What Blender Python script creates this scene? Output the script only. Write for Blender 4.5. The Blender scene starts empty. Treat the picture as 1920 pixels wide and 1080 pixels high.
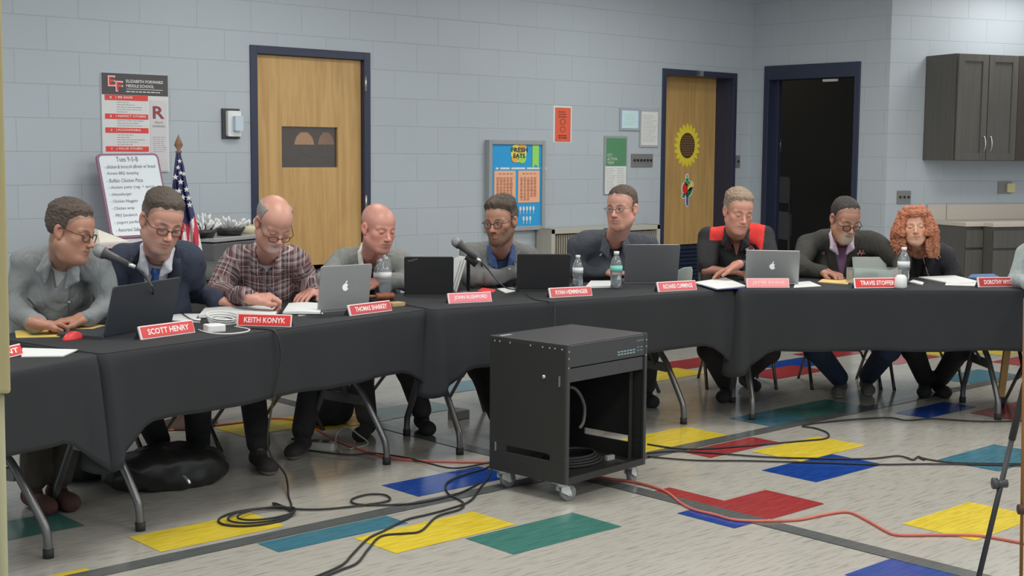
import bpy, bmesh, math, random
import numpy as np
from mathutils import Vector, Matrix
PI = math.pi
SC = bpy.context.scene
C = SC.collection
random.seed(7)
# ------------------------------------------------------------------ camera (solved from the block courses and floor tiles)
FPX, PITCH, ROLL, YAW, WALLY, CAMZ = 2546.37, .0988, .0074, .8315, 8.04, 1.5
sa, ca = math.sin(YAW), math.cos(YAW)
Rv = Vector((sa, -ca, 0)); Fh = Vector((ca, sa, 0)); Z = Vector((0, 0, 1))
F3 = Fh * math.cos(PITCH) - Z * math.sin(PITCH); U3 = Fh * math.sin(PITCH) + Z * math.cos(PITCH)
cr, sr = math.cos(ROLL), math.sin(ROLL)
cam = bpy.data.cameras.new('camera'); co = bpy.data.objects.new('camera', cam); C.objects.link(co); SC.camera = co
right = Rv * cr + U3 * sr; up = -Rv * sr + U3 * cr
M = Matrix((right, up, -F3)).transposed().to_4x4(); M.translation = Vector((0, 0, CAMZ)); co.matrix_world = M
cam.sensor_width = 36; cam.lens = FPX / 1920 * 36; cam.clip_start = .05; cam.clip_end = 100
CO = Vector((0, 0, CAMZ))
def ray(x, y):
    u = (x - 960) / FPX; v = -(y - 540) / FPX
    return Rv * (cr * u - sr * v) + U3 * (sr * u + cr * v) + F3
def onz(x, y, z=0.): d = ray(x, y); return CO + d * ((z - CAMZ) / d.z)
def ony(x, y, Y=WALLY): d = ray(x, y); return CO + d * (Y / d.y)
def onx(x, y, X=10.37): d = ray(x, y); return CO + d * (X / d.x)
def at(x, y, r): d = ray(x, y); return CO + d * (r / math.hypot(d.x, d.y))   # point at horizontal range r
# ------------------------------------------------------------------ world, lights, exposure
SC.view_settings.view_transform = 'Standard'; SC.view_settings.look = 'None'
SC.view_settings.gamma = 1; SC.view_settings.exposure = 0.10; SC.view_settings.use_curve_mapping = False
w = bpy.data.worlds.new('World'); SC.world = w; w.use_nodes = True
w.node_tree.nodes['Background'].inputs[0].default_value = (.80, .90, 1, 1); w.node_tree.nodes['Background'].inputs[1].default_value = .85
def area(name, loc, sx, sy, power, rot=(0, 0, 0), col=(1, .985, .95)):
    l = bpy.data.lights.new(name, 'AREA'); l.shape = 'RECTANGLE'; l.size = sx; l.size_y = sy; l.energy = power; l.color = col
    o = bpy.data.objects.new(name, l); o.location = loc; o.rotation_euler = rot; C.objects.link(o); return o
for x in (0.6, 3.4, 6.2, 9.0):
    for y in (-1.2, 1.6, 4.4):
        area('ceiling_troffer_light', (x, y, 3.0), 1.2, .6, 33)
for x, pw in ((1.6, 18), (4.8, 18), (8.0, 19)):
    area('ceiling_troffer_light', (x, 6.6, 3.0), 1.2, .5, pw)
area('ceiling_troffer_light', (11.15, 5.6, 3.0), .9, .3, 14.5)
dl = bpy.data.lights.new('dark_room_fill', 'POINT'); dl.energy = 5; dl.color = (1, .85, .6); dl.shadow_soft_size = .2  # added fill light, lifts the near-black interior behind the doorway
dlo = bpy.data.objects.new('dark_room_fill', dl); dlo.location = (11.7, 9.6, 2.6); C.objects.link(dlo)
# ------------------------------------------------------------------ materials
def mat(name, col, rough=.6, metal=0., noise=0., nscale=40., bump=0., bscale=200., spec=.5, trans=0., coat=0., emit=None, alpha=1.):
    m = bpy.data.materials.new(name); m.use_nodes = True; nt = m.node_tree; b = nt.nodes['Principled BSDF']
    b.inputs['Base Color'].default_value = (*col, 1); b.inputs['Roughness'].default_value = rough; b.inputs['Metallic'].default_value = metal
    b.inputs['Specular IOR Level'].default_value = spec; b.inputs['Transmission Weight'].default_value = trans; b.inputs['Coat Weight'].default_value = coat
    b.inputs['Alpha'].default_value = alpha
    if emit: b.inputs['Emission Color'].default_value = (*emit[:3], 1); b.inputs['Emission Strength'].default_value = emit[3]
    tc = nt.nodes.new('ShaderNodeTexCoord')
    if noise or True:
        n = nt.nodes.new('ShaderNodeTexNoise'); n.inputs['Scale'].default_value = nscale; n.inputs['Detail'].default_value = 3
        nt.links.new(tc.outputs['Object'], n.inputs['Vector'])
        r = nt.nodes.new('ShaderNodeMapRange'); r.inputs[3].default_value = 1 - (noise or .03); r.inputs[4].default_value = 1 + (noise or .03)
        nt.links.new(n.outputs[0], r.inputs[0])
        mx = nt.nodes.new('ShaderNodeMix'); mx.data_type = 'RGBA'; mx.blend_type = 'MULTIPLY'; mx.inputs[0].default_value = 1
        mx.inputs[6].default_value = (*col, 1); nt.links.new(r.outputs[0], mx.inputs[7]); nt.links.new(mx.outputs[2], b.inputs['Base Color'])
    if bump:
        n2 = nt.nodes.new('ShaderNodeTexNoise'); n2.inputs['Scale'].default_value = bscale; nt.links.new(tc.outputs['Object'], n2.inputs['Vector'])
        bp = nt.nodes.new('ShaderNodeBump'); bp.inputs['Strength'].default_value = bump; bp.inputs['Distance'].default_value = .01
        nt.links.new(n2.outputs[0], bp.inputs['Height']); nt.links.new(bp.outputs[0], b.inputs['Normal'])
    return m
def lin(r, g, b):
    f = lambda c: (c / 255 / 12.92) if c / 255 <= .04045 else ((c / 255 + .055) / 1.055) ** 2.4
    return (f(r), f(g), f(b))
K = 1.35   # photo value -> albedo
def pm(name, rgb, k=None, **kw):
    return mat(name, tuple(min(.9, c * (k or K)) for c in lin(*rgb)), **kw)
def block_mat(name, col, x0, z0, axis, joint=.0):
    m = bpy.data.materials.new(name); m.use_nodes = True; nt = m.node_tree; b = nt.nodes['Principled BSDF']; b.inputs['Roughness'].default_value = .45
    tc = nt.nodes.new('ShaderNodeTexCoord'); sp = nt.nodes.new('ShaderNodeSeparateXYZ'); nt.links.new(tc.outputs['Object'], sp.inputs[0])
    ad = nt.nodes.new('ShaderNodeMath'); ad.operation = 'ADD'; nt.links.new(sp.outputs[axis], ad.inputs[0]); ad.inputs[1].default_value = x0
    az = nt.nodes.new('ShaderNodeMath'); az.operation = 'ADD'; nt.links.new(sp.outputs[2], az.inputs[0]); az.inputs[1].default_value = z0
    cb = nt.nodes.new('ShaderNodeCombineXYZ'); nt.links.new(ad.outputs[0], cb.inputs[0]); nt.links.new(az.outputs[0], cb.inputs[1])
    br = nt.nodes.new('ShaderNodeTexBrick'); nt.links.new(cb.outputs[0], br.inputs['Vector'])
    br.inputs['Scale'].default_value = 1; br.inputs['Brick Width'].default_value = .4064; br.inputs['Row Height'].default_value = .2032
    br.inputs['Mortar Size'].default_value = .0035; br.inputs['Mortar Smooth'].default_value = .6; br.offset = .5
    c2 = tuple(c * .97 for c in col); br.inputs['Color1'].default_value = (*col, 1); br.inputs['Color2'].default_value = (*c2, 1)
    br.inputs['Mortar'].default_value = (*[c * .93 for c in col], 1)
    n = nt.nodes.new('ShaderNodeTexNoise'); n.inputs['Scale'].default_value = 1.3; n.inputs['Detail'].default_value = 2; nt.links.new(tc.outputs['Object'], n.inputs['Vector'])
    r = nt.nodes.new('ShaderNodeMapRange'); r.inputs[3].default_value = .96; r.inputs[4].default_value = 1.04; nt.links.new(n.outputs[0], r.inputs[0])
    mx = nt.nodes.new('ShaderNodeMix'); mx.data_type = 'RGBA'; mx.blend_type = 'MULTIPLY'; mx.inputs[0].default_value = 1
    nt.links.new(br.outputs['Color'], mx.inputs[6]); nt.links.new(r.outputs[0], mx.inputs[7]); nt.links.new(mx.outputs[2], b.inputs['Base Color'])
    n3 = nt.nodes.new('ShaderNodeTexNoise'); n3.inputs['Scale'].default_value = 120; nt.links.new(tc.outputs['Object'], n3.inputs['Vector'])
    inv = nt.nodes.new('ShaderNodeMath'); inv.operation = 'MULTIPLY_ADD'; nt.links.new(br.outputs['Fac'], inv.inputs[0]); inv.inputs[1].default_value = -1; inv.inputs[2].default_value = 1
    a2 = nt.nodes.new('ShaderNodeMath'); a2.operation = 'MULTIPLY_ADD'; nt.links.new(n3.outputs[0], a2.inputs[0]); a2.inputs[1].default_value = .06; nt.links.new(inv.outputs[0], a2.inputs[2])
    bp = nt.nodes.new('ShaderNodeBump'); bp.inputs['Strength'].default_value = .5; bp.inputs['Distance'].default_value = .006
    nt.links.new(a2.outputs[0], bp.inputs['Height']); nt.links.new(bp.outputs[0], b.inputs['Normal'])
    return m
def wood_mat(name, c1, c2, sx=14, sz=1.1, rough=.45):
    m = bpy.data.materials.new(name); m.use_nodes = True; nt = m.node_tree; b = nt.nodes['Principled BSDF']; b.inputs['Roughness'].default_value = rough
    tc = nt.nodes.new('ShaderNodeTexCoord'); mp = nt.nodes.new('ShaderNodeMapping'); nt.links.new(tc.outputs['Object'], mp.inputs[0]); mp.inputs['Scale'].default_value = (sx, sx, sz)
    n = nt.nodes.new('ShaderNodeTexNoise'); n.inputs['Scale'].default_value = 1.2; n.inputs['Detail'].default_value = 6; n.inputs['Distortion'].default_value = 1.2; nt.links.new(mp.outputs[0], n.inputs['Vector'])
    cr_ = nt.nodes.new('ShaderNodeValToRGB'); cr_.color_ramp.elements[0].position = .35; cr_.color_ramp.elements[1].position = .65
    cr_.color_ramp.elements[0].color = (*c1, 1); cr_.color_ramp.elements[1].color = (*c2, 1)
    nt.links.new(n.outputs[0], cr_.inputs[0]); nt.links.new(cr_.outputs[0], b.inputs['Base Color']); return m
def floor_mat(name, c1, c2, lo=.42, hi=.58, rough=.16):
    m = bpy.data.materials.new(name); m.use_nodes = True; nt = m.node_tree; b = nt.nodes['Principled BSDF']; b.inputs['Roughness'].default_value = rough
    b.inputs['Specular IOR Level'].default_value = .5
    tc = nt.nodes.new('ShaderNodeTexCoord'); mp = nt.nodes.new('ShaderNodeMapping'); nt.links.new(tc.outputs['Object'], mp.inputs[0]); mp.inputs['Scale'].default_value = (7, 75, 1)
    n = nt.nodes.new('ShaderNodeTexNoise'); n.inputs['Scale'].default_value = 1.; n.inputs['Detail'].default_value = 5; n.inputs['Roughness'].default_value = .6; nt.links.new(mp.outputs[0], n.inputs['Vector'])
    cr_ = nt.nodes.new('ShaderNodeValToRGB'); cr_.color_ramp.elements[0].position = lo; cr_.color_ramp.elements[1].position = hi
    cr_.color_ramp.elements[0].color = (*c1, 1); cr_.color_ramp.elements[1].color = (*c2, 1)
    nt.links.new(n.outputs[0], cr_.inputs[0]); nt.links.new(cr_.outputs[0], b.inputs['Base Color']); return m
def attr_mat(name, rough=.55, bump=0., bscale=300., sheen=0., sub=0., wr=0.):
    m = bpy.data.materials.new(name); m.use_nodes = True; nt = m.node_tree; b = nt.nodes['Principled BSDF']; b.inputs['Roughness'].default_value = rough
    at_ = nt.nodes.new('ShaderNodeAttribute'); at_.attribute_name = 'Col'
    tc = nt.nodes.new('ShaderNodeTexCoord'); n = nt.nodes.new('ShaderNodeTexNoise'); n.inputs['Scale'].default_value = 60; nt.links.new(tc.outputs['Object'], n.inputs['Vector'])
    r = nt.nodes.new('ShaderNodeMapRange'); r.inputs[3].default_value = .93; r.inputs[4].default_value = 1.07; nt.links.new(n.outputs[0], r.inputs[0])
    mx = nt.nodes.new('ShaderNodeMix'); mx.data_type = 'RGBA'; mx.blend_type = 'MULTIPLY'; mx.inputs[0].default_value = 1
    nt.links.new(at_.outputs['Color'], mx.inputs[6]); nt.links.new(r.outputs[0], mx.inputs[7]); nt.links.new(mx.outputs[2], b.inputs['Base Color'])
    if sub: b.inputs['Subsurface Weight'].default_value = sub; b.inputs['Subsurface Radius'].default_value = (.01, .004, .002); b.inputs['Subsurface Scale'].default_value = .5
    if bump:
        n2 = nt.nodes.new('ShaderNodeTexNoise'); n2.inputs['Scale'].default_value = bscale; nt.links.new(tc.outputs['Object'], n2.inputs['Vector'])
        bp = nt.nodes.new('ShaderNodeBump'); bp.inputs['Strength'].default_value = bump; bp.inputs['Distance'].default_value = .004
        nt.links.new(n2.outputs[0], bp.inputs['Height']); nt.links.new(bp.outputs[0], b.inputs['Normal'])
        if wr:
            mp = nt.nodes.new('ShaderNodeMapping'); mp.inputs['Scale'].default_value = (1, 1, .55); mp.inputs['Rotation'].default_value = (.5, .4, .3); nt.links.new(tc.outputs['Object'], mp.inputs[0])
            n4 = nt.nodes.new('ShaderNodeTexNoise'); n4.inputs['Scale'].default_value = 15; n4.inputs['Detail'].default_value = 2; n4.inputs['Distortion'].default_value = 1.2; nt.links.new(mp.outputs[0], n4.inputs['Vector'])
            b4 = nt.nodes.new('ShaderNodeBump'); b4.inputs['Strength'].default_value = wr; b4.inputs['Distance'].default_value = .03; nt.links.new(n4.outputs[0], b4.inputs['Height']); nt.links.new(b4.outputs[0], bp.inputs['Normal'])
    return m
# ------------------------------------------------------------------ object helpers
def new(name, me, parent=None, m=None):
    o = bpy.data.objects.new(name, me); C.objects.link(o)
    if parent is not None: o.parent = parent
    if m is not None:
        for x in (m if isinstance(m, (list, tuple)) else [m]): me.materials.append(x)
    return o
def empty(name, loc, rz=0., M=None):
    o = bpy.data.objects.new(name, None); C.objects.link(o); o.empty_display_size = .1
    if M is not None: o.matrix_world = M
    else: o.location = loc; o.rotation_euler = (0, 0, rz)
    return o
def tag(o, label, cat, group=None, kind=None):
    if label: o['label'] = label
    if cat: o['category'] = cat
    if group: o['group'] = group
    if kind: o['kind'] = kind
    return o
class MB:
    def __init__(s): s.v = []; s.f = []; s.mi = []; s.cur = 0; s.sm = []; s.smooth = False
    def add(s, vs, fs, mi=None):
        n = len(s.v); s.v += [tuple(v) for v in vs]; s.f += [tuple(i + n for i in f) for f in fs]
        s.mi += [s.cur if mi is None else mi] * len(fs); s.sm += [s.smooth] * len(fs)
    def box(s, c, d, M=None, mi=None):
        c = Vector(c); h = Vector(d) / 2; vs = []
        for x in (-1, 1):
            for y in (-1, 1):
                for z in (-1, 1):
                    p = Vector((c.x + x * h.x, c.y + y * h.y, c.z + z * h.z)); vs.append(M @ p if M is not None else p)
        s.add(vs, [(0, 1, 3, 2), (4, 6, 7, 5), (0, 4, 5, 1), (2, 3, 7, 6), (0, 2, 6, 4), (1, 5, 7, 3)], mi)
    def rbox(s, c, d, r, M=None, mi=None, seg=4, axis=2):
        """box with rounded corners in the plane across `axis`"""
        hx, hy, hz = [x / 2 for x in d]; o = [0, 1, 2]; o.remove(axis); A, B_ = o; h = [hx, hy, hz]; pts = []
        for (sx, sy, a0) in ((1, 1, 0), (-1, 1, 90), (-1, -1, 180), (1, -1, 270)):
            for k in range(seg + 1):
                t = math.radians(a0 + 90 * k / seg); pts.append((sx * (h[A] - r) + r * math.cos(t), sy * (h[B_] - r) + r * math.sin(t)))
        vs = []; n = len(pts)
        for zz in (-h[axis], h[axis]):
            for a_, b_ in pts:
                p = [0, 0, 0]; p[A] = a_; p[B_] = b_; p[axis] = zz; p = Vector(p) + Vector(c); vs.append(M @ p if M is not None else p)
        fs = [tuple(range(n))[::-1], tuple(range(n, 2 * n))] + [(i, (i + 1) % n, (i + 1) % n + n, i + n) for i in range(n)]
        s.add(vs, fs, mi)
    def tube(s, pts, r, n=8, mi=None, cap=True, closed=False):
        pts = [Vector(p) for p in pts]; N = len(pts); rs = r if isinstance(r, (list, tuple)) else [r] * N; vs = []
        pu = None
        for i, p in enumerate(pts):
            if closed: t = pts[(i + 1) % N] - pts[i - 1]
            else: t = (pts[min(i + 1, N - 1)] - pts[max(i - 1, 0)])
            if t.length < 1e-9: t = Vector((0, 0, 1))
            t.normalize()
            if pu is None: a = Vector((0, 0, 1)) if abs(t.z) < .9 else Vector((1, 0, 0)); u = t.cross(a).normalized()
            else: u = (pu - t * pu.dot(t)); u = u.normalized() if u.length > 1e-6 else t.orthogonal().normalized()
            pu = u; v = t.cross(u)
            for k in range(n): q = 2 * PI * k / n; vs.append(p + (u * math.cos(q) + v * math.sin(q)) * rs[i])
        fs = []
        for i in range(N if closed else N - 1):
            j = (i + 1) % N
            for k in range(n): fs.append((i * n + k, i * n + (k + 1) % n, j * n + (k + 1) % n, j * n + k))
        if cap and not closed: fs += [tuple(range(n))[::-1], tuple((N - 1) * n + k for k in range(n))]
        old = s.smooth; s.smooth = True; s.add(vs, fs, mi); s.smooth = old
    def lathe(s, prof, n=20, M=None, mi=None):
        vs = []; fs = []; m = len(prof)
        for (r, z) in prof:
            for k in range(n):
                q = 2 * PI * k / n; p = Vector((r * math.cos(q), r * math.sin(q), z)); vs.append(M @ p if M is not None else p)
        for i in range(m - 1):
            for k in range(n): fs.append((i * n + k, i * n + (k + 1) % n, (i + 1) * n + (k + 1) % n, (i + 1) * n + k))
        if prof[0][0] > 1e-5: fs.append(tuple(range(n))[::-1])
        if prof[-1][0] > 1e-5: fs.append(tuple((m - 1) * n + k for k in range(n)))
        old = s.smooth; s.smooth = True; s.add(vs, fs, mi); s.smooth = old
    def prism(s, pts, t, M=None, mi=None):
        """polygon in local xz plane extruded t along -y"""
        n = len(pts); vs = [Vector((x, 0, z)) for x, z in pts] + [Vector((x, -t, z)) for x, z in pts]
        if M is not None: vs = [M @ v for v in vs]
        s.add(vs, [tuple(range(n)), tuple(range(n, 2 * n))[::-1]] + [(i, i + n, (i + 1) % n + n, (i + 1) % n) for i in range(n)], mi)
    def build(s, name, m, parent=None, bevel=0., subd=0, M=None):
        me = bpy.data.meshes.new(name); me.from_pydata(s.v, [], s.f)
        bm = bmesh.new(); bm.from_mesh(me)
        for i, f in enumerate(bm.faces): f.material_index = s.mi[i]; f.smooth = s.sm[i]
        bmesh.ops.recalc_face_normals(bm, faces=bm.faces); bm.to_mesh(me); bm.free()
        o = new(name, me, parent, m)
        if M is not None: o.matrix_local = M
        if bevel: b = o.modifiers.new('b', 'BEVEL'); b.width = bevel; b.segments = 2; b.limit_method = 'ANGLE'
        if subd: b = o.modifiers.new('s', 'SUBSURF'); b.levels = subd; b.render_levels = subd
        return o
def smooth_path(pts, n=6, closed=False):
    P_ = [Vector(p) for p in pts]; out = []; N = len(P_)
    rng = N if closed else N - 1
    for i in range(rng):
        if closed: a, b, c, d = P_[i - 1], P_[i], P_[(i + 1) % N], P_[(i + 2) % N]
        else: a, b, c, d = P_[max(i - 1, 0)], P_[i], P_[i + 1], P_[min(i + 2, N - 1)]
        for k in range(n):
            t = k / n; out.append(.5 * ((2 * b) + (c - a) * t + (2 * a - 5 * b + 4 * c - d) * t * t + (3 * b - a - 3 * c + d) * t ** 3))
    if not closed: out.append(P_[-1])
    return out
def text_mb(mb, body, M, w, h=None, mi=None, ext=.0006, bold=False, shear=0.):
    """lettering laid in the xz plane of M, its box (0..w, 0..h), standing out toward -y"""
    cu = bpy.data.curves.new('t', 'FONT'); cu.body = body; cu.size = 1; cu.extrude = 0; cu.resolution_u = 2; cu.shear = shear
    if bold: cu.offset = .02
    o = bpy.data.objects.new('t', cu); C.objects.link(o); bpy.context.view_layer.update()
    me = bpy.data.meshes.new_from_object(o.evaluated_get(bpy.context.evaluated_depsgraph_get()))
    xs = [v.co.x for v in me.vertices]; ys = [v.co.y for v in me.vertices]
    if xs:
        x0, x1, y0, y1 = min(xs), max(xs), min(ys), max(ys); kx = w / (x1 - x0); ky = (h / (y1 - y0)) if h else kx
        mb.add([M @ Vector(((v.co.x - x0) * kx, -ext, (v.co.y - y0) * ky)) for v in me.vertices], [tuple(p.vertices) for p in me.polygons], mi)
    bpy.data.objects.remove(o); bpy.data.curves.remove(cu); bpy.data.meshes.remove(me)
def frame(o, x, z=None):
    """matrix: local x along given horizontal-ish vector, z up, y into the surface"""
    x = Vector(x).normalized(); z = Vector(z or (0, 0, 1)); z = (z - x * z.dot(x)).normalized(); y = z.cross(x)
    M = Matrix((x, y, z)).transposed().to_4x4(); M.translation = Vector(o); return M
def copy_tree(o, parent=None):
    c = o.copy(); C.objects.link(c)
    if parent is not None: c.parent = parent
    for ch in list(o.children): copy_tree(ch, c)
    return c
# ------------------------------------------------------------------ shared materials
WALLC = tuple(c * K for c in lin(158, 166, 172))
M_navy = pm('navy_paint', (40, 46, 66), rough=.35); M_navy2 = pm('navy_louver_paint', (34, 42, 62), rough=.4)
M_oak = wood_mat('oak_veneer', tuple(c * K * .92 for c in lin(172, 136, 84)), tuple(c * K for c in lin(182, 148, 96)))
M_steel = mat('brushed_steel', (.55, .55, .56), rough=.35, metal=.9); M_white = mat('white_plastic', (.78, .79, .78), rough=.4)
M_paper = mat('white_paper', (.72, .74, .73), rough=.7); M_black = mat('black_plastic', (.02, .021, .024), rough=.45)
M_dark = mat('dark_print', (.06, .06, .065), rough=.7); M_grey = mat('grey_print', (.33, .33, .33), rough=.7)
M_red = pm('red_print', (200, 62, 58), rough=.6); M_cabinet = wood_mat('grey_laminate', tuple(c * K for c in lin(72, 70, 66)), tuple(c * K for c in lin(79, 77, 73)), 30, 1, .5)
M_interior = mat('unlit_room_dark', (.035, .033, .028), rough=.8)  # near-black colour carries the darkness of the unlit room
M_tube = mat('bronze_tube', (.07, .06, .055), rough=.35, metal=.5); M_tleg = mat('grey_tube', (.16, .16, .16), rough=.3, metal=.6)
M_rubber = mat('rubber', (.02, .02, .02), rough=.7)
M_cloth = mat('black_tablecloth', (.0180, .0200, .0235), rough=.85, bump=.15, bscale=900, noise=.05, nscale=500)
# ================================================================== THE ROOM
def struct(name, mb, m, parent=None, M=None, **kw):
    o = mb.build(name, m, parent, M=M, **kw)
    if parent is None: o['kind'] = 'structure'
    return o
# --- floor: vinyl tiles, coloured tiles and grey border strips are one surface
fl = MB(); fl.add([(-4, -5, 0), (20, -5, 0), (20, 14, 0), (-4, 14, 0)], [(0, 1, 2, 3)], 0)
_zc = [0]
def rect(x0, x1, y0, y1, mi, z=.0012):
    _zc[0] += 1; z = z + _zc[0] * .00002
    fl.add([(x0, y0, z), (x1, y0, z), (x1, y1, z), (x0, y1, z)], [(0, 1, 2, 3)], mi)
S1 = (4.42, 4.51); S2 = (4.395, 4.485)
rect(-4, 20, S1[0] + .01, S1[1] + .01, 6, .0022); rect(S2[0], S2[1], -5, 12, 6, .0026)
def tiles(mi, *px, z=.0012):
    P_ = [onz(*p) for p in px]; xs = sorted(p.x for p in P_); ys = sorted(p.y for p in P_)
    rect((xs[0] + xs[1]) / 2, (xs[-1] + xs[-2]) / 2, (ys[0] + ys[1]) / 2, (ys[-1] + ys[-2]) / 2, mi, z)
def tile_at(mi, px, py, sx=.6, sy=.3): p = onz(px, py); rect(p.x - sx / 2, p.x + sx / 2, p.y - sy / 2, p.y + sy / 2, mi)
YE, BL, RD, GR, TE = 1, 2, 3, 4, 5
tiles(GR, (873, 1010), (1072, 962), (1168, 987), (962, 1040)); tiles(BL, (1422, 881), (1560, 852), (1667, 873), (1520, 902))
tiles(YE, (1680, 978), (1838, 942), (1960, 975), (1810, 1012)); tiles(YE, (237, 1008), (440, 968), (560, 978), (310, 1037))
tiles(TE, (480, 1021), (720, 967), (765, 980), (530, 1036)); tiles(YE, (662, 1010), (890, 958), (963, 985), (745, 1038))
tiles(BL, (712, 911), (905, 873), (952, 893), (795, 933)); tiles(YE, (1402, 845), (1542, 819), (1631, 838), (1492, 864))
tiles(RD, (1340, 945), (1440, 920), (1548, 947), (1437, 974)); tiles(BL, (1271, 963), (1297, 955), (1417, 980), (1376, 991))
a = onz(1253, 915); b_ = onz(1355, 940); rect(S2[1], a.x + .01, b_.y - .01, a.y, RD)
rect(S2[1], onz(1440, 920).x, onz(1437, 974).y, b_.y, RD)
tiles(RD, (1282, 845), (1320, 859), (1465, 831), (1415, 820)); a = onz(1382, 813.7); b_ = onz(1525, 790); rect(a.x, b_.x, S1[1], a.y, RD)
a = onz(1366, 785); b_ = onz(1450, 800); c_ = onz(1652, 766); rect(a.x, c_.x, b_.y, a.y, TE); rect(c_.x - .6, c_.x, b_.y, a.y, GR)
a = onz(1130, 812); b_ = onz(1285, 800); rect(b_.x - .9, b_.x, b_.y - .3, b_.y, YE); tiles(BL, (1682, 774), (1729, 784), (1841, 764), (1766, 754))
tiles(TE, (1750, 860), (1875, 835), (1990, 856), (1855, 882)); a = onz(1672, 1047); rect(S2[0] - .3 - .0, S2[0], a.y - .35, a.y, BL); rect(a.x, S2[0], a.y - .6, a.y, BL)
tiles(GR, (-140, 1010), (97, 958), (150, 980), (-60, 1035)); tile_at(YE, 40, 1118)
for mi, x, y in ((BL, 1490, 682), (RD, 1470, 698), (RD, 1300, 681), (RD, 1690, 672), (YE, 1765, 656), (TE, 1830, 706), (YE, 1880, 656), (TE, 885, 722), (YE, 517, 797), (YE, 625, 792),
                 (RD, 1060, 690), (RD, 1910, 770), (YE, 1245, 703), (BL, 1010, 740), (RD, 1560, 662), (GR, 760, 770), (RD, 1930, 676)): tile_at(mi, x, y)
M_floor = [floor_mat('grey_vinyl_tile', tuple(c * .88 for c in lin(156, 151, 142)), tuple(c * .90 for c in lin(184, 181, 172)), .33, .50),
           floor_mat('yellow_vinyl_tile', tuple(c * 1.1 for c in lin(200, 176, 52)), tuple(c * 1.15 for c in lin(214, 192, 66))), floor_mat('blue_vinyl_tile', lin(24, 60, 136), lin(34, 72, 152)),
           floor_mat('red_vinyl_tile', lin(150, 50, 52), lin(164, 62, 62)), floor_mat('green_vinyl_tile', lin(62, 112, 104), lin(72, 124, 114)),
           floor_mat('teal_vinyl_tile', lin(62, 112, 130), lin(76, 126, 142)), floor_mat('grey_strip', lin(88, 92, 92), lin(98, 102, 100))]
floor = struct('floor', fl, M_floor)
cl = MB(); cl.box((8, 4.5, 3.1), (24, 19, .1)); struct('ceiling', cl, mat('ceiling_tile', (.7, .7, .68), rough=.9, noise=.1, nscale=60))
# --- back wall with two door openings
XC, YC = 10.37, 6.56
PL = [ony(467.5, 81), ony(693, 96)]; D1 = (PL[0].x, PL[1].x, 2.215)
D2 = (9.10, 10.14, 2.255)
CO0 = CAMZ + .8018 - 11 * .2032           # height offset of the block courses
M_wall = block_mat('painted_block_back', WALLC, -3.51 + .2, -CO0, 0)
wb = MB()
def wallpiece(mb, x0, x1, z0, z1): mb.box(((x0 + x1) / 2, WALLY + .15, (z0 + z1) / 2), (x1 - x0, .3, z1 - z0))
wallpiece(wb, -4, D1[0], 0, 3.1); wallpiece(wb, D1[0], D1[1], D1[2], 3.1); wallpiece(wb, D1[1], D2[0], 0, 3.1)
wallpiece(wb, D2[0], D2[1], D2[2], 3.1); wallpiece(wb, D2[1], XC + .3, 0, 3.1)
struct('wall_back', wb, M_wall)
# --- right side wall holding the open doorway
a = onx(1435, 124.5); b_ = onx(1615, 115); D3 = (b_.y, a.y, 2.326)
ws = MB()
for y0, y1, z0, z1 in ((YC, D3[0], 0, 3.1), (D3[0], D3[1], D3[2], 3.1), (D3[1], WALLY, 0, 3.1)): ws.box((XC + .1, (y0 + y1) / 2, (z0 + z1) / 2), (.2, y1 - y0, z1 - z0))
struct('wall_right', ws, block_mat('painted_block_right', WALLC, .1, -CO0, 1))
# --- wall behind the cabinets, running off at an angle from the outer corner
AN = math.radians(-21); cd = Vector((math.cos(AN), math.sin(AN), 0)); MC = frame((XC, YC, 0), cd)
wc = MB(); wc.box((3, .15, 1.55), (6, .3, 3.1)); struct('wall_kitchenette', wc, block_mat('painted_block_kitchenette', WALLC, 0, -CO0, 0), M=MC)
def oncab(x, y, off=0.):
    n_ = MC.to_3x3() @ Vector((0, 1, 0)); d = ray(x, y); o = Vector((XC, YC, 0)) - n_ * off; return CO + d * ((o - CO).dot(n_) / d.dot(n_))
# --- unlit room behind the doorway
rm = MB()
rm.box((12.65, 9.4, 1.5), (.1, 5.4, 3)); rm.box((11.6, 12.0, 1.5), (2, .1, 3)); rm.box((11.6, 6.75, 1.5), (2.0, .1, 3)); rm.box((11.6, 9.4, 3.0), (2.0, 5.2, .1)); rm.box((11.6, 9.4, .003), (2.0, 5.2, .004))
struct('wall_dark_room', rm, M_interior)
# --- door builders
def lever(mb, M): pass
def door_frame(name, x0, x1, zt, fw, depth, recess):
    """steel frame in the back wall, face flush with the wall; returns object"""
    f = MB(); y = WALLY - .012
    for a0, a1, b0, b1 in ((x0, x0 + fw, 0, zt), (x1 - fw, x1, 0, zt), (x0 + fw, x1 - fw, zt - fw, zt)):
        f.box(((a0 + a1) / 2, y + depth / 2, (b0 + b1) / 2), (a1 - a0, depth, b1 - b0))
    return f
f = door_frame('door_1', D1[0], D1[1], D1[2], .055, .2, 0)
d1 = struct('door_1', f, M_navy, bevel=.003)
lf = MB(); x0, x1 = D1[0] + .057, D1[1] - .057; zb = ony(600, 497, WALLY).z; zt = D1[2] - .057
wz0, wz1 = ony(585, 314).z, ony(585, 238).z; wx0, wx1 = ony(533, 270).x, ony(638, 270).x; yl = WALLY + .03
def lb(mb, a0, a1, b0, b1, t=.045, y=yl): mb.box(((a0 + a1) / 2, y + t / 2, (b0 + b1) / 2), (a1 - a0, t, b1 - b0))
lb(lf, x0, wx0, zb, zt); lb(lf, wx1, x1, zb, zt); lb(lf, wx0, wx1, wz1, zt); lb(lf, wx0, wx1, zb, wz0); lb(lf, x0, x1, .01, .12)
lb(lf, x0, x0 + .1, .12, zb); lb(lf, x1 - .1, x1, .12, zb)
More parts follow.
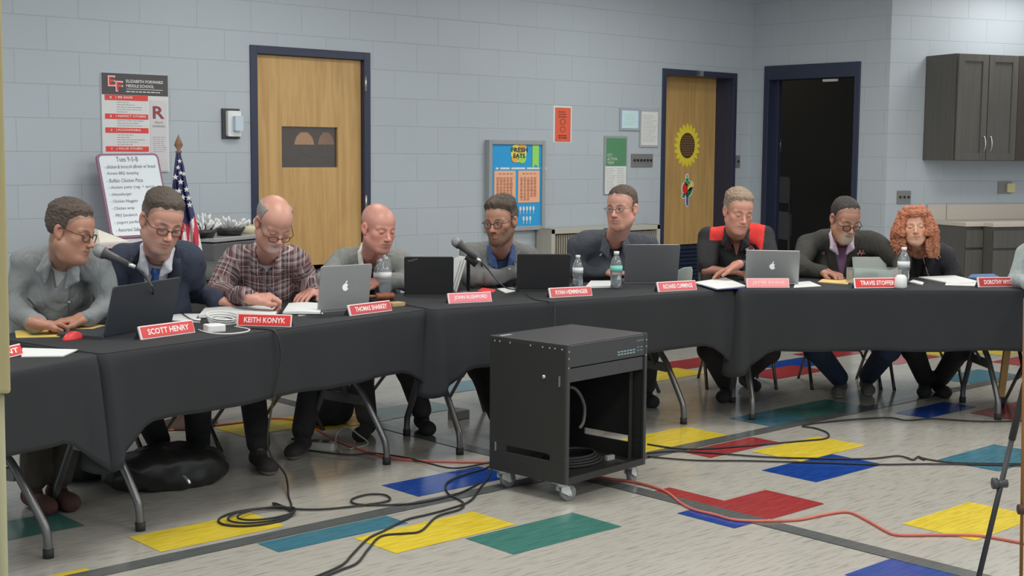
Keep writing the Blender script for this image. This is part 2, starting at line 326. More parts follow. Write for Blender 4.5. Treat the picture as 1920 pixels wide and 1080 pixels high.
lf.build('door_leaf', M_oak, d1, bevel=.002)
g = MB(); lb(g, wx0, wx1, wz0, wz1, .008, yl + .02)
g.build('glass_pane', mat('door_glass', (.55, .45, .38), rough=.03, trans=.9), d1)
lv = MB()
k = 0; z = .14
while z < zb - .02:
    Mx = Matrix.Translation(((x0 + x1) / 2, yl + .02, z)) @ Matrix.Rotation(-.6, 4, 'X'); lv.box((0, 0, 0), (x1 - x0 - .2, .008, .05), Mx); z += .036
lv.build('louver', M_navy2, d1)
hg = MB()
for z in (ony(684, 157).z, ony(686, 380).z, .3): hg.tube([(D1[1] - .05, WALLY - .02, z - .055), (D1[1] - .05, WALLY - .02, z + .055)], .008)
hg.build('hinge', M_steel, d1)
# room seen through the door glass: shelf with a lamp
bx = MB(); X0, X1 = D1[0] - .5, D1[1] + 1.2
bx.box(((X0 + X1) / 2, 9.9, 1.5), (X1 - X0, .05, 3)); bx.box((X0, 9.1, 1.5), (.05, 1.6, 3)); bx.box((X1, 9.1, 1.5), (.05, 1.6, 3)); bx.box(((X0 + X1) / 2, 9.1, .003), (X1 - X0, 1.6, .004)); bx.box(((X0 + X1) / 2, 9.1, 3), (X1 - X0, 1.6, .05))
struct('wall_storeroom', bx, mat('storeroom_paint', (.22, .17, .14), rough=.8))
sh = MB(); shc = ony(585, 295, 9.6); sh.box((shc.x, 9.65, shc.z), (1.5, .35, .03)); sh.box((shc.x - .6, 9.65, shc.z / 2), (.03, .35, shc.z)); sh.box((shc.x + .6, 9.65, shc.z / 2), (.03, .35, shc.z))
tag(sh.build('shelf', mat('brown_shelf', (.12, .09, .07)), bevel=.002), 'dim brown shelf seen through the glass of the left oak door', 'shelf')
for i, (px, py, r) in enumerate(((570, 262, .085), (611, 262, .07))):
    p = ony(px, py, 9.6); lm = MB(); lm.lathe([(.05, shc.z + .016), (.05, shc.z + .03), (.012, shc.z + .04), (.012, p.z - .04)], 14, Matrix.Translation((p.x, p.y, 0)))
    e = empty('table_lamp', (0, 0, 0)); tag(e, ('small lamp with a glowing domed shade on the shelf behind the door glass', 'fainter lamp right of the domed one behind the door glass')[i], 'lamp')
    lm.build('base', M_black, e); s_ = MB(); s_.lathe([(r, p.z - .04), (r * .8, p.z + .02), (r * .35, p.z + .06)], 16, Matrix.Translation((p.x, p.y, 0)))
    s_.build('lamp_shade', mat('lit_shade', (.8, .6, .35), emit=(1, .62, .3, (.55, .22)[i])), e)
# door 2, set deep in the wall
f = door_frame('door_2', D2[0], D2[1], D2[2], .05, .06, 0)
for xx in (D2[0] + .025, D2[1] - .025): f.box((xx, WALLY + .17, D2[2] / 2), (.05, .25, D2[2]))
f.box(((D2[0] + D2[1]) / 2, WALLY + .17, D2[2] - .025), (D2[1] - D2[0], .25, .05))
d2 = struct('door_2', f, M_navy, bevel=.003)
yl2 = WALLY + .20; lf = MB(); x0, x1 = D2[0] + .05, D2[1] - .05; zb2 = ony(1300, 457, yl2).z
lb(lf, x0, x1, zb2, D2[2] - .05, .045, yl2); lb(lf, x0, x1, .01, .12, .045, yl2); lb(lf, x0, x0 + .1, .12, zb2, .045, yl2); lb(lf, x1 - .1, x1, .12, zb2, .045, yl2)
lf.build('door_leaf', wood_mat('oak_veneer_recessed', tuple(c * K * .9 for c in lin(172, 138, 86)), tuple(c * K for c in lin(180, 146, 92))), d2)  # oak of the recessed door, close in tone to the first veneer
lv = MB(); z = .14
while z < zb2 - .02:
    lv.box((0, 0, 0), (x1 - x0 - .2, .008, .05), Matrix.Translation(((x0 + x1) / 2, yl2 + .02, z)) @ Matrix.Rotation(-.6, 4, 'X')); z += .036
lv.build('louver', M_navy2, d2)
cl_ = MB(); p = ony(1311, 138); cl_.box((p.x, WALLY - .02, p.z), (.04, .03, .045)); cl_.build('door_chime', M_steel, d2)
# sunflower decal on door 2
p = ony(1288, 273, yl2 - .002); MS = frame((p.x, yl2, p.z), (1, 0, 0)); s_ = MB(); n = 20; ring = []
ax, az = ony(1316, 273, yl2).x - p.x, (ony(1288, 231, yl2).z - p.z)
ax = az * .90
for i in range(n):
    q = 2 * PI * i / n
    for dq, rr in ((-.5, .74), (-.32, .88), (0, 1.0), (.32, .88)):
        t = q + dq * 2 * PI / n; ring.append((ax * rr * math.cos(t), az * rr * math.sin(t)))
s_.prism(ring, .006, MS); sun = empty('sunflower_decal', (0, 0, 0)); tag(sun, 'yellow sunflower cut-out with brown centre on the decorated oak door', 'decoration')
s_.build('petals', pm('sunflower_yellow', (236, 186, 52), k=1.5), sun)
s_ = MB(); s_.prism([(ax * .57 * math.cos(2 * PI * k / 28), az * .57 * math.sin(2 * PI * k / 28)) for k in range(28)], .008, MS)
s_.build('seed_disc', pm('sunflower_brown', (74, 54, 34), k=1.2), sun)
s_ = MB(); s_.cur = 0
for i in range(-4, 5):
    for j in range(-5, 6):
        x, z = i * ax * .125, j * az * .105
        if (x / ax) ** 2 + (z / az) ** 2 < .27: s_.box((x * (1 + .0 * j), -.0085, z), (ax * .085, .002, az * .06), MS)
s_.build('seeds', pm('seed_tan', (128, 98, 70), k=1.2), sun)
# produce decal
p = ony(1288, 357, yl2); MS = frame((p.x, yl2, p.z), (1, 0, 0)); u = (ony(1288, 326, yl2).z - p.z)
def blob(cx, cz, rx, rz, rot=0, n=18): return [(cx + rx * math.cos(t) * math.cos(rot) - rz * math.sin(t) * math.sin(rot), cz + rx * math.cos(t) * math.sin(rot) + rz * math.sin(t) * math.cos(rot)) for t in [2 * PI * k / n for k in range(n)]]
pr = empty('produce_decal', (0, 0, 0)); tag(pr, 'colourful fruit and vegetable tree decal below the sunflower', 'decoration')
s_ = MB()
for bl in (blob(-.2 * u, .12 * u, .33 * u, .42 * u), blob(.0, .45 * u, .27 * u, .25 * u), blob(.25 * u, .2 * u, .28 * u, .42 * u, -.7), blob(.2 * u, -.08 * u, .28 * u, .42 * u, -.7), blob(-.32 * u, -.35 * u, .2 * u, .16 * u), blob(.02 * u, -.62 * u, .17 * u, .4 * u, .05), blob(-.03 * u, .8 * u, .16 * u, .22 * u)): s_.prism(bl, .003, MS)
s_.build('backing', M_white, pr)
for nm, colr, bl in (('tomato', (196, 44, 36), blob(-.2 * u, .12 * u, .24 * u, .33 * u)), ('pepper', (60, 150, 70), blob(0, .45 * u, .19 * u, .18 * u)), ('squash', (226, 190, 110), blob(.28 * u, .24 * u, .17 * u, .33 * u, -.7)), ('leaf', (34, 96, 60), blob(.22 * u, -.08 * u, .17 * u, .33 * u, -.7)), ('stalk', (70, 74, 150), blob(.02 * u, -.62 * u, .10 * u, .32 * u, .05)), ('sprout', (110, 170, 90), blob(-.03 * u, .82 * u, .07 * u, .14 * u)), ('small_leaf', (34, 120, 80), blob(-.32 * u, -.35 * u, .13 * u, .09 * u))):
    s_ = MB(); s_.prism(bl, .005, MS); s_.build(nm, pm(nm + '_print', colr, k=1.4), pr)
# door 3: blue frame and open leafless doorway
f = MB(); X = XC
for y0, y1, z0, z1 in ((D3[1] - .055, D3[1], 0, D3[2]), (D3[0], D3[0] + .055, 0, D3[2]), (D3[0] + .055, D3[1] - .055, D3[2] - .13, D3[2])): f.box((X + .09, (y0 + y1) / 2, (z0 + z1) / 2), (.21, y1 - y0, z1 - z0))
for y in (D3[1] - .07,): f.box((X + .12, y, D3[2] / 2), (.05, .04, D3[2]))
d3 = struct('door_3', f, M_navy, bevel=.003)
h_ = MB(); q = onx(1456, 272, X + .15); h_.tube([(X + .16, D3[1] - .075, q.z - .06), (X + .16, D3[1] - .075, q.z + .06)], .009); h_.build('hinge', M_steel, d3)
# light fixture + chairs in the dark room
p = onx(1557, 147, 11.6); s_ = MB(); s_.rbox((p.x, p.y, p.z), (.05, .16, .06), .01); tag(s_.build('ceiling_sign_light', mat('dim_white', (.5, .5, .48), emit=(.8, .8, .75, .18)), bevel=.004), 'small pale box high up in the dark doorway', 'light')
for i, (px, py, X_) in enumerate(((1500, 400, 11.5), (1500, 335, 12.2))):
    p = onx(px, py, X_); e = empty('stacking_chair', (p.x, p.y, 0), math.radians(60)); tag(e, ('shadowy chair standing just inside the dark doorway', 'faint grey chair back deeper in the dark room')[i], 'chair')
    M_dc = mat('dim_grey_chair', (.11, .11, .10)); s_ = MB(); s_.rbox((0, 0, .44), (.45, .43, .03), .05); s_.build('seat', M_dc, e)
    s_ = MB(); s_.rbox((0, .2, p.z - .12), (.44, .025, .28), .05, axis=1); s_.build('backrest', M_dc, e)
    for sx in (-.2, .2):
        for sy in (-.18, .2): l_ = MB(); l_.tube([(sx, sy, 0), (sx, sy, .43 if sy < 0 else p.z)], .011); l_.build('leg', M_dc, e)
# --- cabinets
def onc_local(x, y, off): return MC.inverted() @ oncab(x, y, off)
DEP = .42
a = onc_local(1797, 99.5, DEP); b_ = onc_local(1785, 301, DEP); c_ = onc_local(1906, 200, DEP)
zt_, zb_ = a.z, b_.z; xl, xr = a.x, c_.x
cb = empty('wall_cabinet', (0, 0, 0), M=MC); tag(cb, 'dark grey two-door cabinet hung high on the wall at right', 'cabinet')
s_ = MB(); s_.box(((xl + xr) / 2, -DEP / 2 + .01, (zt_ + zb_) / 2), (xr - xl, DEP - .02, zt_ - zb_)); s_.build('body', M_cabinet, cb, bevel=.002)
for i in (0, 1):
    w2 = (xr - xl) / 2; x0 = xl + i * w2 + .004; x1 = x0 + w2 - .008; s_ = MB(); fw = .06
    for a0, a1, b0, b1, t in ((x0, x0 + fw, zb_ + .004, zt_ - .004, .022), (x1 - fw, x1, zb_ + .004, zt_ - .004, .022), (x0 + fw, x1 - fw, zt_ - .004 - fw, zt_ - .004, .022), (x0 + fw, x1 - fw, zb_ + .004, zb_ + .004 + fw, .022), (x0 + fw, x1 - fw, zb_ + fw, zt_ - fw, .012)):
        s_.box(((a0 + a1) / 2, -DEP - t / 2 + .01, (b0 + b1) / 2), (a1 - a0, t, b1 - b0))
    dd = s_.build('door', M_cabinet, cb, bevel=.0015); s_ = MB(); hx = x1 - .03 if i == 0 else x0 + .03; zc = onc_local(1850, 270, DEP).z
    s_.tube(smooth_path([(hx, -DEP - .01, zc + .065), (hx, -DEP - .035, zc + .05), (hx, -DEP - .045, zc), (hx, -DEP - .035, zc - .05), (hx, -DEP - .01, zc - .065)], 4), .006); s_.build('handle', M_steel, dd)
nb = MB(); nb.box((xr + .42, -DEP / 2 + .005, (zt_ + zb_) / 2), (.8, DEP - .01, zt_ - zb_)); tag(nb.build('wall_cabinet', pm('brown_laminate', (58, 50, 46)), M=MC, bevel=.003), 'brown-black cabinet at the right edge beside the two-door one', 'cabinet')
# base cabinet run: recessed left run and a projecting right run, each with worktop
zc = 0
def base_run(nm, lab, x0, x1, dep, zt, lab2, splash):
    e = empty(nm, (0, 0, 0), M=MC); tag(e, lab, 'cabinet', )
    s_ = MB(); s_.box(((x0 + x1) / 2, -dep / 2 - .01, (zt + .1) / 2), (x1 - x0, dep - .03, zt - .1)); s_.build('body', M_cabinet, e, bevel=.002)
    n = max(1, round((x1 - x0) / .5)); w_ = (x1 - x0) / n
    for i in range(n):
        s_ = MB(); s_.box((x0 + (i + .5) * w_, -dep - .008, (zt - .2 + .12) / 2), (w_ - .008, .02, zt - .2 - .12)); s_.build('door', M_cabinet, e, bevel=.002)
        s_ = MB(); s_.box((x0 + (i + .5) * w_, -dep - .008, zt - .105), (w_ - .008, .02, .15)); s_.build('drawer', M_cabinet, e, bevel=.002)
    s_ = MB(); s_.box(((x0 + x1) / 2, -dep / 2 - .01, zt + .018), (x1 - x0 + .02, dep + .03, .036)); s_.box(((x0 + x1) / 2, -.015, zt + .1), (x1 - x0 + .02, .02, .14))
    tag(s_.build('worktop', pm('pale_worktop', (176, 168, 158), rough=.4), M=MC, bevel=.004), lab2, 'worktop')
q = oncab(1850, 417, .55); ql = MC.inverted() @ q; zt = ql.z - .036
base_run('base_cabinet', 'grey base cabinet under the worktop behind the red-haired person', .45, ql.x, .5, zt, 'pale worktop section left of the step, behind the red-haired person', 1)
base_run('base_cabinet', 'grey base cabinet stepping forward at the right edge', ql.x + .003, ql.x + 2.0, .62, zt + .0, 'pale worktop section stepping forward at the right edge', 1)
# --- small things on walls
def wallthing(name, label, cat, px, py, w_, h_, t, m, Y=WALLY, M=None, bevel=.002, r=0):
    p = ony(px, py, Y) ; s_ = MB(); MM = frame(p, (1, 0, 0)) if M is None else M
    if r: s_.rbox((0, -t / 2, 0), (w_, t, h_), r, MM, axis=1)
    else: s_.box((0, -t / 2, 0), (w_, t, h_), MM)
    o = s_.build(name, m, bevel=bevel); tag(o, label, cat); return o, MM
def sub(parent, name, m, fn): s_ = MB(); fn(s_); return s_.build(name, m, parent)
# hand dispenser / phone by door 1
o, MM = wallthing('intercom_handset', 'white wall box with a dark backplate left of the plain oak door', 'wall box', 431, 232, .13, .20, .02, M_dark)
sub(o, 'faceplate', M_white, lambda s: s.rbox((.008, -.035, 0), (.1, .03, .17), .012, MM, axis=1)); sub(o, 'button_block', pm('pale_blue_plastic', (170, 184, 194)), lambda s: s.rbox((.022, -.065, .002), (.06, .045, .10), .008, MM, axis=1))
# switches
def switchplate(label, MM, w_, h_, n, cat='switch'):
    s_ = MB(); s_.rbox((0, -.004, 0), (w_, .008, h_), .004, MM, axis=1); o = s_.build('switch_plate', pm('steel_plate', (112, 112, 110), rough=.35, metal=.2), bevel=.001); tag(o, label, cat)
    for i in range(n): t_ = MB(); t_.box((((i + .5) / n - .5) * w_ * .92, -.016, .002), (.008, .02, .02), MM); t_.build('toggle', M_black, o)
    return o
p0, p1 = ony(1183, 300), ony(1223, 300); switchplate('six-gang steel switch plate beside the posters left of the decorated door', frame(ony(1203, 301), (1, 0, 0)), p1.x - p0.x, .115, 6)
switchplate('single steel switch between the decorated door and the wall corner', frame(ony(1382, 303), (1, 0, 0)), .07, .115, 1)
q = oncab(1694, 370); switchplate('three-gang steel switch plate above the red-haired person', frame(q, cd), .145, .115, 3)
q = oncab(1883, 352); o = switchplate('steel outlet plate with a cream cover at the right edge', frame(q, cd), .15, .11, 0, 'outlet')
s_ = MB(); s_.rbox((.03, -.014, 0), (.085, .02, .08), .006, frame(oncab(1888, 352), cd), axis=1); s_.build('cover', pm('cream_plastic', (190, 184, 140)), o)
# framed papers
def lines(s, MM, x0, x1, z0, z1, n, fill=.75, th=.0035, y=-.0012, seed=1):
    r_ = random.Random(seed)
    for i in range(n):
        z = z1 - (i + .5) * (z1 - z0) / n; x = x0; xe = x0 + (x1 - x0) * r_.uniform(fill, 1)
        while x < xe: L = r_.uniform(.012, .03); s.box((min(x + L / 2, xe), y, z), (L, .0006, th), MM); x += L + .006
o, MM = wallthing('flyer', 'orange-red flyer with a white border taped to the wall', 'flyer', 1054.5, 233, .212, .30, .002, M_paper, bevel=0)
sub(o, 'red_panel', pm('orange_red_print', (190, 82, 56), k=1.5), lambda s: s.box((0.002, -.003, -.004), (.178, .002, .278), MM))
def fl_(s):
    lines(s, MM, -.05, .055, .05, .11, 3, .6, .007, -.0045, 3); lines(s, MM, -.05, .04, -.12, -.085, 2, .7, .009, -.0045, 5)
    for k_ in (0, 1): s.tube([MM @ Vector((.0 + .03 * math.cos(t), -.0045, .02 - .06 * k_ + .022 * math.sin(t))) for t in np.linspace(0, 2 * PI, 14)[:-1]], .002, 5, closed=True)
sub(o, 'print', mat('dark_red_print', (.12, .02, .01)), fl_)
p = ony(1180, 224); o, MM = wallthing('notice_frame', 'small pale blue notice in a grey frame, left of the decorated door', 'notice', 1179.5, 224, .25, .19, .012, pm('grey_frame', (140, 148, 156)))
sub(o, 'notice', pm('pale_blue_paper', (176, 200, 212)), lambda s: s.box((0, -.0125, 0), (.205, .003, .15), MM)); sub(o, 'print', pm('pale_green_print', (170, 196, 160)), lambda s: lines(s, MM, -.07, .07, -.05, .05, 5, .7, .009, -.0145))
o, MM = wallthing('notice_frame', 'white printed sheet in a thin frame at the edge of the decorated door', 'notice', 1216, 241, .245, .325, .012, pm('thin_frame', (150, 152, 156)))
sub(o, 'notice', M_paper, lambda s: s.box((0, -.0125, 0), (.21, .003, .29), MM)); sub(o, 'print', M_grey, lambda s: lines(s, MM, -.09, .09, -.12, .12, 16, .6, .003, -.0145))
o, MM = wallthing('poster', 'poster with a green top half and white text columns below', 'poster', 1153, 310, .285, .50, .01, pm('grey_frame2', (130, 140, 136)))
sub(o, 'green_panel', pm('green_print', (74, 124, 88)), lambda s: s.box((.003, -.011, .113), (.245, .003, .235), MM)); sub(o, 'text_panel', M_paper, lambda s: s.box((-.0, -.011, -.125), (.26, .003, .235), MM))
def pf(s):
    for x0, x1 in ((-.115, -.005), (.015, .115)): lines(s, MM, x0, x1, -.23, -.02, 14, .7, .003, -.013)
sub(o, 'print', M_grey, pf)
def pf(s):
    text_mb(s, 'LET\'S', frame(MM @ Vector((-.11, -.0135, .075)), (1, 0, 0)), .06, .025); text_mb(s, 'ACTION', frame(MM @ Vector((-.11, -.0135, .042)), (1, 0, 0)), .12, .025); text_mb(s, 'TEAM', frame(MM @ Vector((-.11, -.0135, .01)), (1, 0, 0)), .08, .024)
sub(o, 'lettering', M_white, pf)
# fresh eats board
p0 = ony(909, 262); p1 = ony(1015, 262); zb3 = ony(1012, 430).z; W_, H_ = p1.x - p0.x, p0.z - zb3 - .0
MM = frame((p0.x, WALLY, zb3), (1, 0, 0)); T_ = .055
e = empty('menu_board', (0, 0, 0)); tag(e, 'tall grey framed menu board with a bright blue poster and two peach calendars', 'menu board')
s_ = MB()
for a0, a1, b0, b1 in ((0, .035, 0, H_), (W_ - .035, W_, 0, H_), (.035, W_ - .035, H_ - .035, H_), (.035, W_ - .035, 0, .035)): s_.box(((a0 + a1) / 2, -T_ / 2, (b0 + b1) / 2), (a1 - a0, T_, b1 - b0), MM)
s_.build('board_frame', pm('aluminium_frame', (136, 140, 140), rough=.35), e, bevel=.004)
s_ = MB(); s_.box((W_ / 2, -T_ + .02, H_ / 2), (W_ - .06, .006, H_ - .06), MM); s_.build('poster', pm('cyan_print', (34, 144, 200), k=1.3), e)
for i, (x0, x1, zt0, zb0) in enumerate(((.045 + .02, W_ / 2 - .012, .66, .0), (W_ / 2 + .015, W_ - .055, .66, .255))):
    s_ = MB(); zt1 = H_ * .665; zb1 = H_ * .31; s_.box(((x0 + x1) / 2, -T_ + .015, (zt1 + zb1) / 2), (x1 - x0, .004, zt1 - zb1), MM); pp = s_.build('menu_sheet', pm('peach_paper', (222, 160, 128), k=1.35), e)
    s_ = MB(); r_ = random.Random(i)
    for c in range(5):
        for r in range(6 + i):
            if i and r == 6 and c > 2: continue
            for k in range(3): s_.box((x0 + .035 + c * (x1 - x0 - .05) / 5, -T_ + .012, zt1 - .055 - r * (zt1 - zb1 - .08) / 6.6 - k * .010), (r_.uniform(.015, .032), .001, .005), MM)
    for k in range(4): s_.box((x0 + .06 + k * .04, -T_ + .012, zt1 - .025), (.025, .001, .007), MM)
    s_.build('print', pm('brown_print', (160, 100, 80)), pp)
s_ = MB(); MT = frame(MM @ Vector((W_ * .54, -T_ + .016, H_ * .865)), (1, 0, 0)); s_.prism(blob(-.005, 0, .085, .078), .003, MT); s_.prism(blob(.03, .045, .045, .036), .0035, MT, 1); s_.prism(blob(-.045, -.05, .035, .03), .0035, MT, 1); s_.prism(blob(.03, -.05, .045, .035), .0035, MT, 2)
s_.build('logo_badge', [pm('lime_yellow', (214, 208, 90), k=1.3), pm('orange_print', (234, 160, 70), k=1.3), pm('lime_green', (150, 200, 80), k=1.3)], e)
s_ = MB(); text_mb(s_, 'FRESH', frame(MM @ Vector((W_ * .54 - .088, -T_ + .009, H_ * .865 + .002)), (1, 0, 0)), .175, .038, bold=True); text_mb(s_, 'EATS', frame(MM @ Vector((W_ * .54 - .065, -T_ + .009, H_ * .865 - .043)), (1, 0, 0)), .125, .036, bold=True)
s_.build('lettering', pm('navy_print', (24, 40, 80)), e)
s_ = MB(); MT = frame(MM @ Vector((W_ * .835, -T_ + .016, H_ * .955 - .19)), (1, 0, 0)); s_.prism([(-.035, .19), (.035, .19), (.035, .0), (0, .03), (-.035, 0)], .003, MT); s_.build('ribbon', pm('ribbon_green', (140, 200, 90), k=1.3), e)
s_ = MB(); MT = frame(MM @ Vector((.08, -T_ + .015, H_ * .69)), (1, 0, 0)); x = 0
for wd in (.03, .1, .15, .14, .06): s_.box((x + wd / 2, 0, 0), (wd, .002, .015), MT); x += wd + .018
MT = frame(MM @ Vector((W_ * .6, -T_ + .015, 0)), (1, 0, 0))
for r, n_, z in ((0, 5, .175), (1, 3, .095)):
    for c in range(n_): s_.prism(blob(.0 + c * .036 + r * .036 - .02, H_ * .0 + z, .011, .019), .002, MT); s_.box((c * .036 + r * .036 - .02, 0, z - .03), (.005, .002, .025), MT)
s_.build('white_print', M_white, e)
# wall heater behind the two middle people
p0, p1 = ony(1003, 428), ony(1207, 420); s_ = MB(); zt_h = p0.z; e = empty('convector_heater', (0, -.015, 0)); tag(e, 'beige wall convector with vertical fins under the posters', 'heater')
s_.box(((p0.x + p1.x) / 2, WALLY - .09, zt_h - .02), (p1.x - p0.x, .18, .04)); s_.box(((p0.x + p1.x) / 2, WALLY - .03, (zt_h - .04) / 2), (p1.x - p0.x, .06, zt_h - .04)); s_.box((p0.x + .02, WALLY - .09, (zt_h) / 2), (.04, .18, zt_h)); s_.box((p1.x - .02, WALLY - .09, zt_h / 2), (.04, .18, zt_h))
s_.build('casing', pm('beige_enamel', (158, 156, 146), rough=.4), e, bevel=.003); s_ = MB(); x = p0.x + .06
while x < p1.x - .05: s_.box((x, WALLY - .12, (zt_h - .04 + .1) / 2), (.012, .08, zt_h - .16)); x += .026
s_.build('grille', pm('beige_grille', (140, 134, 122)), e)
# large school poster
p0 = ony(188, 136); p1 = ony(313, 145); zb4 = ony(300, 322).z; W_ = p1.x - p0.x; H_ = p0.z - zb4; MM = frame((p0.x, WALLY, zb4), (1, 0, 0))
e = empty('school_poster', (0, 0, 0)); tag(e, 'large white poster with dark header and red bands behind the whiteboard', 'poster')
s_ = MB(); s_.box((W_ / 2, -.006, H_ / 2), (W_, .01, H_), MM); s_.build('backing', M_paper, e)
hh = H_ * .215; s_ = MB(); s_.box((W_ / 2, -.0125, H_ - hh / 2), (W_ - .004, .003, hh), MM); s_.build('header', pm('charcoal_print', (72, 68, 70)), e)
s_ = MB(); s_.box((W_ * .845, -.0125, (H_ - hh) * .48), (W_ * .26, .003, (H_ - hh) * .93), MM); s_.build('side_panel', pm('pale_grey_print', (186, 184, 186)), e)
s_ = MB(); zz = [.985 - .215 - .015, .985 - .215 - .215, .985 - .215 - .355, .985 - .215 - .55]
zz = [H_ * v for v in (.755, .565, .425, .235)]; bh = H_ * .052
for z in zz: s_.box((W_ * .365, -.0125, z), (W_ * .64, .003, bh), MM)
s_.build('red_bands', M_red, e)
s_ = MB()
for z, a_, t_ in zip(zz, 'BRAV', ('| BE SAFE', '| RESPECT OTHERS', '| ACCOUNTABLE', '| VALUE OTHERS')):
    text_mb(s_, a_, frame(MM @ Vector((W_ * .115, -.015, z - .007)), (1, 0, 0)), .012, .015, bold=True); text_mb(s_, t_, frame(MM @ Vector((W_ * .2, -.015, z - .008)), (1, 0, 0)), W_ * .031 * (len(t_)) * .9, .017, bold=True)
text_mb(s_, 'ELIZABETH FORWARD', frame(MM @ Vector((W_ * .36, -.015, H_ - hh * .42)), (1, 0, 0)), W_ * .56, .019, bold=True); text_mb(s_, 'MIDDLE SCHOOL', frame(MM @ Vector((W_ * .36, -.015, H_ - hh * .64)), (1, 0, 0)), W_ * .42, .019, bold=True)
s_.box((W_ * .64, -.0145, H_ - hh * .72), (W_ * .55, .001, .003), MM); lines(s_, MM, W_ * .36, W_ * .88, H_ - hh * .88, H_ - hh * .8, 1, .95, .006, -.0145)
s_.build('lettering', M_white, e)
s_ = MB(); text_mb(s_, 'E', frame(MM @ Vector((W_ * .09, -.0155, H_ - hh * .62)), (1, 0, 0)), W_ * .11, hh * .5, 1, bold=True); text_mb(s_, 'F', frame(MM @ Vector((W_ * .2, -.017, H_ - hh * .86)), (1, 0, 0)), W_ * .11, hh * .5, 1, bold=True)
text_mb(s_, 'E', frame(MM @ Vector((W_ * .105, -.0165, H_ - hh * .57)), (1, 0, 0)), W_ * .08, hh * .4, 0, bold=True); text_mb(s_, 'F', frame(MM @ Vector((W_ * .215, -.018, H_ - hh * .81)), (1, 0, 0)), W_ * .08, hh * .4, 0, bold=True)
s_.build('emblem', [M_red, pm('emblem_edge', (214, 190, 186))], e)
s_ = MB()
for z0_, z1_, n_, sd in ((.60, .72, 5, 1), (.46, .535, 3, 2), (.27, .39, 5, 3)): lines(s_, MM, W_ * .22, W_ * .6, H_ * z0_, H_ * z1_, n_, .4, .003, -.0125, sd)
lines(s_, MM, W_ * .75, W_ * .95, H_ * .2, H_ * .37, 8, .7, .003, -.0145, 6); text_mb(s_, 'BRAVE', frame(MM @ Vector((W_ * .79, -.015, H_ * .50)), (1, 0, 0)), W_ * .12, .014); text_mb(s_, 'WARRIORS', frame(MM @ Vector((W_ * .745, -.015, H_ * .46)), (1, 0, 0)), W_ * .2, .015)
s_.build('small_print', M_grey, e)
s_ = MB(); text_mb(s_, 'R', frame(MM @ Vector((W_ * .755, -.015, H_ * .55)), (1, 0, 0)), W_ * .18, H_ * .13, bold=True); s_.build('letter_mark', pm('maroon_print', (130, 60, 64)), e)
# ================================================================== BACKGROUND THINGS
# whiteboard leaning on the wall, standing on the serving counter
ct_z = .96
wp = [ony(184, 290, 7.93), ony(300, 291, 7.93)]; Wb = wp[1].x - wp[0].x
base = ony(205, 452, 7.72); H_ = wp[0].z - ct_z
xd = (Vector((1, 0, 0))); zd = Vector((-(base.x + .02 - wp[0].x) * .75, 7.93 - 7.76, H_)); MW = frame((wp[0].x + (base.x + .02 - wp[0].x) * .75, 7.76, ct_z), (1, 0, .015), zd); Hb = zd.length
e = empty('whiteboard', (0, 0, 0)); tag(e, 'small whiteboard with a handwritten menu list leaning against the school poster', 'whiteboard')
s_ = MB(); s_.rbox((Wb / 2, -.008, Hb / 2), (Wb, .016, Hb), .03, MW, axis=1); s_.build('board_frame', pm('plum_grey_frame', (128, 92, 112)), e)
s_ = MB(); s_.rbox((Wb / 2, -.017, Hb / 2), (Wb - .028, .004, Hb - .028), .024, MW, axis=1); s_.build('writing_surface', pm('whiteboard_surface', (196, 204, 208), rough=.25), e)
s_ = MB()
M_ink = mat('marker_ink', (.17, .17, .2))
wl = ['chicken & broccoli alfredo w/ bread', 'Korean BBQ dumpling', 'Buffalo Chicken Pizza', 'chicken patty (reg. + spicy)', 'cheeseburger', 'Chicken Nuggets', 'Chicken wrap', 'PB/J Sandwich', 'yogurt parfait', 'Assorted Salads']
text_mb(s_, 'Tues 9-5-B', frame(MW @ Vector((Wb * .3, -.02, Hb * .90)), MW.to_3x3() @ Vector((1, 0, 0)), MW.to_3x3() @ Vector((0, 0, 1))), Wb * .35, .032)
for i, t_ in enumerate(wl):
    z = Hb * (.82 - i * .083); L = min(.75, len(t_) * .024) * Wb
    s2_ = MB(); text_mb(s2_, '- ' + t_, frame(MW @ Vector((Wb * .09, -.02, z)), MW.to_3x3() @ Vector((1, 0, .0)), MW.to_3x3() @ Vector((0, 0, 1))), L + .03, .024, shear=.2); s2_.build('handwritten_line', M_ink, e)
s_.build('handwritten_heading', M_ink, e)
# serving counter under the whiteboard
s_ = MB(); xa, xb = ony(168, 450, 7.6).x, ony(330, 450, 7.6).x; e = empty('serving_counter', (0, 0, 0)); tag(e, 'counter with pale top along the wall behind the man in the navy suit', 'counter')
s_.box(((xa + xb) / 2, 7.7, (ct_z - .03) / 2), (xb - xa, .5, ct_z - .03)); s_.build('body', pm('dark_counter', (78, 72, 72)), e, bevel=.004); s_ = MB(); s_.box(((xa + xb) / 2, 7.7, ct_z - .015), (xb - xa + .04, .56, .03)); s_.build('worktop', pm('pale_pink_top', (190, 178, 180), rough=.4), e, bevel=.004)
s_ = MB(); p = ony(200, 450, 7.6); MT = frame((p.x, 7.55, ct_z), (1, .2, 0)); s_.add([MT @ (Vector(v) * .75) for v in ((-.1, 0, .0), (.14, -.05, 0), (.12, .2, 0), (-.12, .2, 0), (-.08, .05, .10), (-.06, .16, .11))], [(0, 1, 4), (1, 2, 5, 4), (2, 3, 5), (3, 0, 4, 5), (0, 3, 2, 1)]); tag(s_.build('paper_wrap', pm('cream_paper', (206, 202, 190))), 'folded pile of pale paper wrap on the counter between two heads', 'paper')
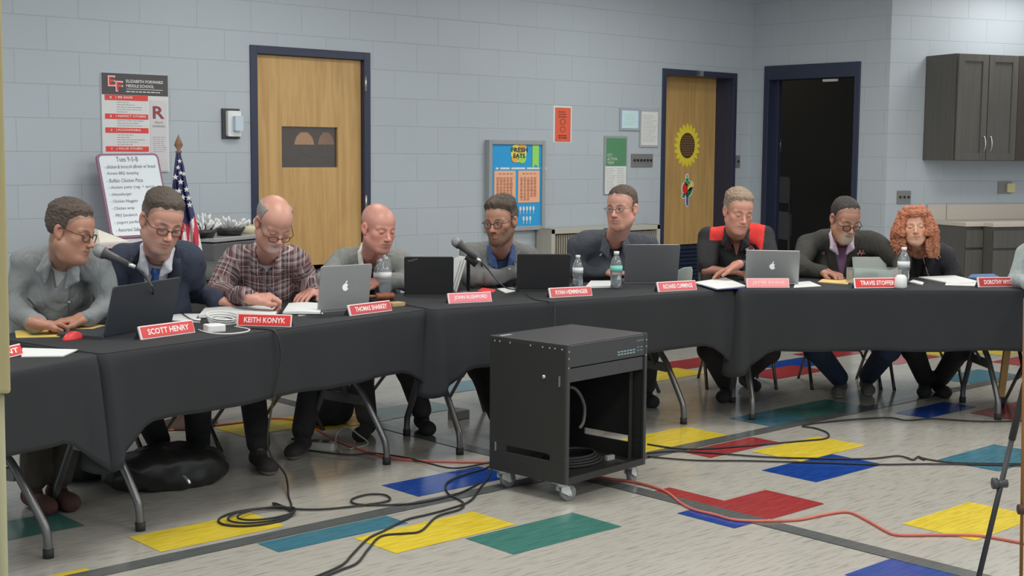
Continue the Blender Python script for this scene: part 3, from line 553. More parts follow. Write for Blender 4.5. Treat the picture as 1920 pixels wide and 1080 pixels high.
# stainless cart with cutlery trays
q0, q1, q2 = onz(402, 447, .985), onz(472, 440.5, .985), onz(368, 431, .985); u1 = (q1 - q0).normalized(); L1 = .75; u2 = Vector((-u1.y, u1.x, 0)); q = q0
MT = frame(q0, u1); e = empty('cutlery_cart', (0, 0, 0)); tag(e, 'grey metal serving cart with a bright top edge behind the plaid shirt', 'cart')
s_ = MB(); s_.box((L1 / 2, .24, .5), (L1, .48, .8), Matrix.Translation((0, 0, -.93)) if False else MT @ Matrix.Translation((0, 0, -.93))); s_.build('body', pm('grey_metal_panel', (92, 92, 94), rough=.4, metal=.3), e, bevel=.01)
s_ = MB(); s_.box((L1 / 2, .24, -.012), (L1 + .02, .5, .024), MT); s_.build('worktop', pm('bright_steel_top', (160, 160, 160), rough=.3, metal=.4), e, bevel=.004)
for cx, cy in ((.06, .05), (L1 - .06, .05), (.06, .42), (L1 - .06, .42)): s_ = MB(); s_.tube([MT @ Vector((cx - .012, cy, -.935)), MT @ Vector((cx + .012, cy, -.935))], .05, 14); s_.build('wheel', M_rubber, e)
M_bowl = mat('black_bowl', (.02, .02, .022), rough=.4); M_cream = pm('cream_tray', (196, 190, 160)); rr = random.Random(4)
bowls = [(.00, .10, .085), (.27, .10, .10), (.50, .12, .09), (.13, .34, .10), (.40, .36, .09)]
for i, (bx_, by_, br_) in enumerate(bowls):
    c = MT @ Vector((bx_ + .03, by_, 0)); e = empty('cutlery_bowl', c); lab = ['black bowl of white cutlery at the left end of the cart', 'black bowl crowded with upright white cutlery in the middle of the cart', 'cream bowl of plastic cutlery nearest the plaid collar', 'black bowl of white cutlery at the rear of the cart', 'rear right bowl of white cutlery on the cart'][i]
    tag(e, lab, 'bowl', 'cutlery bowls on the serving cart'); s_ = MB(); s_.lathe([(br_ * .7, 0), (br_, .05), (br_ - .006, .05), (br_ * .66, .006), (0.0001, .006)], 18); s_.build('bowl', M_cream if i in (2,) else M_bowl, e)
    s_ = MB()
    for k in range(26 if i in (1, 3) else 14):
        a_ = rr.uniform(0, 2 * PI); r0 = br_ * .5 * rr.random(); tilt = rr.uniform(.2, 1.0); L = rr.uniform(.07, .11); p0 = Vector((r0 * math.cos(a_), r0 * math.sin(a_), .02)); d_ = Vector((math.cos(a_) * math.sin(tilt), math.sin(a_) * math.sin(tilt), math.cos(tilt)))
        s_.tube([p0, p0 + d_ * L * .6, p0 + d_ * L * .75, p0 + d_ * L], [.004, .004, .009, .005], 5)
    s_.build('cutlery', M_white, e)
s_ = MB(); s_.rbox((.15, .2, .012), (.2, .12, .02), .03, MT); tag(s_.build('cutlery_tray', M_cream), 'shallow cream tray between the bowls on the cart', 'tray')
# dark rounded bin left of the cart
c = at(380, 480, 8.2); s_ = MB(); s_.lathe([(.13, 0), (.17, .70), (.175, .78), (.12, .84), (.0001, .86)], 20, Matrix.Translation((c.x, c.y, 0))); tag(s_.build('waste_bin', pm('dark_grey_plastic', (66, 68, 66))), 'dark grey rounded waste bin between the flag and the cart', 'bin')
# flag on a pole
fb = at(349, 420, 7.55); e = empty('flag_on_pole', (0, 0, 0)); tag(e, 'furled American flag hanging from a pole with a spear tip', 'flag')
ft = at(335, 288, 7.55); s_ = MB(); s_.tube([(ft.x + .03, ft.y, 0.02), (ft.x, ft.y, ft.z)], .013, 10); s_.lathe([(.16, 0), (.16, .015), (.05, .05), (.02, .06)], 20, Matrix.Translation((ft.x + .03, ft.y, 0))); s_.build('pole', pm('dark_wood_pole', (70, 48, 38)), e)
tp = at(338, 252, 7.55); s_ = MB(); s_.lathe([(.012, 0), (.018, .01), (.008, .02), (.024, .045), (.001, tp.z - ft.z)], 12, Matrix.Translation((ft.x, ft.y, ft.z))); s_.build('spear_tip', pm('bronze_tip', (120, 92, 70), metal=.3), e)
rows = [(286, 331, 337), (310, 328, 344), (340, 325, 349), (370, 321, 356), (400, 319, 364), (430, 322, 371), (460, 324, 377), (485, 327, 381), (508, 345, 383), (530, 360, 380)]
NU, NV = 56, 70; fm = MB(); fm.smooth = True; vs = []
def rowat(y):
    for i in range(len(rows) - 1):
        if rows[i][0] <= y <= rows[i + 1][0]: t = (y - rows[i][0]) / (rows[i + 1][0] - rows[i][0]); return [rows[i][k] * (1 - t) + rows[i + 1][k] * t for k in (1, 2)]
    return rows[-1][1:]
for j in range(NV + 1):
    y = 286 + (528 - 286) * j / NV
    l, r = rowat(y); A = .012 + .05 * j / NV
    for i in range(NU + 1):
        u = i / NU; rg = 7.55 - A * (math.sin(u * 15 + j * .02) * .6 + math.sin(u * 31 + 1) * .25 + .8 * math.sin(PI * u)); vs.append(at(l + (r - l) * u, y, rg))
fs = []; mi = []
for j in range(NV):
    for i in range(NU):
        fs.append((j * (NU + 1) + i, j * (NU + 1) + i + 1, (j + 1) * (NU + 1) + i + 1, (j + 1) * (NU + 1) + i)); u = i / NU; v = j / NV
        m_ = 0 if v < .46 + .1 * (1 - abs(u - .6) * 2) else (1 if int((u * 2.6 + v * 3.4 - (.9 if u > .5 else 0) * v) * 2.2) % 2 == 0 else 2); mi.append(m_)
for f_, m_ in zip(fs, mi): pass
fm.v = [tuple(v) for v in vs]; fm.f = fs; fm.mi = mi; fm.sm = [True] * len(fs)
fo = fm.build('flag', [pm('flag_blue', (44, 46, 84)), pm('flag_red', (176, 44, 62)), pm('flag_white', (206, 200, 200))], e); so = fo.modifiers.new('t', 'SOLIDIFY'); so.thickness = .003
s_ = MB()
for px, py in ((334, 314), (339, 324), (329, 332), (339, 341), (336, 358), (330, 360), (343, 370), (354, 371), (350, 355), (356, 384), (345, 326), (337, 302)):
    c = at(px, py, 7.455 - .0 * py); r_ = .017 - (0.004 if py < 330 else 0); MT = frame(c, Rv); s_.prism([((r_ if k % 2 == 0 else r_ * .42) * math.sin(k * PI / 5), (r_ if k % 2 == 0 else r_ * .42) * math.cos(k * PI / 5)) for k in range(10)], .003, MT)
s_.build('stars', M_white, e)
# ================================================================== TABLES AND CLOTHS
TB = {}
def table(key, p, q, zt, drop, lab, clab, feet, Lx0=0., cd_=(.2, .2, .14, .14)):
    p = Vector((*p, 0)); q = Vector((*q, 0)); d = (q - p).normalized(); n_ = Vector((-d.y, d.x, 0)); L = (q - p).length; Wd = .762
    TB[key] = (p, q, d, n_, L, zt); MT = frame(p, d)   # local x along, y toward rear, z up
    e = empty('folding_table', (0, 0, 0)); tag(e, lab, 'table', 'folding tables in the meeting row')
    s_ = MB(); s_.rbox((L / 2, Wd / 2, zt - .03), (L - .02, Wd - .02, .045), .03, MT); s_.build('tabletop', pm('grey_tabletop', (120, 118, 112)), e)
    for fx in feet:
        for side in (0, 1):
            f_ = lambda yy: (Wd - yy) if side else yy
            pts = [(fx - .02, f_(.33), zt - .05), (fx - .02, f_(.31), .42), (fx - .01, f_(.25), .32), (fx, f_(.145), .15), (fx, f_(.115), .09), (fx, f_(.11), .0)]
            s_ = MB(); s_.tube([MT @ Vector(v) for v in smooth_path(pts, 5)], .0165, 10); lg = s_.build('leg', M_tleg, e)
            s_ = MB(); s_.tube([MT @ Vector((fx, f_(.11), 0)), MT @ Vector((fx, f_(.111), .035))], .020, 12); s_.build('foot_cap', M_rubber, lg)
        s_ = MB(); s_.box((fx - .01, Wd / 2, .30), (.018, Wd - 2 * .25, .05), MT); s_.build('crossbar', M_tleg, e, bevel=.003)
        s_ = MB(); s_.tube([MT @ Vector((fx - .01, .35, .3)), MT @ Vector((fx + (.25 if fx < L / 2 else -.25), .38, zt - .06))], .008); s_.build('brace', M_tleg, e)
    # cloth
    cr_ = .03; per = []; hx, hy = L / 2, Wd / 2; seg = 12
    def line(a, b, n): return [(a[0] + (b[0] - a[0]) * k / n, a[1] + (b[1] - a[1]) * k / n, None) for k in range(n)]
    corners = [(1, 1, 0, 2), (-1, 1, 90, 3), (-1, -1, 180, 0), (1, -1, 270, 1)]   # idx into cd_: fl, fr, rr, rl
    pts = []
    for ci, (sx, sy, a0, idx) in enumerate(corners):
        for k in range(seg + 1):
            t = math.radians(a0 + 90 * k / seg); pts.append((sx * (hx - cr_) + cr_ * math.cos(t), sy * (hy - cr_) + cr_ * math.sin(t), math.cos(t), math.sin(t), idx, abs(k / seg - .5) * 2))
        nx = corners[(ci + 1) % 4]; t = math.radians(a0 + 90); a = (sx * (hx - cr_) + cr_ * math.cos(t), sy * (hy - cr_) + cr_ * math.sin(t)); b = (nx[0] * (hx - cr_) + cr_ * math.cos(t), nx[1] * (hy - cr_) + cr_ * math.sin(t))
        n = 40 if abs(a[0] - b[0]) > .5 else 20
        for k in range(1, n): pts.append((a[0] + (b[0] - a[0]) * k / n, a[1] + (b[1] - a[1]) * k / n, math.cos(t), math.sin(t), -1, 0))
    N = len(pts); R_ = random.Random(key); ph = [R_.uniform(0, 6.28) for _ in range(6)]; rowsn = 16; V = []; zt2 = zt + .004
    cpos = [(-hx, -hy), (hx, -hy), (hx, hy), (-hx, hy)]
    for j in range(rowsn + 1):
        v = j / rowsn
        for i, (x, y, nx, ny, idx, kk) in enumerate(pts):
            # distance to nearest corner
            dc, ic = min((math.hypot(x - cx, y - cy), ii) for ii, (cx, cy) in enumerate(cpos)); w_ = max(0, 1 - dc / .20)
            ex = cd_[ic] * (w_ ** 1.3); dp = drop + ex + .004 * math.sin(x * 9 + ph[0])
            s_arc = x * 1.0 + y * 1.0
            rip = .007 * math.sin(x * 11 + y * 9 + ph[1]) + .004 * math.sin(x * 27 + y * 21 + ph[2])
            fold = .030 * w_ * math.sin(dc * 60 + ph[3])
            if j == 0: o_ = 0; z = zt2
            elif j == 1: o_ = .006; z = zt2 - .006
            else: o_ = .008 + v * (.008 + rip) + v * w_ * .045 + v ** .6 * fold; z = zt2 - .006 - (dp - .006) * (v - 1 / rowsn) / (1 - 1 / rowsn)
            V.append(MT @ Vector((hx + x + nx * o_, hy + y + ny * o_, z)))
    fs = []
    for j in range(rowsn):
        for i in range(N): fs.append((j * N + i, j * N + (i + 1) % N, (j + 1) * N + (i + 1) % N, (j + 1) * N + i))
    cb_ = MB(); cb_.smooth = True; cb_.add(V, fs); cb_.smooth = False; cb_.add([V[i] for i in range(N)], [tuple(range(N))])
    o = cb_.build('tablecloth', M_cloth); tag(o, clab, 'tablecloth', 'black tablecloths'); so = o.modifiers.new('t', 'SOLIDIFY'); so.thickness = .003; so.offset = -1
    return MT
def foot_s(key_p, key_q, px, py):
    p = Vector((*key_p, 0)); d = (Vector((*key_q, 0)) - p).normalized(); return (onz(px, py) - p).dot(d)
z1, z2, z3, z4 = .74, .74, .745, .755
a2, b2 = onz(190, 667, z2), onz(806, 582, z2); a3, b3 = onz(812, 583.5, z3), onz(1378, 545.5, z3)
p2, q2 = (a2.x, a2.y), (b2.x, b2.y); p3, q3 = (a3.x, a3.y), (b3.x, b3.y)
p4 = onz(1385, 543.5, z4); t4 = onz(1900, 545, z4); d4 = (t4 - p4).normalized(); q4 = p4 + d4 * 1.83; p4 = (p4.x, p4.y); q4 = (q4.x, q4.y)
t1 = onz(22, 698, z1); q1_ = onz(184, 667, z1); d1_ = (q1_ - t1).normalized(); p1_ = q1_ - d1_ * 1.83; p1 = (p1_.x, p1_.y); q1 = (q1_.x, q1_.y)
MT1 = table('T1', p1, q1, z1, .29, 'cloth-covered folding table cut by the left edge of the photo', 'black tablecloth on the table at the left edge', [.25, foot_s(p1, q1, 85, 1045)], cd_=(.15, .17, .10, .12))
MT2 = table('T2', p2, q2, z2, .285, 'cloth-covered folding table in front of the navy suit and plaid shirt', 'black tablecloth of the table where two nameplates flank a white charger', [foot_s(p2, q2, 256, 993), foot_s(p2, q2, 733, 872)], cd_=(.17, .14, .12, .12))
MT3 = table('T3', p3, q3, z3, .30, 'cloth-covered folding table behind the open equipment rack', 'black tablecloth of the table behind the equipment rack', [foot_s(p3, q3, 851, 848), foot_s(p3, q3, 1290, 797)], cd_=(.13, .16, .12, .12))
MT4 = table('T4', p4, q4, z4, .345, 'cloth-covered folding table at the right, before the red-haired person', 'black tablecloth of the right-hand table', [foot_s(p4, q4, 1413, 790), foot_s(p4, q4, 1898, 800)], cd_=(.16, .14, .12, .12))
ZT = {'T1': z1 + .005, 'T2': z2 + .005, 'T3': z3 + .005, 'T4': z4 + .005}
# ================================================================== THINGS ON THE TABLES
def paper(label, pts, z, t=.003, m=None, cat='paper', name='paper_sheet', group=None):
    P_ = [onz(x, y, z + t) for x, y in pts]; s_ = MB(); n = len(P_); s_.add([(p.x, p.y, z) for p in P_] + [(p.x, p.y, z + t) for p in P_], [tuple(range(n))[::-1], tuple(range(n, 2 * n))] + [(i, (i + 1) % n, (i + 1) % n + n, i + n) for i in range(n)])
    return tag(s_.build(name, m or M_paper), label, cat, group)
def nameplate(label, x0, y0, x1, y1, z, txt, colr, hpx, edge=(206, 196, 196), lean=.35, txtcol=(226, 214, 212)):
    a, b = onz(x0, y0, z), onz(x1, y1, z); L = (b - a).length; d = (b - a).normalized(); nn = Vector((-d.y, d.x, 0)); h = hpx / FPX * a.xy.length * 1.02
    upv = Vector((0, 0, 1)) * math.cos(lean) + nn * math.sin(lean); MT = frame(a, d, upv)
    e = empty('nameplate', (0, 0, 0)); tag(e, label, 'nameplate')
    s_ = MB(); s_.rbox((L / 2, -.001, h / 2), (L, .008, h), .002, MT, axis=1); s_.build('holder', pm('holder_edge', edge), e)
    s_ = MB(); s_.box((L / 2 + .002, -.006, h / 2), (L - .012, .003, h - .010), MT); s_.build('red_panel', pm('nameplate_red', colr, k=1.25), e)
    s_ = MB(); text_mb(s_, txt, frame(MT @ Vector((L * .12 + .004, -.0078, h * .28)), d, upv), L * .76, h * .44, ext=.0003, bold=True); s_.build('lettering', pm('nameplate_letters', txtcol, k=1.3), e)
    bk = MB(); MB_ = frame(a + nn * (.002), d); bk.add([MB_ @ Vector(v) for v in ((.004, .001, 0), (L - .004, .001, 0), (L - .004, .045, 0), (.004, .045, 0), (.004, math.sin(lean) * h * .8 + .002, h * .72), (L - .004, math.sin(lean) * h * .8 + .002, h * .72))], [(0, 3, 2, 1), (3, 4, 5, 2), (0, 4, 3), (1, 2, 5), (0, 1, 5, 4)])
    bk.build('stand', M_black, e); return e
nameplate('red nameplate at the far left edge, its end letters showing beside a paper', -35, 684, 42, 665, ZT['T1'], 'GRANT', (200, 60, 56), 21)
nameplate('red nameplate on the table corner just right of the dark slate laptop', 264, 638, 365, 624, ZT['T2'], 'SCOTT HENRY', (196, 66, 64), 25)
nameplate('bright red nameplate just right of the white charger', 444, 611, 546, 614, ZT['T2'], 'KEITH KONYK', (206, 44, 40), 23, lean=.25)
nameplate('red nameplate in front of the gavel and white-labelled bottle', 656, 593, 734, 583, ZT['T2'], 'THOMAS SHARKEY', (184, 62, 66), 21)
nameplate('faded pink nameplate below the stand microphone', 841, 570, 922, 566, ZT['T3'], 'JOHN RUSHFORD', (214, 120, 128), 20, edge=(222, 180, 184))
nameplate('red nameplate in front of the left bottle of the middle pair', 1031, 559, 1110, 555, ZT['T3'], 'RYAN HEMMINGER', (196, 82, 84), 19)
nameplate('red nameplate at the right end of the middle table, below the large grey laptop', 1234, 548, 1306, 544, ZT['T3'], 'RICHARD CUMMINGS', (204, 92, 94), 19)
nameplate('pale pink nameplate in front of the silver laptop with white logo at right', 1400, 540, 1480, 540, ZT['T4'], 'JAMIE EVANS', (226, 140, 142), 18, edge=(226, 176, 176), txtcol=(232, 180, 180))
nameplate('red nameplate in front of the clear plastic container', 1602, 541, 1686, 540, ZT['T4'], 'TRAVIS STOFFER', (192, 52, 52), 19)
nameplate('red nameplate near the right edge, beyond the white pages', 1834, 539, 1917, 538, ZT['T4'], 'DOROTHY WYCOFF', (176, 44, 48), 18)
def laptop(label, bl, br, z, hpx, m_lid, lean, logo=None, thin=.008, shift=0., rim=None):
    a, b = onz(*bl, z), onz(*br, z); d = (b - a).normalized(); L = (b - a).length; nn = Vector((-d.y, d.x, 0)); h = hpx / FPX * a.xy.length
    upv = (Vector((0, 0, 1)) * math.cos(lean) - nn * math.sin(lean) + d * shift).normalized(); h = h / math.cos(lean); MT = frame(a + Vector((0, 0, .012)), d, upv)
    # keep the sideways slope the hinge line has in the photo
    e = empty('laptop', (0, 0, 0)); tag(e, label, 'laptop'); s_ = MB(); s_.rbox((L / 2, thin / 2, h / 2), (L, thin, h), .010, MT, axis=1); lid = s_.build('lid', m_lid, e, bevel=.0015)
    s_ = MB(); s_.box((L / 2, thin + .0012, h / 2 + .005), (L - .02, .001, h - .03), MT); s_.build('screen', mat('laptop_screen', (.03, .03, .04), rough=.2, emit=(.6, .75, 1, .5)), e)
    MB_ = frame(a, d); s_ = MB(); s_.rbox((L / 2, .004 + .115, .008), (L, .23, .015), .01, MB_); s_.build('keyboard_base', m_lid, e, bevel=.002)
    if logo == 'apple':
        cx, cz, r_ = L / 2, h * .5, .017; s_ = MB()
        o_ = [(cx + r_ * 1.0 * (1 + .10 * math.cos(2 * t) ) * math.cos(t) * .95, cz + r_ * 1.08 * math.sin(t) * (1 - .10 * (math.cos(t) ** 8))) for t in [2 * PI * k / 30 for k in range(30)]]
        o_ = [((cx + r_ * .55, z_) if (x_ > cx + r_ * .62 and abs(z_ - cz - r_ * .1) < r_ * .5) else (x_, z_)) for x_, z_ in o_]
        s_.prism(o_, .0012, MT); s_.prism(blob(cx + r_ * .18, cz + r_ * 1.5, r_ * .18, r_ * .42, -.5, 10), .0012, MT); s_.build('logo', mat('glowing_logo', (.8, .82, .82), emit=(.9, .95, .95, .25)), e)
    elif logo: s_ = MB(); text_mb(s_, logo[0], MT @ frame((L * logo[1], -.0004, h * logo[2]), (1, 0, logo[4] if len(logo) > 4 else 0)), logo[3]); s_.build('logo', M_grey, e)
    return e
M_alu = mat('silver_aluminium', (.37, .385, .385), rough=.38, metal=.35); M_lb = mat('matte_black_lid', (.028, .028, .030), rough=.5); M_ln = mat('dark_slate_lid', (.034, .04, .05), rough=.5); M_lg = mat('grey_lid', (.17, .175, .185), rough=.35, metal=.4)
laptop('dark slate laptop in front of the man in the navy suit', (196, 638), (322, 612), ZT['T1'], 92, M_ln, .25, shift=.08)
laptop('silver laptop with glowing white logo before the bald man in the blazer', (596, 588), (691, 580), ZT['T2'], 84, M_alu, .16, 'apple', shift=.0)
laptop('black laptop with a small corner word, left of the stand microphone', (758, 555), (850, 555), ZT['T3'], 71, M_lb, .3, ('ThinkPad', .08, .86, .05, .3), shift=.1)
laptop('black laptop without lettering between the microphone and the bottles', (968, 546), (1067, 546), ZT['T3'], 67, M_lb, .3, shift=.05)
laptop('large grey laptop in front of the charcoal pullover', (1170, 532), (1270, 532), ZT['T3'], 71, M_lg, .3, shift=.02)
laptop('silver laptop with white logo behind the pale pink nameplate', (1397, 532), (1497, 534), ZT['T4'], 60, M_alu, .35, 'apple', shift=.0)
M_bot = mat('clear_bottle', (.86, .9, .92), rough=.04, trans=.92, spec=.6); M_cap = mat('white_cap', (.75, .77, .78), rough=.4)
def bottle(label, px, py, z, hpx, lab_m, full=.6):
    c = onz(px, py, z); k = hpx / FPX * c.xy.length / .205; e = empty('water_bottle', c); tag(e, label, 'bottle'); S_ = lambda pr: [(r * k, zz * k) for r, zz in pr]
    s_ = MB(); s_.lathe(S_([(.024, .0), (.031, .004), (.032, .015), (.030, .03), (.032, .045), (.030, .06), (.032, .075), (.032, .115), (.0325, .13), (.028, .15), (.019, .172), (.0125, .183), (.0125, .192), (.011, .192), (.011, .183), (.0175, .171), (.0265, .149), (.031, .13), (.030, .075), (.028, .06), (.030, .03), (.029, .006), (.0001, .004)]), 22); s_.build('body', M_bot, e)
    s_ = MB(); s_.lathe(S_([(.0145, .188), (.0145, .205), (.0001, .205)]), 16); s_.build('cap', M_cap, e)
    s_ = MB(); s_.lathe(S_([(.0332, .095), (.0335, .128)]), 22); l_ = s_.build('label', lab_m, e)
    if full: s_ = MB(); s_.lathe(S_([(.0001, .006), (.027, .008), (.0275, .05), (.028, .09 * full * 1.4), (.0001, .09 * full * 1.4)]), 18); s_.build('water', mat('water', (.75, .82, .84), rough=.02, trans=.85), e)
bottle('water bottle with white label between the silver laptop and the blazer', 722, 557, ZT['T2'], 76, M_paper); bottle('left water bottle of the middle pair, with white label', 1083, 540, ZT['T3'], 62, M_paper)
bottle('right water bottle of the middle pair, with green-blue label', 1155, 542, ZT['T3'], 71, pm('aqua_label', (110, 180, 170), k=1.3), .6); bottle('water bottle with white label left of the red-haired person', 1693, 533, ZT['T4'], 67, M_paper, .7)
bottle('small clear bottle tucked behind the white-labelled one by the blazer', 711, 553, ZT['T2'], 68, M_paper, 0)
# gavel on its sound block
c = onz(742, 574, ZT['T2']); s_ = MB(); s_.rbox((c.x, c.y, c.z + .01), (.08, .06, .02), .006); tag(s_.build('sound_block', pm('light_wood_block', (158, 132, 88)), bevel=.003), 'light wooden sound block beside the gavel', 'sound block')
c = onz(722, 566, ZT['T2']); s_ = MB(); ax = Vector((.9, -.3, 0)).normalized(); e = empty('gavel', (0, 0, 0)); tag(e, 'brown wooden gavel lying behind a red nameplate', 'gavel'); c.z += .028
s_.tube([c + ax * v for v in (-.045, -.037, -.033, -.015, .015, .033, .037, .045)], [.018, .021, .017, .020, .020, .017, .021, .018], 16); Mg = wood_mat('gavel_wood', lin(120, 66, 40), lin(160, 100, 66)); s_.build('head', Mg, e)
s_ = MB(); s_.tube([c, c + Vector((-.12, .12, -.005))], [.008, .011]); s_.build('handle', Mg, e)
# papers and pads
paper('white sheets beside the nameplate at the far left', [(42, 652), (146, 655), (118, 667), (40, 668)], ZT['T1'], .004)
M_man = pm('manila', (198, 172, 110)); M_yel = pm('yellow_pad', (206, 180, 96))
paper('yellow pad under the hands of the man in the grey shirt', [(28, 620), (120, 612), (112, 630), (30, 632)], ZT['T1'], .006, M_yel, 'notepad', 'notepad')
a = onz(108, 626, ZT['T1']); b = onz(202, 622, ZT['T1']); s_ = MB(); d_ = (b - a).normalized(); MT = frame(a, d_); L = (b - a).length
for i in range(3): s_.add([MT @ Vector(v) for v in ((0, .0, .012 + i * .006), (L, 0, .002 + i * .005), (L, .1, .004 + i * .006), (0, .1, .018 + i * .008), (.0, .0, .008 + i * .006), (L, 0, .0 + i * .005), (L, .1, 0 + i * .006), (0, .1, .01 + i * .008))], [(0, 1, 2, 3), (4, 7, 6, 5), (0, 4, 5, 1), (1, 5, 6, 2), (2, 6, 7, 3), (3, 7, 4, 0)])
tag(s_.build('folder_stack', M_man), 'small stack of manila folders left of the dark slate laptop', 'folder')
c = onz(137, 637, ZT['T1']); s_ = MB(); s_.smooth = True
n = 14; vs = []; fs = []
for i in range(9):
    for k in range(n): t = i / 8 * PI / 2; q = 2 * PI * k / n; vs.append((c.x + .052 * math.cos(t) * math.cos(q - .3), c.y + .032 * math.cos(t) * math.sin(q) - .0 + .01 * math.cos(t) * math.cos(q), c.z + .034 * math.sin(t)))
for i in range(8):
    for k in range(n): fs.append((i * n + k, i * n + (k + 1) % n, (i + 1) * n + (k + 1) % n, (i + 1) * n + k))
s_.add(vs, fs + [tuple(range(n))[::-1]]); tag(s_.build('computer_mouse', pm('red_mouse', (196, 54, 54), rough=.35)), 'red computer mouse on the table at left', 'mouse')
M_binder = mat('black_binder', (.03, .03, .033), rough=.5)
def binder(label, pts, z, t):
    P_ = [onz(x, y, z + t) for x, y in pts]; c = sum(P_, Vector()) / 4; e = empty('open_binder', (0, 0, 0)); tag(e, label, 'binder'); s_ = MB()
    s_.add([(p.x, p.y, z) for p in P_] + [(p.x, p.y, z + .008) for p in P_], [(3, 2, 1, 0), (4, 5, 6, 7), (0, 1, 5, 4), (1, 2, 6, 5), (2, 3, 7, 6), (3, 0, 4, 7)]); s_.build('cover', M_binder, e)
    Q = [c + (p - c) * .95 for p in P_]; s_ = MB(); s_.smooth = False; vs = []; n = 10
    for i in range(n + 1):
        u = i / n; zz = z + .010 + (t - .01) * (.55 + .45 * math.sin(PI * min(1, u * 1.1)))
        for A, B in ((Q[0], Q[1]), (Q[3], Q[2])): p = A.lerp(B, u); vs += [(p.x, p.y, z + .008), (p.x, p.y, zz)]
    fs = []
    for i in range(n): o_ = i * 4; fs += [(o_ + 1, o_ + 5, o_ + 7, o_ + 3), (o_, o_ + 4, o_ + 5, o_ + 1), (o_ + 2, o_ + 3, o_ + 7, o_ + 6), (o_, o_ + 2, o_ + 6, o_ + 4)]
    fs += [(0, 1, 3, 2), (n * 4, n * 4 + 2, n * 4 + 3, n * 4 + 1)]; s_.add(vs, fs); s_.build('pages', M_paper, e)
binder('thick open binder of white pages before the navy suit', [(368, 588), (520, 586), (528, 570), (385, 569)], ZT['T2'], .028)
binder('open binder under the writing hands of the plaid shirt', [(528, 584), (602, 584), (606, 566), (540, 566)], ZT['T2'], .02)
paper('white sheet on the table edge in front of the silver laptop', [(525, 590), (600, 598), (654, 592), (600, 584)], ZT['T2'], .002); paper('white papers left of the thick binder', [(322, 600), (375, 604), (378, 588), (326, 588)], ZT['T2'], .006)
paper('papers between the binders and the silver laptop', [(560, 592), (606, 588), (600, 578), (548, 580)], ZT['T2'], .003)
paper('white paper right of the stand microphone', [(932, 541), (948, 549), (966, 546), (966, 537)], ZT['T3'], .004); paper('red edged folder beside the stand microphone', [(895, 545), (925, 548), (930, 543), (905, 539)], ZT['T3'], .004, M_red, 'folder', 'folder')
paper('crumpled white papers between the two middle bottles', [(1098, 537), (1150, 536), (1148, 526), (1108, 526)], ZT['T3'], .012); paper('white papers at the left end of the right-hand table', [(1300, 529), (1345, 541), (1400, 536), (1360, 520)], ZT['T4'], .006)
paper('blue folder under white papers at the left end of the right-hand table', [(1312, 534), (1342, 543), (1400, 540), (1352, 531)], ZT['T4'], .002, pm('blue_folder', (40, 52, 96)), 'folder', 'folder')
paper('white sheet right of the silver laptop on the right-hand table', [(1488, 539), (1540, 536), (1518, 527), (1492, 529)], ZT['T4'], .003); paper('manila envelope under the hand in the dark jacket', [(1534, 528), (1590, 532), (1596, 524), (1542, 523)], ZT['T4'], .005, M_man, 'envelope', 'envelope')
paper('white pages in front of the red-haired person', [(1722, 519), (1790, 532), (1838, 528), (1790, 516)], ZT['T4'], .006); paper('small white sheet behind the nameplate at right', [(1772, 534), (1838, 536), (1846, 528), (1776, 527)], ZT['T4'], .003)
paper('blue folder behind the right-hand nameplate', [(1815, 520), (1880, 522), (1862, 513), (1822, 514)], ZT['T4'], .008, pm('slate_blue_folder', (66, 92, 128)), 'folder', 'folder'); paper('small white paper beside the right water bottle', [(1704, 528), (1730, 533), (1732, 529), (1712, 524)], ZT['T4'], .006)
# white charger with coiled cord
c = onz(409, 623, ZT['T2']); e = empty('laptop_charger', (0, 0, 0)); tag(e, 'white laptop charger with its cord coiled, beside a bright red nameplate', 'charger'); s_ = MB(); Mx = Matrix.Translation((c.x, c.y + .03, c.z + .016)) @ Matrix.Rotation(-.2, 4, 'Z'); s_.rbox((0, 0, 0), (.078, .078, .03), .012, Mx); s_.build('brick', M_white, e, bevel=.004)
s_ = MB(); c2 = onz(418, 607, ZT['T2'])
for k in range(4): s_.tube([(c2.x + (.06 + .004 * k) * math.cos(t), c2.y + (.06 + .003 * k) * math.sin(t), c2.z + .006 + .01 * k + .012 * math.sin(t)) for t in np.linspace(0, 2 * PI, 26)[:-1]], .0035, 6, closed=True)
s_.tube(smooth_path([onz(x, y, ZT['T2'] + .004) for x, y in ((440, 612), (466, 617), (462, 622), (430, 626), (400, 625), (380, 621), (372, 618))], 6), .003, 6); s_.build('cord', M_white, e)
s_ = MB(); s_.tube(smooth_path([onz(x, y, ZT['T2'] + .01) for x, y in ((330, 575), (345, 590), (362, 600), (380, 602))], 5), .0025, 6); tag(s_.build('thin_cable', M_black), 'thin black cable crossing the papers beside the dark laptop', 'cable')
# microphones
M_micg = mat('grille_metal', (.30, .32, .32), rough=.4, metal=.6, bump=.4, bscale=1500); M_micb = mat('mic_body', (.045, .046, .05), rough=.4)
def mic(label, head, tail, rng, stand, base, cable, stand_top=None):
    e = empty('microphone', (0, 0, 0)); tag(e, label, 'microphone'); h = at(*head, rng); t_ = at(*tail, rng - .02); d_ = (t_ - h).normalized(); s_ = MB()
    M_ = frame(h, d_.orthogonal(), d_); s_.lathe([(.0001, -.028), (.015, -.024), (.025, -.010), (.0265, .004), (.025, .014)], 20, M_); s_.build('grille', M_micg, e)
    s_ = MB(); L = (t_ - h).length; s_.lathe([(.0255, .014), (.026, .018), (.020, .03), (.017, L * .5), (.012, L), (.0001, L)], 18, M_); s_.build('body', M_micb, e)
    s_ = MB(); s_.lathe([(.009, L), (.009, L + .03), (.0001, L + .03)], 12, M_); s_.build('connector', M_steel, e); return e, h, t_, d_
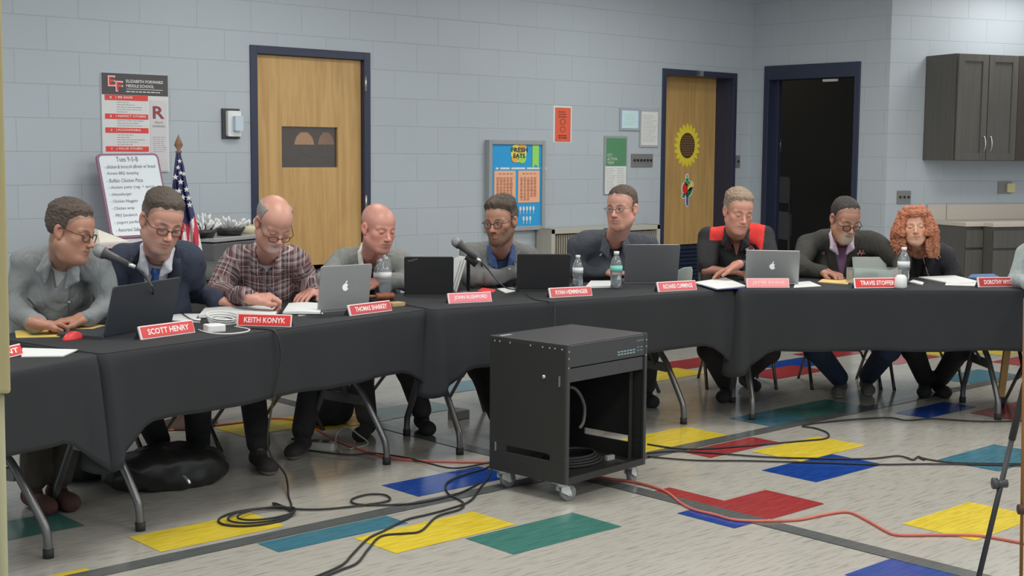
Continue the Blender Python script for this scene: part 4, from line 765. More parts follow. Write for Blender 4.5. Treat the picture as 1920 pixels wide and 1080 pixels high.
e, h, t_, d_ = mic('black microphone on a boom pointing at the man in the grey shirt', (187, 471), (240, 495), 5.62, None, None, None)
tag(e, 'black microphone pointing at the mouth of the man in the grey shirt', 'microphone')
b0 = onz(282, 572, ZT['T1']); s_ = MB(); g0 = t_ + d_ * .03; s_.tube(smooth_path([g0, at(262, 508, 5.62), at(276, 524, 5.65), at(288, 546, 5.7), (b0.x, b0.y, ZT['T1'])], 6), .0038); st = s_.build('gooseneck', M_micb, e)
s_ = MB(); s_.lathe([(.06, ZT['T2']), (.06, ZT['T2'] + .012), (.012, ZT['T2'] + .02)], 20, Matrix.Translation((b0.x, b0.y, 0))); s_.build('base', M_micb, e)
e, h, t_, d_ = mic('black microphone on a desk stand left of the crossed-arms blazer', (856, 454), (893, 484), 6.85, None, None, None)
bs = onz(878, 552, ZT['T3']); s_ = MB(); top = at(884, 487, 6.88); s_.tube([(bs.x, bs.y, ZT['T3'] + .01), (bs.x, bs.y, top.z - .03), top], [.010, .010, .012]); s_.tube([top - d_ * .03, top + d_ * .035], .021, 12); s_.build('stand', M_black, e)
s_ = MB(); s_.lathe([(.065, ZT['T3']), (.065, ZT['T3'] + .012), (.014, ZT['T3'] + .022)], 22, Matrix.Translation((bs.x, bs.y, 0))); s_.build('base', M_black, e)
s_ = MB(); g0 = t_ + d_ * .03
drp = [onz(975, 545, ZT['T3'] + .006), onz(1000, 560, ZT['T3'] + .006)]; pe_ = drp[-1]
nf = TB['T3'][3]; edge = TB['T3'][0] + TB['T3'][2] * ((pe_ - TB['T3'][0]).dot(TB['T3'][2])) - nf * .02; edge.z = ZT['T3'] + .004
lowp = edge - nf * .02; lowp.z = .40
rest = [(lowp.x, lowp.y, .2), (lowp.x + .02, lowp.y - .06, .03), onz(1040, 860, .006), onz(960, 880, .006)]
s_.tube(smooth_path([g0, at(915, 505, 6.9), at(930, 524, 6.92), at(950, 540, 6.95)] + drp + [edge, (edge.x + .005, edge.y - .02, edge.z - .03), lowp] + rest, 6), .0035, 7); s_.build('cord', M_micb, e)
# leaning white papers between the black laptop and the microphone
s_ = MB(); c = onz(856, 548, ZT['T3']); MT = frame(c, Vector((.25, .97, 0)), Vector((.30, -.15, 1)))
for k in range(3): s_.box((.05 + k * .02, k * .006, .10), (.1, .0015, .2 - .02 * k), MT)
tag(s_.build('paper_pad', M_paper), 'white pages standing on edge behind the stand microphone', 'paper')
# grey rounded fan shaped holder
c = onz(1290, 530, ZT['T3']); s_ = MB(); MT = frame(c, Rv); s_.prism([(-.10, 0), (-.095, .035), (-.07, .07), (-.03, .09), (.02, .095), (.025, .07), (.02, 0)], .02, MT); tag(s_.build('letter_holder', pm('grey_green_plastic', (120, 128, 120)), bevel=.006), 'grey-green rounded plastic holder right of the large grey laptop', 'desk holder')
s_ = MB(); c = onz(1018, 520, ZT['T3']); s_.box((c.x, c.y + .0, c.z + .16), (.24, .17, .012), None); 
tag(s_.build('tablet', pm('pale_tablet', (150, 148, 142))), 'pale tablet edge held up behind the plain black laptop', 'tablet') if False else None
# clear container with papers
c = onz(1645, 534, ZT['T4']); e = empty('clear_container', (0, 0, 0)); tag(e, 'clear plastic container holding crumpled papers behind a red nameplate', 'container'); MT = frame(c, TB['T4'][2])
s_ = MB()
for (cx, cy, dx, dy) in ((0, .0, .28, .004), (0, .14, .28, .004), (-.14, .07, .004, .14), (.14, .07, .004, .14)): s_.box((cx, cy, .045), (dx, dy, .09), MT)
s_.box((0, .07, .002), (.28, .14, .004), MT); s_.build('walls', mat('clear_plastic', (.8, .85, .84), rough=.08, trans=.8), e)
s_ = MB(); r_ = random.Random(3)
for k in range(9): s_.box((r_.uniform(-.1, .1), r_.uniform(.02, .12), .02 + r_.random() * .05), (.09, .002, .05), MT @ Matrix.Rotation(r_.uniform(-.6, .6), 4, 'Y') if False else MT)
s_.build('papers', pm('pale_green_grey_paper', (160, 172, 162)), e)
c = onz(1632, 520, ZT['T4']); s_ = MB(); MT = frame(c + Vector((0, 0, .005)), TB['T4'][2], Vector((.0, .5, 1))); s_.rbox((0, -.002, .06), (.21, .004, .13), .004, MT, axis=1); tag(s_.build('notepad', pm('grey_green_card', (138, 146, 140))), 'grey-green card sheet held up before the dark jacket', 'card')
c = onz(1697, 540, ZT['T4']); s_ = MB(); s_.lathe([(.03, 0), (.035, .01), (.033, .06), (.02, .075), (.0001, .078)], 18, Matrix.Translation((c.x - .03, c.y + .01, c.z))); tag(s_.build('paper_cup', M_white), 'short white cup at the foot of the right water bottle', 'cup')
# ================================================================== RACK
rc = onz(1075, 944); rng = rc.xy.length - .03
A = at(1061, 647, rng); zt_r = A.z; base_z = at(1062, 910, rng).z
f1 = onz(1211, 624, zt_r); s1 = onz(922, 628, zt_r); xd = (f1 - A).normalized(); W_ = (f1 - A).length; yd = (s1 - A); Dp = yd.length
MR = frame((A.x, A.y, 0), xd); H0, H1 = base_z, zt_r
M_rk = mat('black_powder_coat', (.022, .022, .021), rough=.5); M_rk_top = mat('black_powder_top', (.034, .034, .036), rough=.42)
e = empty('equipment_rack', (0, 0, 0)); tag(e, 'open black equipment rack on casters in front of the tables', 'rack')
s_ = MB(); s_.box((W_ / 2, Dp / 2, H1 - .006), (W_, Dp, .012), MR); s_.build('top_panel', M_rk_top, e, bevel=.002)
for nm, x, lab in (('side_panel', .006, None), ('side_panel', W_ - .006, None)): 
    s_ = MB(); za, zb__ = H0 + .092, H0 + .122
    for y0, y1, q0_, q1_ in ((0, Dp, H0, za), (0, Dp, zb__, H1 - .012), (0, .085, za, zb__), (.345, Dp, za, zb__)): s_.box((x, (y0 + y1) / 2, (q0_ + q1_) / 2), (.012, y1 - y0, q1_ - q0_), MR)
    s_.build(nm, M_rk, e, bevel=.002)
s_ = MB(); s_.box((W_ / 2, Dp / 2, H0 + .012), (W_ - .024, Dp, .024), MR); s_.build('bottom_panel', M_rk, e)
s_ = MB(); s_.box((W_ / 2, Dp - .006, (H0 + H1) / 2), (W_ - .024, .012, H1 - H0 - .02), MR); s_.build('back_panel', M_rk, e)
fh = .018
for x in (fh / 2, W_ - fh / 2): s_ = MB(); s_.box((x, -.004, (H0 + H1) / 2), (fh, .012, H1 - H0), MR); s_.build('front_post', mat('rack_post', (.04, .04, .04), rough=.45), e, bevel=.001)
s_ = MB(); s_.box((W_ / 2, -.004, H0 + .015), (W_ - 2 * fh, .010, .03), MR); s_.build('front_sill', M_rk, e)
p_ = .0445; s_ = MB(); s_.box((W_ / 2, -.002, H1 - .052), (W_ - 2 * fh, .012, .095), MR); bp = s_.build('blank_panel', mat('rack_blank', (.04, .041, .043), rough=.45), e, bevel=.002)
s_ = MB(); text_mb(s_, 'NAVEPOINT', MR @ frame((W_ * .86, -.0085, H1 - .032), (1, 0, 0)), .055, .008)
for i in range(6):
    for j in range(2): s_.box((W_ * .63 + i * .022, -.0085, H1 - .066 - j * .012), (.016, .001, .006), MR)
for i in range(4): s_.box((W_ * .88 + .012 * (i % 2) * 2, -.0085, H1 - .058 - (i // 2) * .014), (.014, .001, .003), MR)
s_.build('sticker_print', pm('pale_teal_print', (120, 146, 150)), bp)
s_ = MB(); s_.box((W_ / 2, .004, H1 - .135), (W_ - 2 * fh, .012, .06), MR); s_.build('blank_panel', mat('rack_blank_two', (.045, .045, .047), rough=.45), e, bevel=.002)
for x in (.04, W_ - .04):
    s_ = MB(); s_.box((x, .05, (H0 + H1 - .17) / 2), (.022, .004, H1 - H0 - .19), MR); r__ = s_.build('mounting_rail', mat('rail', (.03, .03, .03), rough=.5), e)
    s_ = MB(); z = H0 + .05
    while z < H1 - .2: s_.box((x, .047, z), (.006, .002, .008), MR); z += .0148
    s_.build('rail_holes', pm('hole_shine', (140, 138, 128)) if x < .1 else M_rubber, r__)
s_ = MB(); s_.box((.0215, -.002, H0 + .215), (.005, .004, .07), MR); s_.box((.0215, -.002, H0 + .30), (.005, .004, .085), MR); s_.box((.0215, -.002, H0 + .395), (.005, .004, .085), MR); s_.build('steel_strip', pm('strip_grey', (150, 150, 148)), e)
s_ = MB(); s_.box((.001 - .004, .03, H1 - .16), (.006, .007, .045), MR); s_.box((-.002, Dp - .04, H0 + .11), (.004, .008, .04), MR); s_.tube([MR @ Vector((-.008, .12, H1 - .15)), MR @ Vector((.01, .12, H1 - .15))], .009); s_.build('lock', M_steel, e)
s_ = MB()
for y in (.02, .06, .09, .13, .2, .32, Dp - .06, Dp - .03): s_.tube([MR @ Vector((-.002, y, H1 - .022)), MR @ Vector((.001, y, H1 - .022))], .004, 8)
for z in (.03, .06, .1): s_.tube([MR @ Vector((.009, -.012, H1 - z)), MR @ Vector((.009, 0, H1 - z))], .004, 8); s_.tube([MR @ Vector((W_ - .009, -.012, H1 - z)), MR @ Vector((W_ - .009, 0, H1 - z))], .004, 8)
s_.build('screws', M_grey, e)
s_ = MB(); s_.box((.05, Dp - .05, H1 + .0005), (.07, .02, .001), MR); s_.build('label_sticker', M_grey, e)
M_whl = pm('grey_wheel', (104, 106, 106)); M_zinc = mat('zinc', (.62, .64, .62), rough=.4, metal=.3)
for (cx, cy, rz) in ((.045, .045, .5), (W_ - .045, .045, 1.0), (.045, Dp - .045, .6), (W_ - .045, Dp - .045, .4)):
    c = MR @ Vector((cx, cy, 0)); M_ = Matrix.Translation(c) @ Matrix.Rotation(rz - .7, 4, 'Z'); R_ = .036; s_ = MB(); s_.box((0, 0, H0 - .003), (.075, .06, .005), Matrix.Translation(c)); s_.tube([M_ @ Vector((0, 0, H0 - .005)), M_ @ Vector((0, 0, H0 - .02))], .022, 14)
    for sy in (-.019, .019): s_.add([M_ @ Vector(v) for v in ((-.02, sy, H0 - .018), (.02, sy, H0 - .018), (.036, sy, R_ - .008), (.022, sy, R_ - .012), (-.02, sy * 1, H0 - .04))] + [M_ @ Vector((v[0], sy * 1.12, v[2])) for v in ((-.02, 0, H0 - .018), (.02, 0, H0 - .018), (.036, 0, R_ - .008), (.022, 0, R_ - .012), (-.02, 0, H0 - .04))], [(0, 1, 2, 3, 4), (5, 9, 8, 7, 6), (0, 5, 6, 1), (1, 6, 7, 2), (2, 7, 8, 3), (3, 8, 9, 4), (4, 9, 5, 0)])
    ca_ = s_.build('caster', M_zinc, e); s_ = MB(); s_.tube([M_ @ Vector((.025, -.014, R_)), M_ @ Vector((.025, -.012, R_)), M_ @ Vector((.025, .012, R_)), M_ @ Vector((.025, .014, R_))], [R_ * .85, R_, R_, R_ * .85], 26); s_.build('wheel', M_whl, ca_)
    s_ = MB(); s_.tube([M_ @ Vector((.025, -.022, R_)), M_ @ Vector((.025, .022, R_))], .007, 10); s_.build('axle', M_zinc, ca_)
s_ = MB(); s_.tube(smooth_path([MR @ Vector(v) for v in ((.05, .25, H0 + .2), (.12, .22, H0 + .27), (.2, .2, H0 + .36), (.3, .2, H0 + .36), (.37, .2, H0 + .28), (.37, .2, H0 + .2), (.34, .2, H0 + .17))], 6), .008); tag(s_.build('patch_cable', pm('grey_cable', (84, 84, 84))), 'thick grey cable arching inside the open rack', 'cable')
s_ = MB()
for k in range(4): s_.tube([MR @ Vector((W_ * .5 + (.16 - .01 * k) * math.cos(t), .2 + (.12 - .01 * k) * math.sin(t), H0 + .032 + .01 * k)) for t in np.linspace(0, 2 * PI, 30)[:-1]], .006, 7, closed=True)
tag(s_.build('cable_coil', M_rubber), 'black cable coil lying on the bottom of the rack', 'cable'); s_ = MB(); s_.rbox(MR @ Vector((W_ * .78, .1, H0 + .034)), (.05, .02, .02), .004); tag(s_.build('cable_plug', M_grey), 'small grey plug on the rack floor', 'plug')
# ================================================================== FLOOR CABLES, BAGS
def cable(label, pts, r=.0045, m=None, z=.0065, n=6, cat='cable'): s_ = MB(); s_.tube(smooth_path([onz(p[0], p[1], z + (p[2] if len(p) > 2 else 0)) for p in pts], n), r, 7); return tag(s_.build('floor_cable', m or M_rubber), label, cat)
c0 = onz(548, 616, ZT['T2']); edge2 = TB['T2'][0] + TB['T2'][2] * ((onz(548, 625, ZT['T2']) - TB['T2'][0]).dot(TB['T2'][2])); nf = TB['T2'][3]
s_ = MB(); top = Vector((edge2.x, edge2.y, ZT['T2'] + .004)); q = [top + nf * .1 + Vector((-.02, 0, 0)), top + nf * .01, top - nf * .03 - Vector((0, 0, .02)), top - nf * .036 + Vector((.012, 0, -.1)), top - nf * .035 + Vector((-.0, 0, -.2)), top - nf * .03 + Vector((-.03, 0, -.32))]
fl_pts = [onz(535, 890, .05), onz(541, 930, .006), onz(545, 950, .006)]
cp = onz(480, 972); loops = []
for k in range(3):
    for t in np.linspace(0, 2 * PI, 14)[:-1]: loops.append(Vector((cp.x + (.16 - .015 * k) * math.cos(t + .6) + .02 * k, cp.y + (.12 - .02 * k) * math.sin(t + .6) - .01 * k, .007 + .006 * k)))
tail = [onz(x, y, .007) for x, y in ((545, 955), (520, 945), (512, 944), (530, 952), (600, 955), (690, 946), (730, 938), (722, 928), (690, 927), (660, 936), (668, 945), (720, 947), (790, 942), (860, 925), (900, 905))]
s_.tube(smooth_path(q + [Vector((q[-1].x - .02, q[-1].y, .25))] + fl_pts + loops + tail, 5), .0045, 7); tag(s_.build('microphone_cable', M_rubber), 'black cable hanging over the table edge and coiled on a yellow tile', 'cable')
cable('black cable snaking from the rack to the bottom edge of the photo', [(925, 860), (918, 890), (900, 915), (880, 940), (838, 955), (800, 965), (760, 975), (720, 995), (690, 1010), (660, 1040), (640, 1060), (590, 1082)])
cable('second black cable looping beside the one running to the bottom edge', [(930, 868), (905, 880), (870, 890), (838, 905), (840, 925), (868, 942), (862, 955), (820, 968), (790, 995), (760, 1000), (715, 1005), (690, 1030), (670, 1055), (640, 1068), (600, 1084)])
cable('black cable under the tables toward the blue tile', [(580, 845), (620, 850), (660, 853), (700, 850), (760, 858), (800, 868), (850, 878), (905, 870), (940, 862)], z=.012)
M_or = mat('orange_cord', (.52, .14, .10), rough=.5)
cable('orange extension cord crossing the floor from behind the rack to the right edge', [(690, 848), (730, 858), (790, 864), (860, 866), (930, 868), (1040, 880), (1130, 896), (1190, 904), (1245, 920), (1275, 942), (1300, 955), (1340, 965), (1380, 975), (1440, 977), (1500, 974), (1545, 965), (1590, 960), (1625, 975), (1660, 995), (1685, 1003), (1750, 1003), (1830, 1004), (1885, 1012), (1990, 1032)], r=.0062, m=M_or)
cable('red cord on the floor behind the table legs at left', [(240, 812), (300, 808), (380, 800), (470, 790), (500, 785), (560, 790), (640, 830), (690, 847)], r=.006, m=M_or, z=.006)
cable('black cable from the rack curling over the yellow tile', [(1214, 833), (1290, 842), (1400, 836), (1500, 827), (1548, 822), (1552, 812), (1530, 803), (1505, 798), (1560, 790), (1660, 783), (1700, 788), (1750, 785), (1840, 790), (1960, 788)])
cable('upper of the two long black cables running to the right edge', [(1214, 850), (1260, 846), (1330, 849), (1440, 857), (1560, 860), (1630, 860), (1680, 855), (1700, 858), (1712, 862), (1722, 856), (1733, 862), (1724, 857), (1745, 862), (1800, 868), (1960, 870)])
cable('lower of the two long black cables running to the right edge', [(1214, 856), (1300, 863), (1400, 864), (1480, 866), (1560, 868), (1650, 871), (1760, 870), (1960, 874)])
cable('short pale cord looped near the black shoes under the middle table', [(655, 842, 0), (690, 832, 0), (672, 815, .05), (650, 800, .1), (632, 812, .1), (630, 835, .02), (640, 848, 0)], r=.004, m=pm('pale_cord', (150, 146, 138)))
c = onz(585, 848); e = empty('power_strip', (0, 0, 0)); tag(e, 'pale power strip with plugs on the floor under the table', 'power strip'); a, b = onz(540, 838), onz(628, 845); MT = frame(a, b - a); s_ = MB(); L = (b - a).length; s_.rbox((L / 2, 0, .02), (L, .055, .04), .01, MT); s_.build('housing', pm('pale_strip', (170, 168, 160)), e, bevel=.003)
for i in range(4): s_ = MB(); s_.box((L * (.15 + .22 * i), -.0, .043), (.03, .025, .012), MT); s_.build('socket', M_dark, e)
s_ = MB(); c = onz(860, 785); s_.rbox((c.x, c.y, .025), (.12, .06, .05), .008); tag(s_.build('power_adapter', pm('grey_adapter', (136, 130, 126)), bevel=.004), 'grey power adapter box on the floor left of the rack', 'adapter')
# ================================================================== FOREGROUND
e = empty('wooden_post', (0, 0, 0)); tag(e, 'blurred tan wooden board and thin post at the left edge', 'post')
r0 = 1.7; Pt = lambda x, y: at(x, y, r0)
s_ = MB()
q = [at(x_, y_, r0) for x_, y_ in ((-60, -60), (1, -60), (20, 738), (-60, 738))]; s_.add(q + [at(x_, y_, r0 + .02) for x_, y_ in ((-60, -60), (1, -60), (20, 738), (-60, 736))], [(0, 1, 2, 3), (7, 6, 5, 4), (0, 4, 5, 1), (1, 5, 6, 2), (2, 6, 7, 3), (3, 7, 4, 0)]); s_.build('board', pm('tan_wood', (150, 140, 100)), e, bevel=.004)
s_ = MB(); lo = Pt(-3, 1200); s_.tube([at(-3, 730, r0 + .01), (lo.x, lo.y, 0)], .0065, 10); s_.build('pole', pm('olive_pole', (120, 118, 90)), e)
# camera tripod at right
e = empty('camera_tripod', (0, 0, 0)); tag(e, 'slim black tripod standing at the right edge in front of the table', 'tripod')
f0 = onz(1828, 1112); hub = at(1992, 430, f0.xy.length + .25)
mid = at(1897, 765, f0.xy.length + .09); s_ = MB(); s_.tube([f0, f0.lerp(hub, .45)], .0095, 10); s_.tube([f0.lerp(hub, .42), hub], .0125, 10); l0 = s_.build('leg', M_black, e)
kp = f0.lerp(hub, .30); s_ = MB(); s_.tube([kp - Rv * .022, kp + Rv * .02], .015, 12); s_.tube([kp - Rv * .03, kp - Rv * .015], .020, 10); s_.build('leg_clamp', M_micb, l0)
for ddx, ddy in ((.55, .35), (.5, -.45)):
    g0 = hub + Rv * ddx + Fh * ddy; g0.z = 0; s_ = MB(); s_.tube([g0, hub], .012, 10); s_.build('leg', M_black, e)
s_ = MB(); s_.tube([hub - Vector((0, 0, .25)), hub + Vector((0, 0, .25))], .016, 12); s_.lathe([(.04, -.04), (.045, 0), (.03, .05)], 14, Matrix.Translation(hub)); s_.build('centre_column', M_black, e)
c = onz(1914, 1120); s_ = MB(); e = empty('light_stand', (0, 0, 0)); tag(e, 'thin amber-brown stand leg with a knob at the right edge', 'stand'); tp = at(1922, 560, c.xy.length + .02); s_.tube([c, tp], .006, 8); s_.build('pole', pm('amber_brown', (110, 72, 30)), e)
k_ = at(1917, 955, c.xy.length); s_ = MB(); s_.tube([k_ - Rv * .014, k_ + Rv * .014], .018, 12); s_.build('knob', pm('brown_knob', (60, 40, 28)), e)
# tan easel leg beyond the right table
e = empty('wooden_easel', (0, 0, 0)); tag(e, 'tan wooden easel leg with black rubber foot beyond the right table', 'easel'); f0 = onz(1874, 762); tp = at(1955, 520, f0.xy.length - .12); s_ = MB(); s_.tube([f0, f0.lerp(tp, .08)], [.03, .024], 10); s_.build('rubber_foot', M_rubber, e)
s_ = MB(); d_ = (tp - f0).normalized(); s_.box((0, 0, (tp - f0).length / 2 + .02), (.04, .025, (tp - f0).length), frame(f0, Rv, d_)); s_.build('leg', pm('tan_easel', (170, 140, 88)), e, bevel=.003)
b0 = f0 + Vector((.45, -.1, 0)); s_ = MB(); s_.box((0, 0, .6), (.04, .025, 1.2), frame(b0, Rv, (tp - b0).normalized())); s_.build('leg', pm('tan_easel2', (150, 120, 74)), e, bevel=.003)
# ================================================================== PEOPLE
f32 = np.float32
from mathutils.bvhtree import BVHTree
_bv = {}
class Field:
    def __init__(s, lo, hi, h):
        s.lo = np.array(lo, float); s.h = h; s.n = np.maximum(np.ceil((np.array(hi) - s.lo) / h).astype(int) + 1, 4); s.d = np.full(s.n, .08, f32)
        s.ax = [(s.lo[i] + h * np.arange(s.n[i])).astype(f32) for i in range(3)]
    def sub(s, lo, hi):
        i0 = np.clip(np.floor((np.array(lo) - s.lo) / s.h).astype(int), 0, s.n); i1 = np.clip(np.ceil((np.array(hi) - s.lo) / s.h).astype(int) + 1, 0, s.n)
        if np.any(i1 <= i0): return None
        sl = tuple(slice(a, b) for a, b in zip(i0, i1)); X, Y, Z_ = np.meshgrid(*[s.ax[i][sl[i]] for i in range(3)], indexing='ij', sparse=True); return sl, X, Y, Z_
    def op(s, fn, lo, hi, k=.01, mode='u'):
        m = k + .012; r = s.sub(np.array(lo) - m, np.array(hi) + m)
        if r is None: return
        sl, X, Y, Z_ = r; b = fn(X, Y, Z_).astype(f32); a = s.d[sl]
        if mode == 'u': h = np.clip(.5 + .5 * (b - a) / k, 0, 1); s.d[sl] = b * (1 - h) + a * h - k * h * (1 - h)
        else: b = -b; h = np.clip(.5 - .5 * (b - a) / k, 0, 1); s.d[sl] = b * (1 - h) + a * h + k * h * (1 - h)
    def ell(s, c, r, R=None, k=.01, mode='u'):
        c = np.array(c, float); r = np.array(r, float); m = max(r) if R is not None else r
        def fn(X, Y, Z_):
            x, y, z = X - c[0], Y - c[1], Z_ - c[2]
            if R is not None: x, y, z = [R[i][0] * x + R[i][1] * y + R[i][2] * z for i in range(3)]
            k0 = np.sqrt((x / r[0]) ** 2 + (y / r[1]) ** 2 + (z / r[2]) ** 2); k1 = np.sqrt((x / r[0] ** 2) ** 2 + (y / r[1] ** 2) ** 2 + (z / r[2] ** 2) ** 2) + 1e-6
            return k0 * (k0 - 1) / k1
        s.op(fn, c - m, c + m, k, mode)
    def cap(s, a, b, ra, rb=None, k=.01, mode='u'):
        rb = ra if rb is None else rb; a = np.array(a, float); b = np.array(b, float); ab = b - a; L = float(ab @ ab) + 1e-9
        def fn(X, Y, Z_):
            x, y, z = X - a[0], Y - a[1], Z_ - a[2]; t = np.clip((x * ab[0] + y * ab[1] + z * ab[2]) / L, 0, 1)
            return np.sqrt((x - ab[0] * t) ** 2 + (y - ab[1] * t) ** 2 + (z - ab[2] * t) ** 2) - (ra + (rb - ra) * t)
        m = max(ra, rb); s.op(fn, np.minimum(a, b) - m, np.maximum(a, b) + m, k, mode)
    def mesh(s):
        d = s.d; ins = d < 0; n = np.array(d.shape); cn = n - 1; ids = []; pos = []; quads = []
        for ax in range(3):
            sl0 = [slice(None)] * 3; sl1 = [slice(None)] * 3; sl0[ax] = slice(0, -1); sl1[ax] = slice(1, None)
            A, B = ins[tuple(sl0)], ins[tuple(sl1)]; I = np.argwhere(A != B)
            if len(I) == 0: continue
            J = I.copy(); J[:, ax] += 1; da = d[I[:, 0], I[:, 1], I[:, 2]]; db = d[J[:, 0], J[:, 1], J[:, 2]]; t = da / (da - db)
            P_ = I.astype(float); P_[:, ax] += t; o1, o2 = [(1, 2), (2, 0), (0, 1)][ax]; q = []; ok = np.ones(len(I), bool)
            for (u, v) in ((0, 0), (1, 0), (1, 1), (0, 1)):
                c = I.copy(); c[:, o1] -= u; c[:, o2] -= v; g = np.all((c >= 0) & (c < cn), axis=1); ok &= g; cc = np.clip(c, 0, cn - 1)
                idc = (cc[:, 0] * cn[1] + cc[:, 1]) * cn[2] + cc[:, 2]; ids.append(idc[g]); pos.append(P_[g]); q.append(idc)
            q = np.stack(q, 1)[ok]; fl_ = (A[I[:, 0], I[:, 1], I[:, 2]])[ok]; q[~fl_] = q[~fl_][:, ::-1]; quads.append(q)
        ids = np.concatenate(ids); pos = np.concatenate(pos); quads = np.concatenate(quads); U, inv = np.unique(ids, return_inverse=True); cnt = np.bincount(inv)
        V = np.stack([np.bincount(inv, pos[:, i]) / cnt for i in range(3)], 1); return V * s.h + s.lo, np.searchsorted(U, quads)
def relax(V, Q, n=1, w=.5):
    E_ = np.concatenate([Q[:, [0, 1]], Q[:, [1, 2]], Q[:, [2, 3]], Q[:, [3, 0]]]); E_ = np.concatenate([E_, E_[:, ::-1]]); cnt = np.bincount(E_[:, 0], minlength=len(V))[:, None] + 1e-9
    for _ in range(n): A = np.stack([np.bincount(E_[:, 0], V[E_[:, 1], i], minlength=len(V)) for i in range(3)], 1) / cnt; V = V * (1 - w) + A * w
    return V
def npmesh(name, parts, m, parent, extra=None):
    """parts: list of (V, Q, colours) -> one mesh object with a Col attribute"""
    V = np.concatenate([p[0] for p in parts]); off = 0; F_ = []; Cc = np.concatenate([np.broadcast_to(np.array(p[2], float), (len(p[0]), 3)) for p in parts])
    for p in parts: F_.append(p[1] + off); off += len(p[0])
    F_ = np.concatenate(F_); me = bpy.data.meshes.new(name); me.vertices.add(len(V)); me.vertices.foreach_set('co', V.astype(f32).ravel()); me.loops.add(F_.size); me.loops.foreach_set('vertex_index', F_.astype(np.int32).ravel())
    me.polygons.add(len(F_)); me.polygons.foreach_set('loop_start', np.arange(0, F_.size, 4, dtype=np.int32)); me.polygons.foreach_set('loop_total', np.full(len(F_), 4, np.int32)); me.update(calc_edges=True)
    me.polygons.foreach_set('use_smooth', np.ones(len(F_), bool)); ca_ = me.color_attributes.new('Col', 'FLOAT_COLOR', 'POINT'); ca_.data.foreach_set('color', np.concatenate([Cc, np.ones((len(V), 1))], 1).astype(f32).ravel())
    if extra is not None: at_ = me.attributes.new('Pl', 'FLOAT_VECTOR', 'POINT'); at_.data.foreach_set('vector', extra.astype(f32).ravel())
    me.validate(); return new(name, me, parent, m)
def sst(a, b, x): t = np.clip((x - a) / (b - a), 0, 1); return t * t * (3 - 2 * t)
def nz(P_, s=1., ph=0.):
    x, y, z = P_[..., 0] * s, P_[..., 1] * s, P_[..., 2] * s
    return (np.sin(x * 1.7 + 1.3 * np.sin(y * 1.1 + ph) + ph) + np.sin(y * 2.1 + 1.2 * np.sin(z * 1.3 + ph)) + np.sin(z * 1.9 + 1.4 * np.sin(x * 1.2 - ph))) / 3
M_skin = attr_mat('skin', rough=.40, bump=.05, bscale=500, sub=.06); M_hairm = attr_mat('hair', rough=.65, bump=.5, bscale=260); M_fab = attr_mat('fabric', rough=.85, bump=.15, bscale=700, wr=.45)
def L3(rgb, k=1.02): return np.array(lin(*rgb)) * k
SK = dict(light=(196, 148, 128), mid=(184, 136, 114), tan=(172, 126, 104), pink=(194, 144, 126))
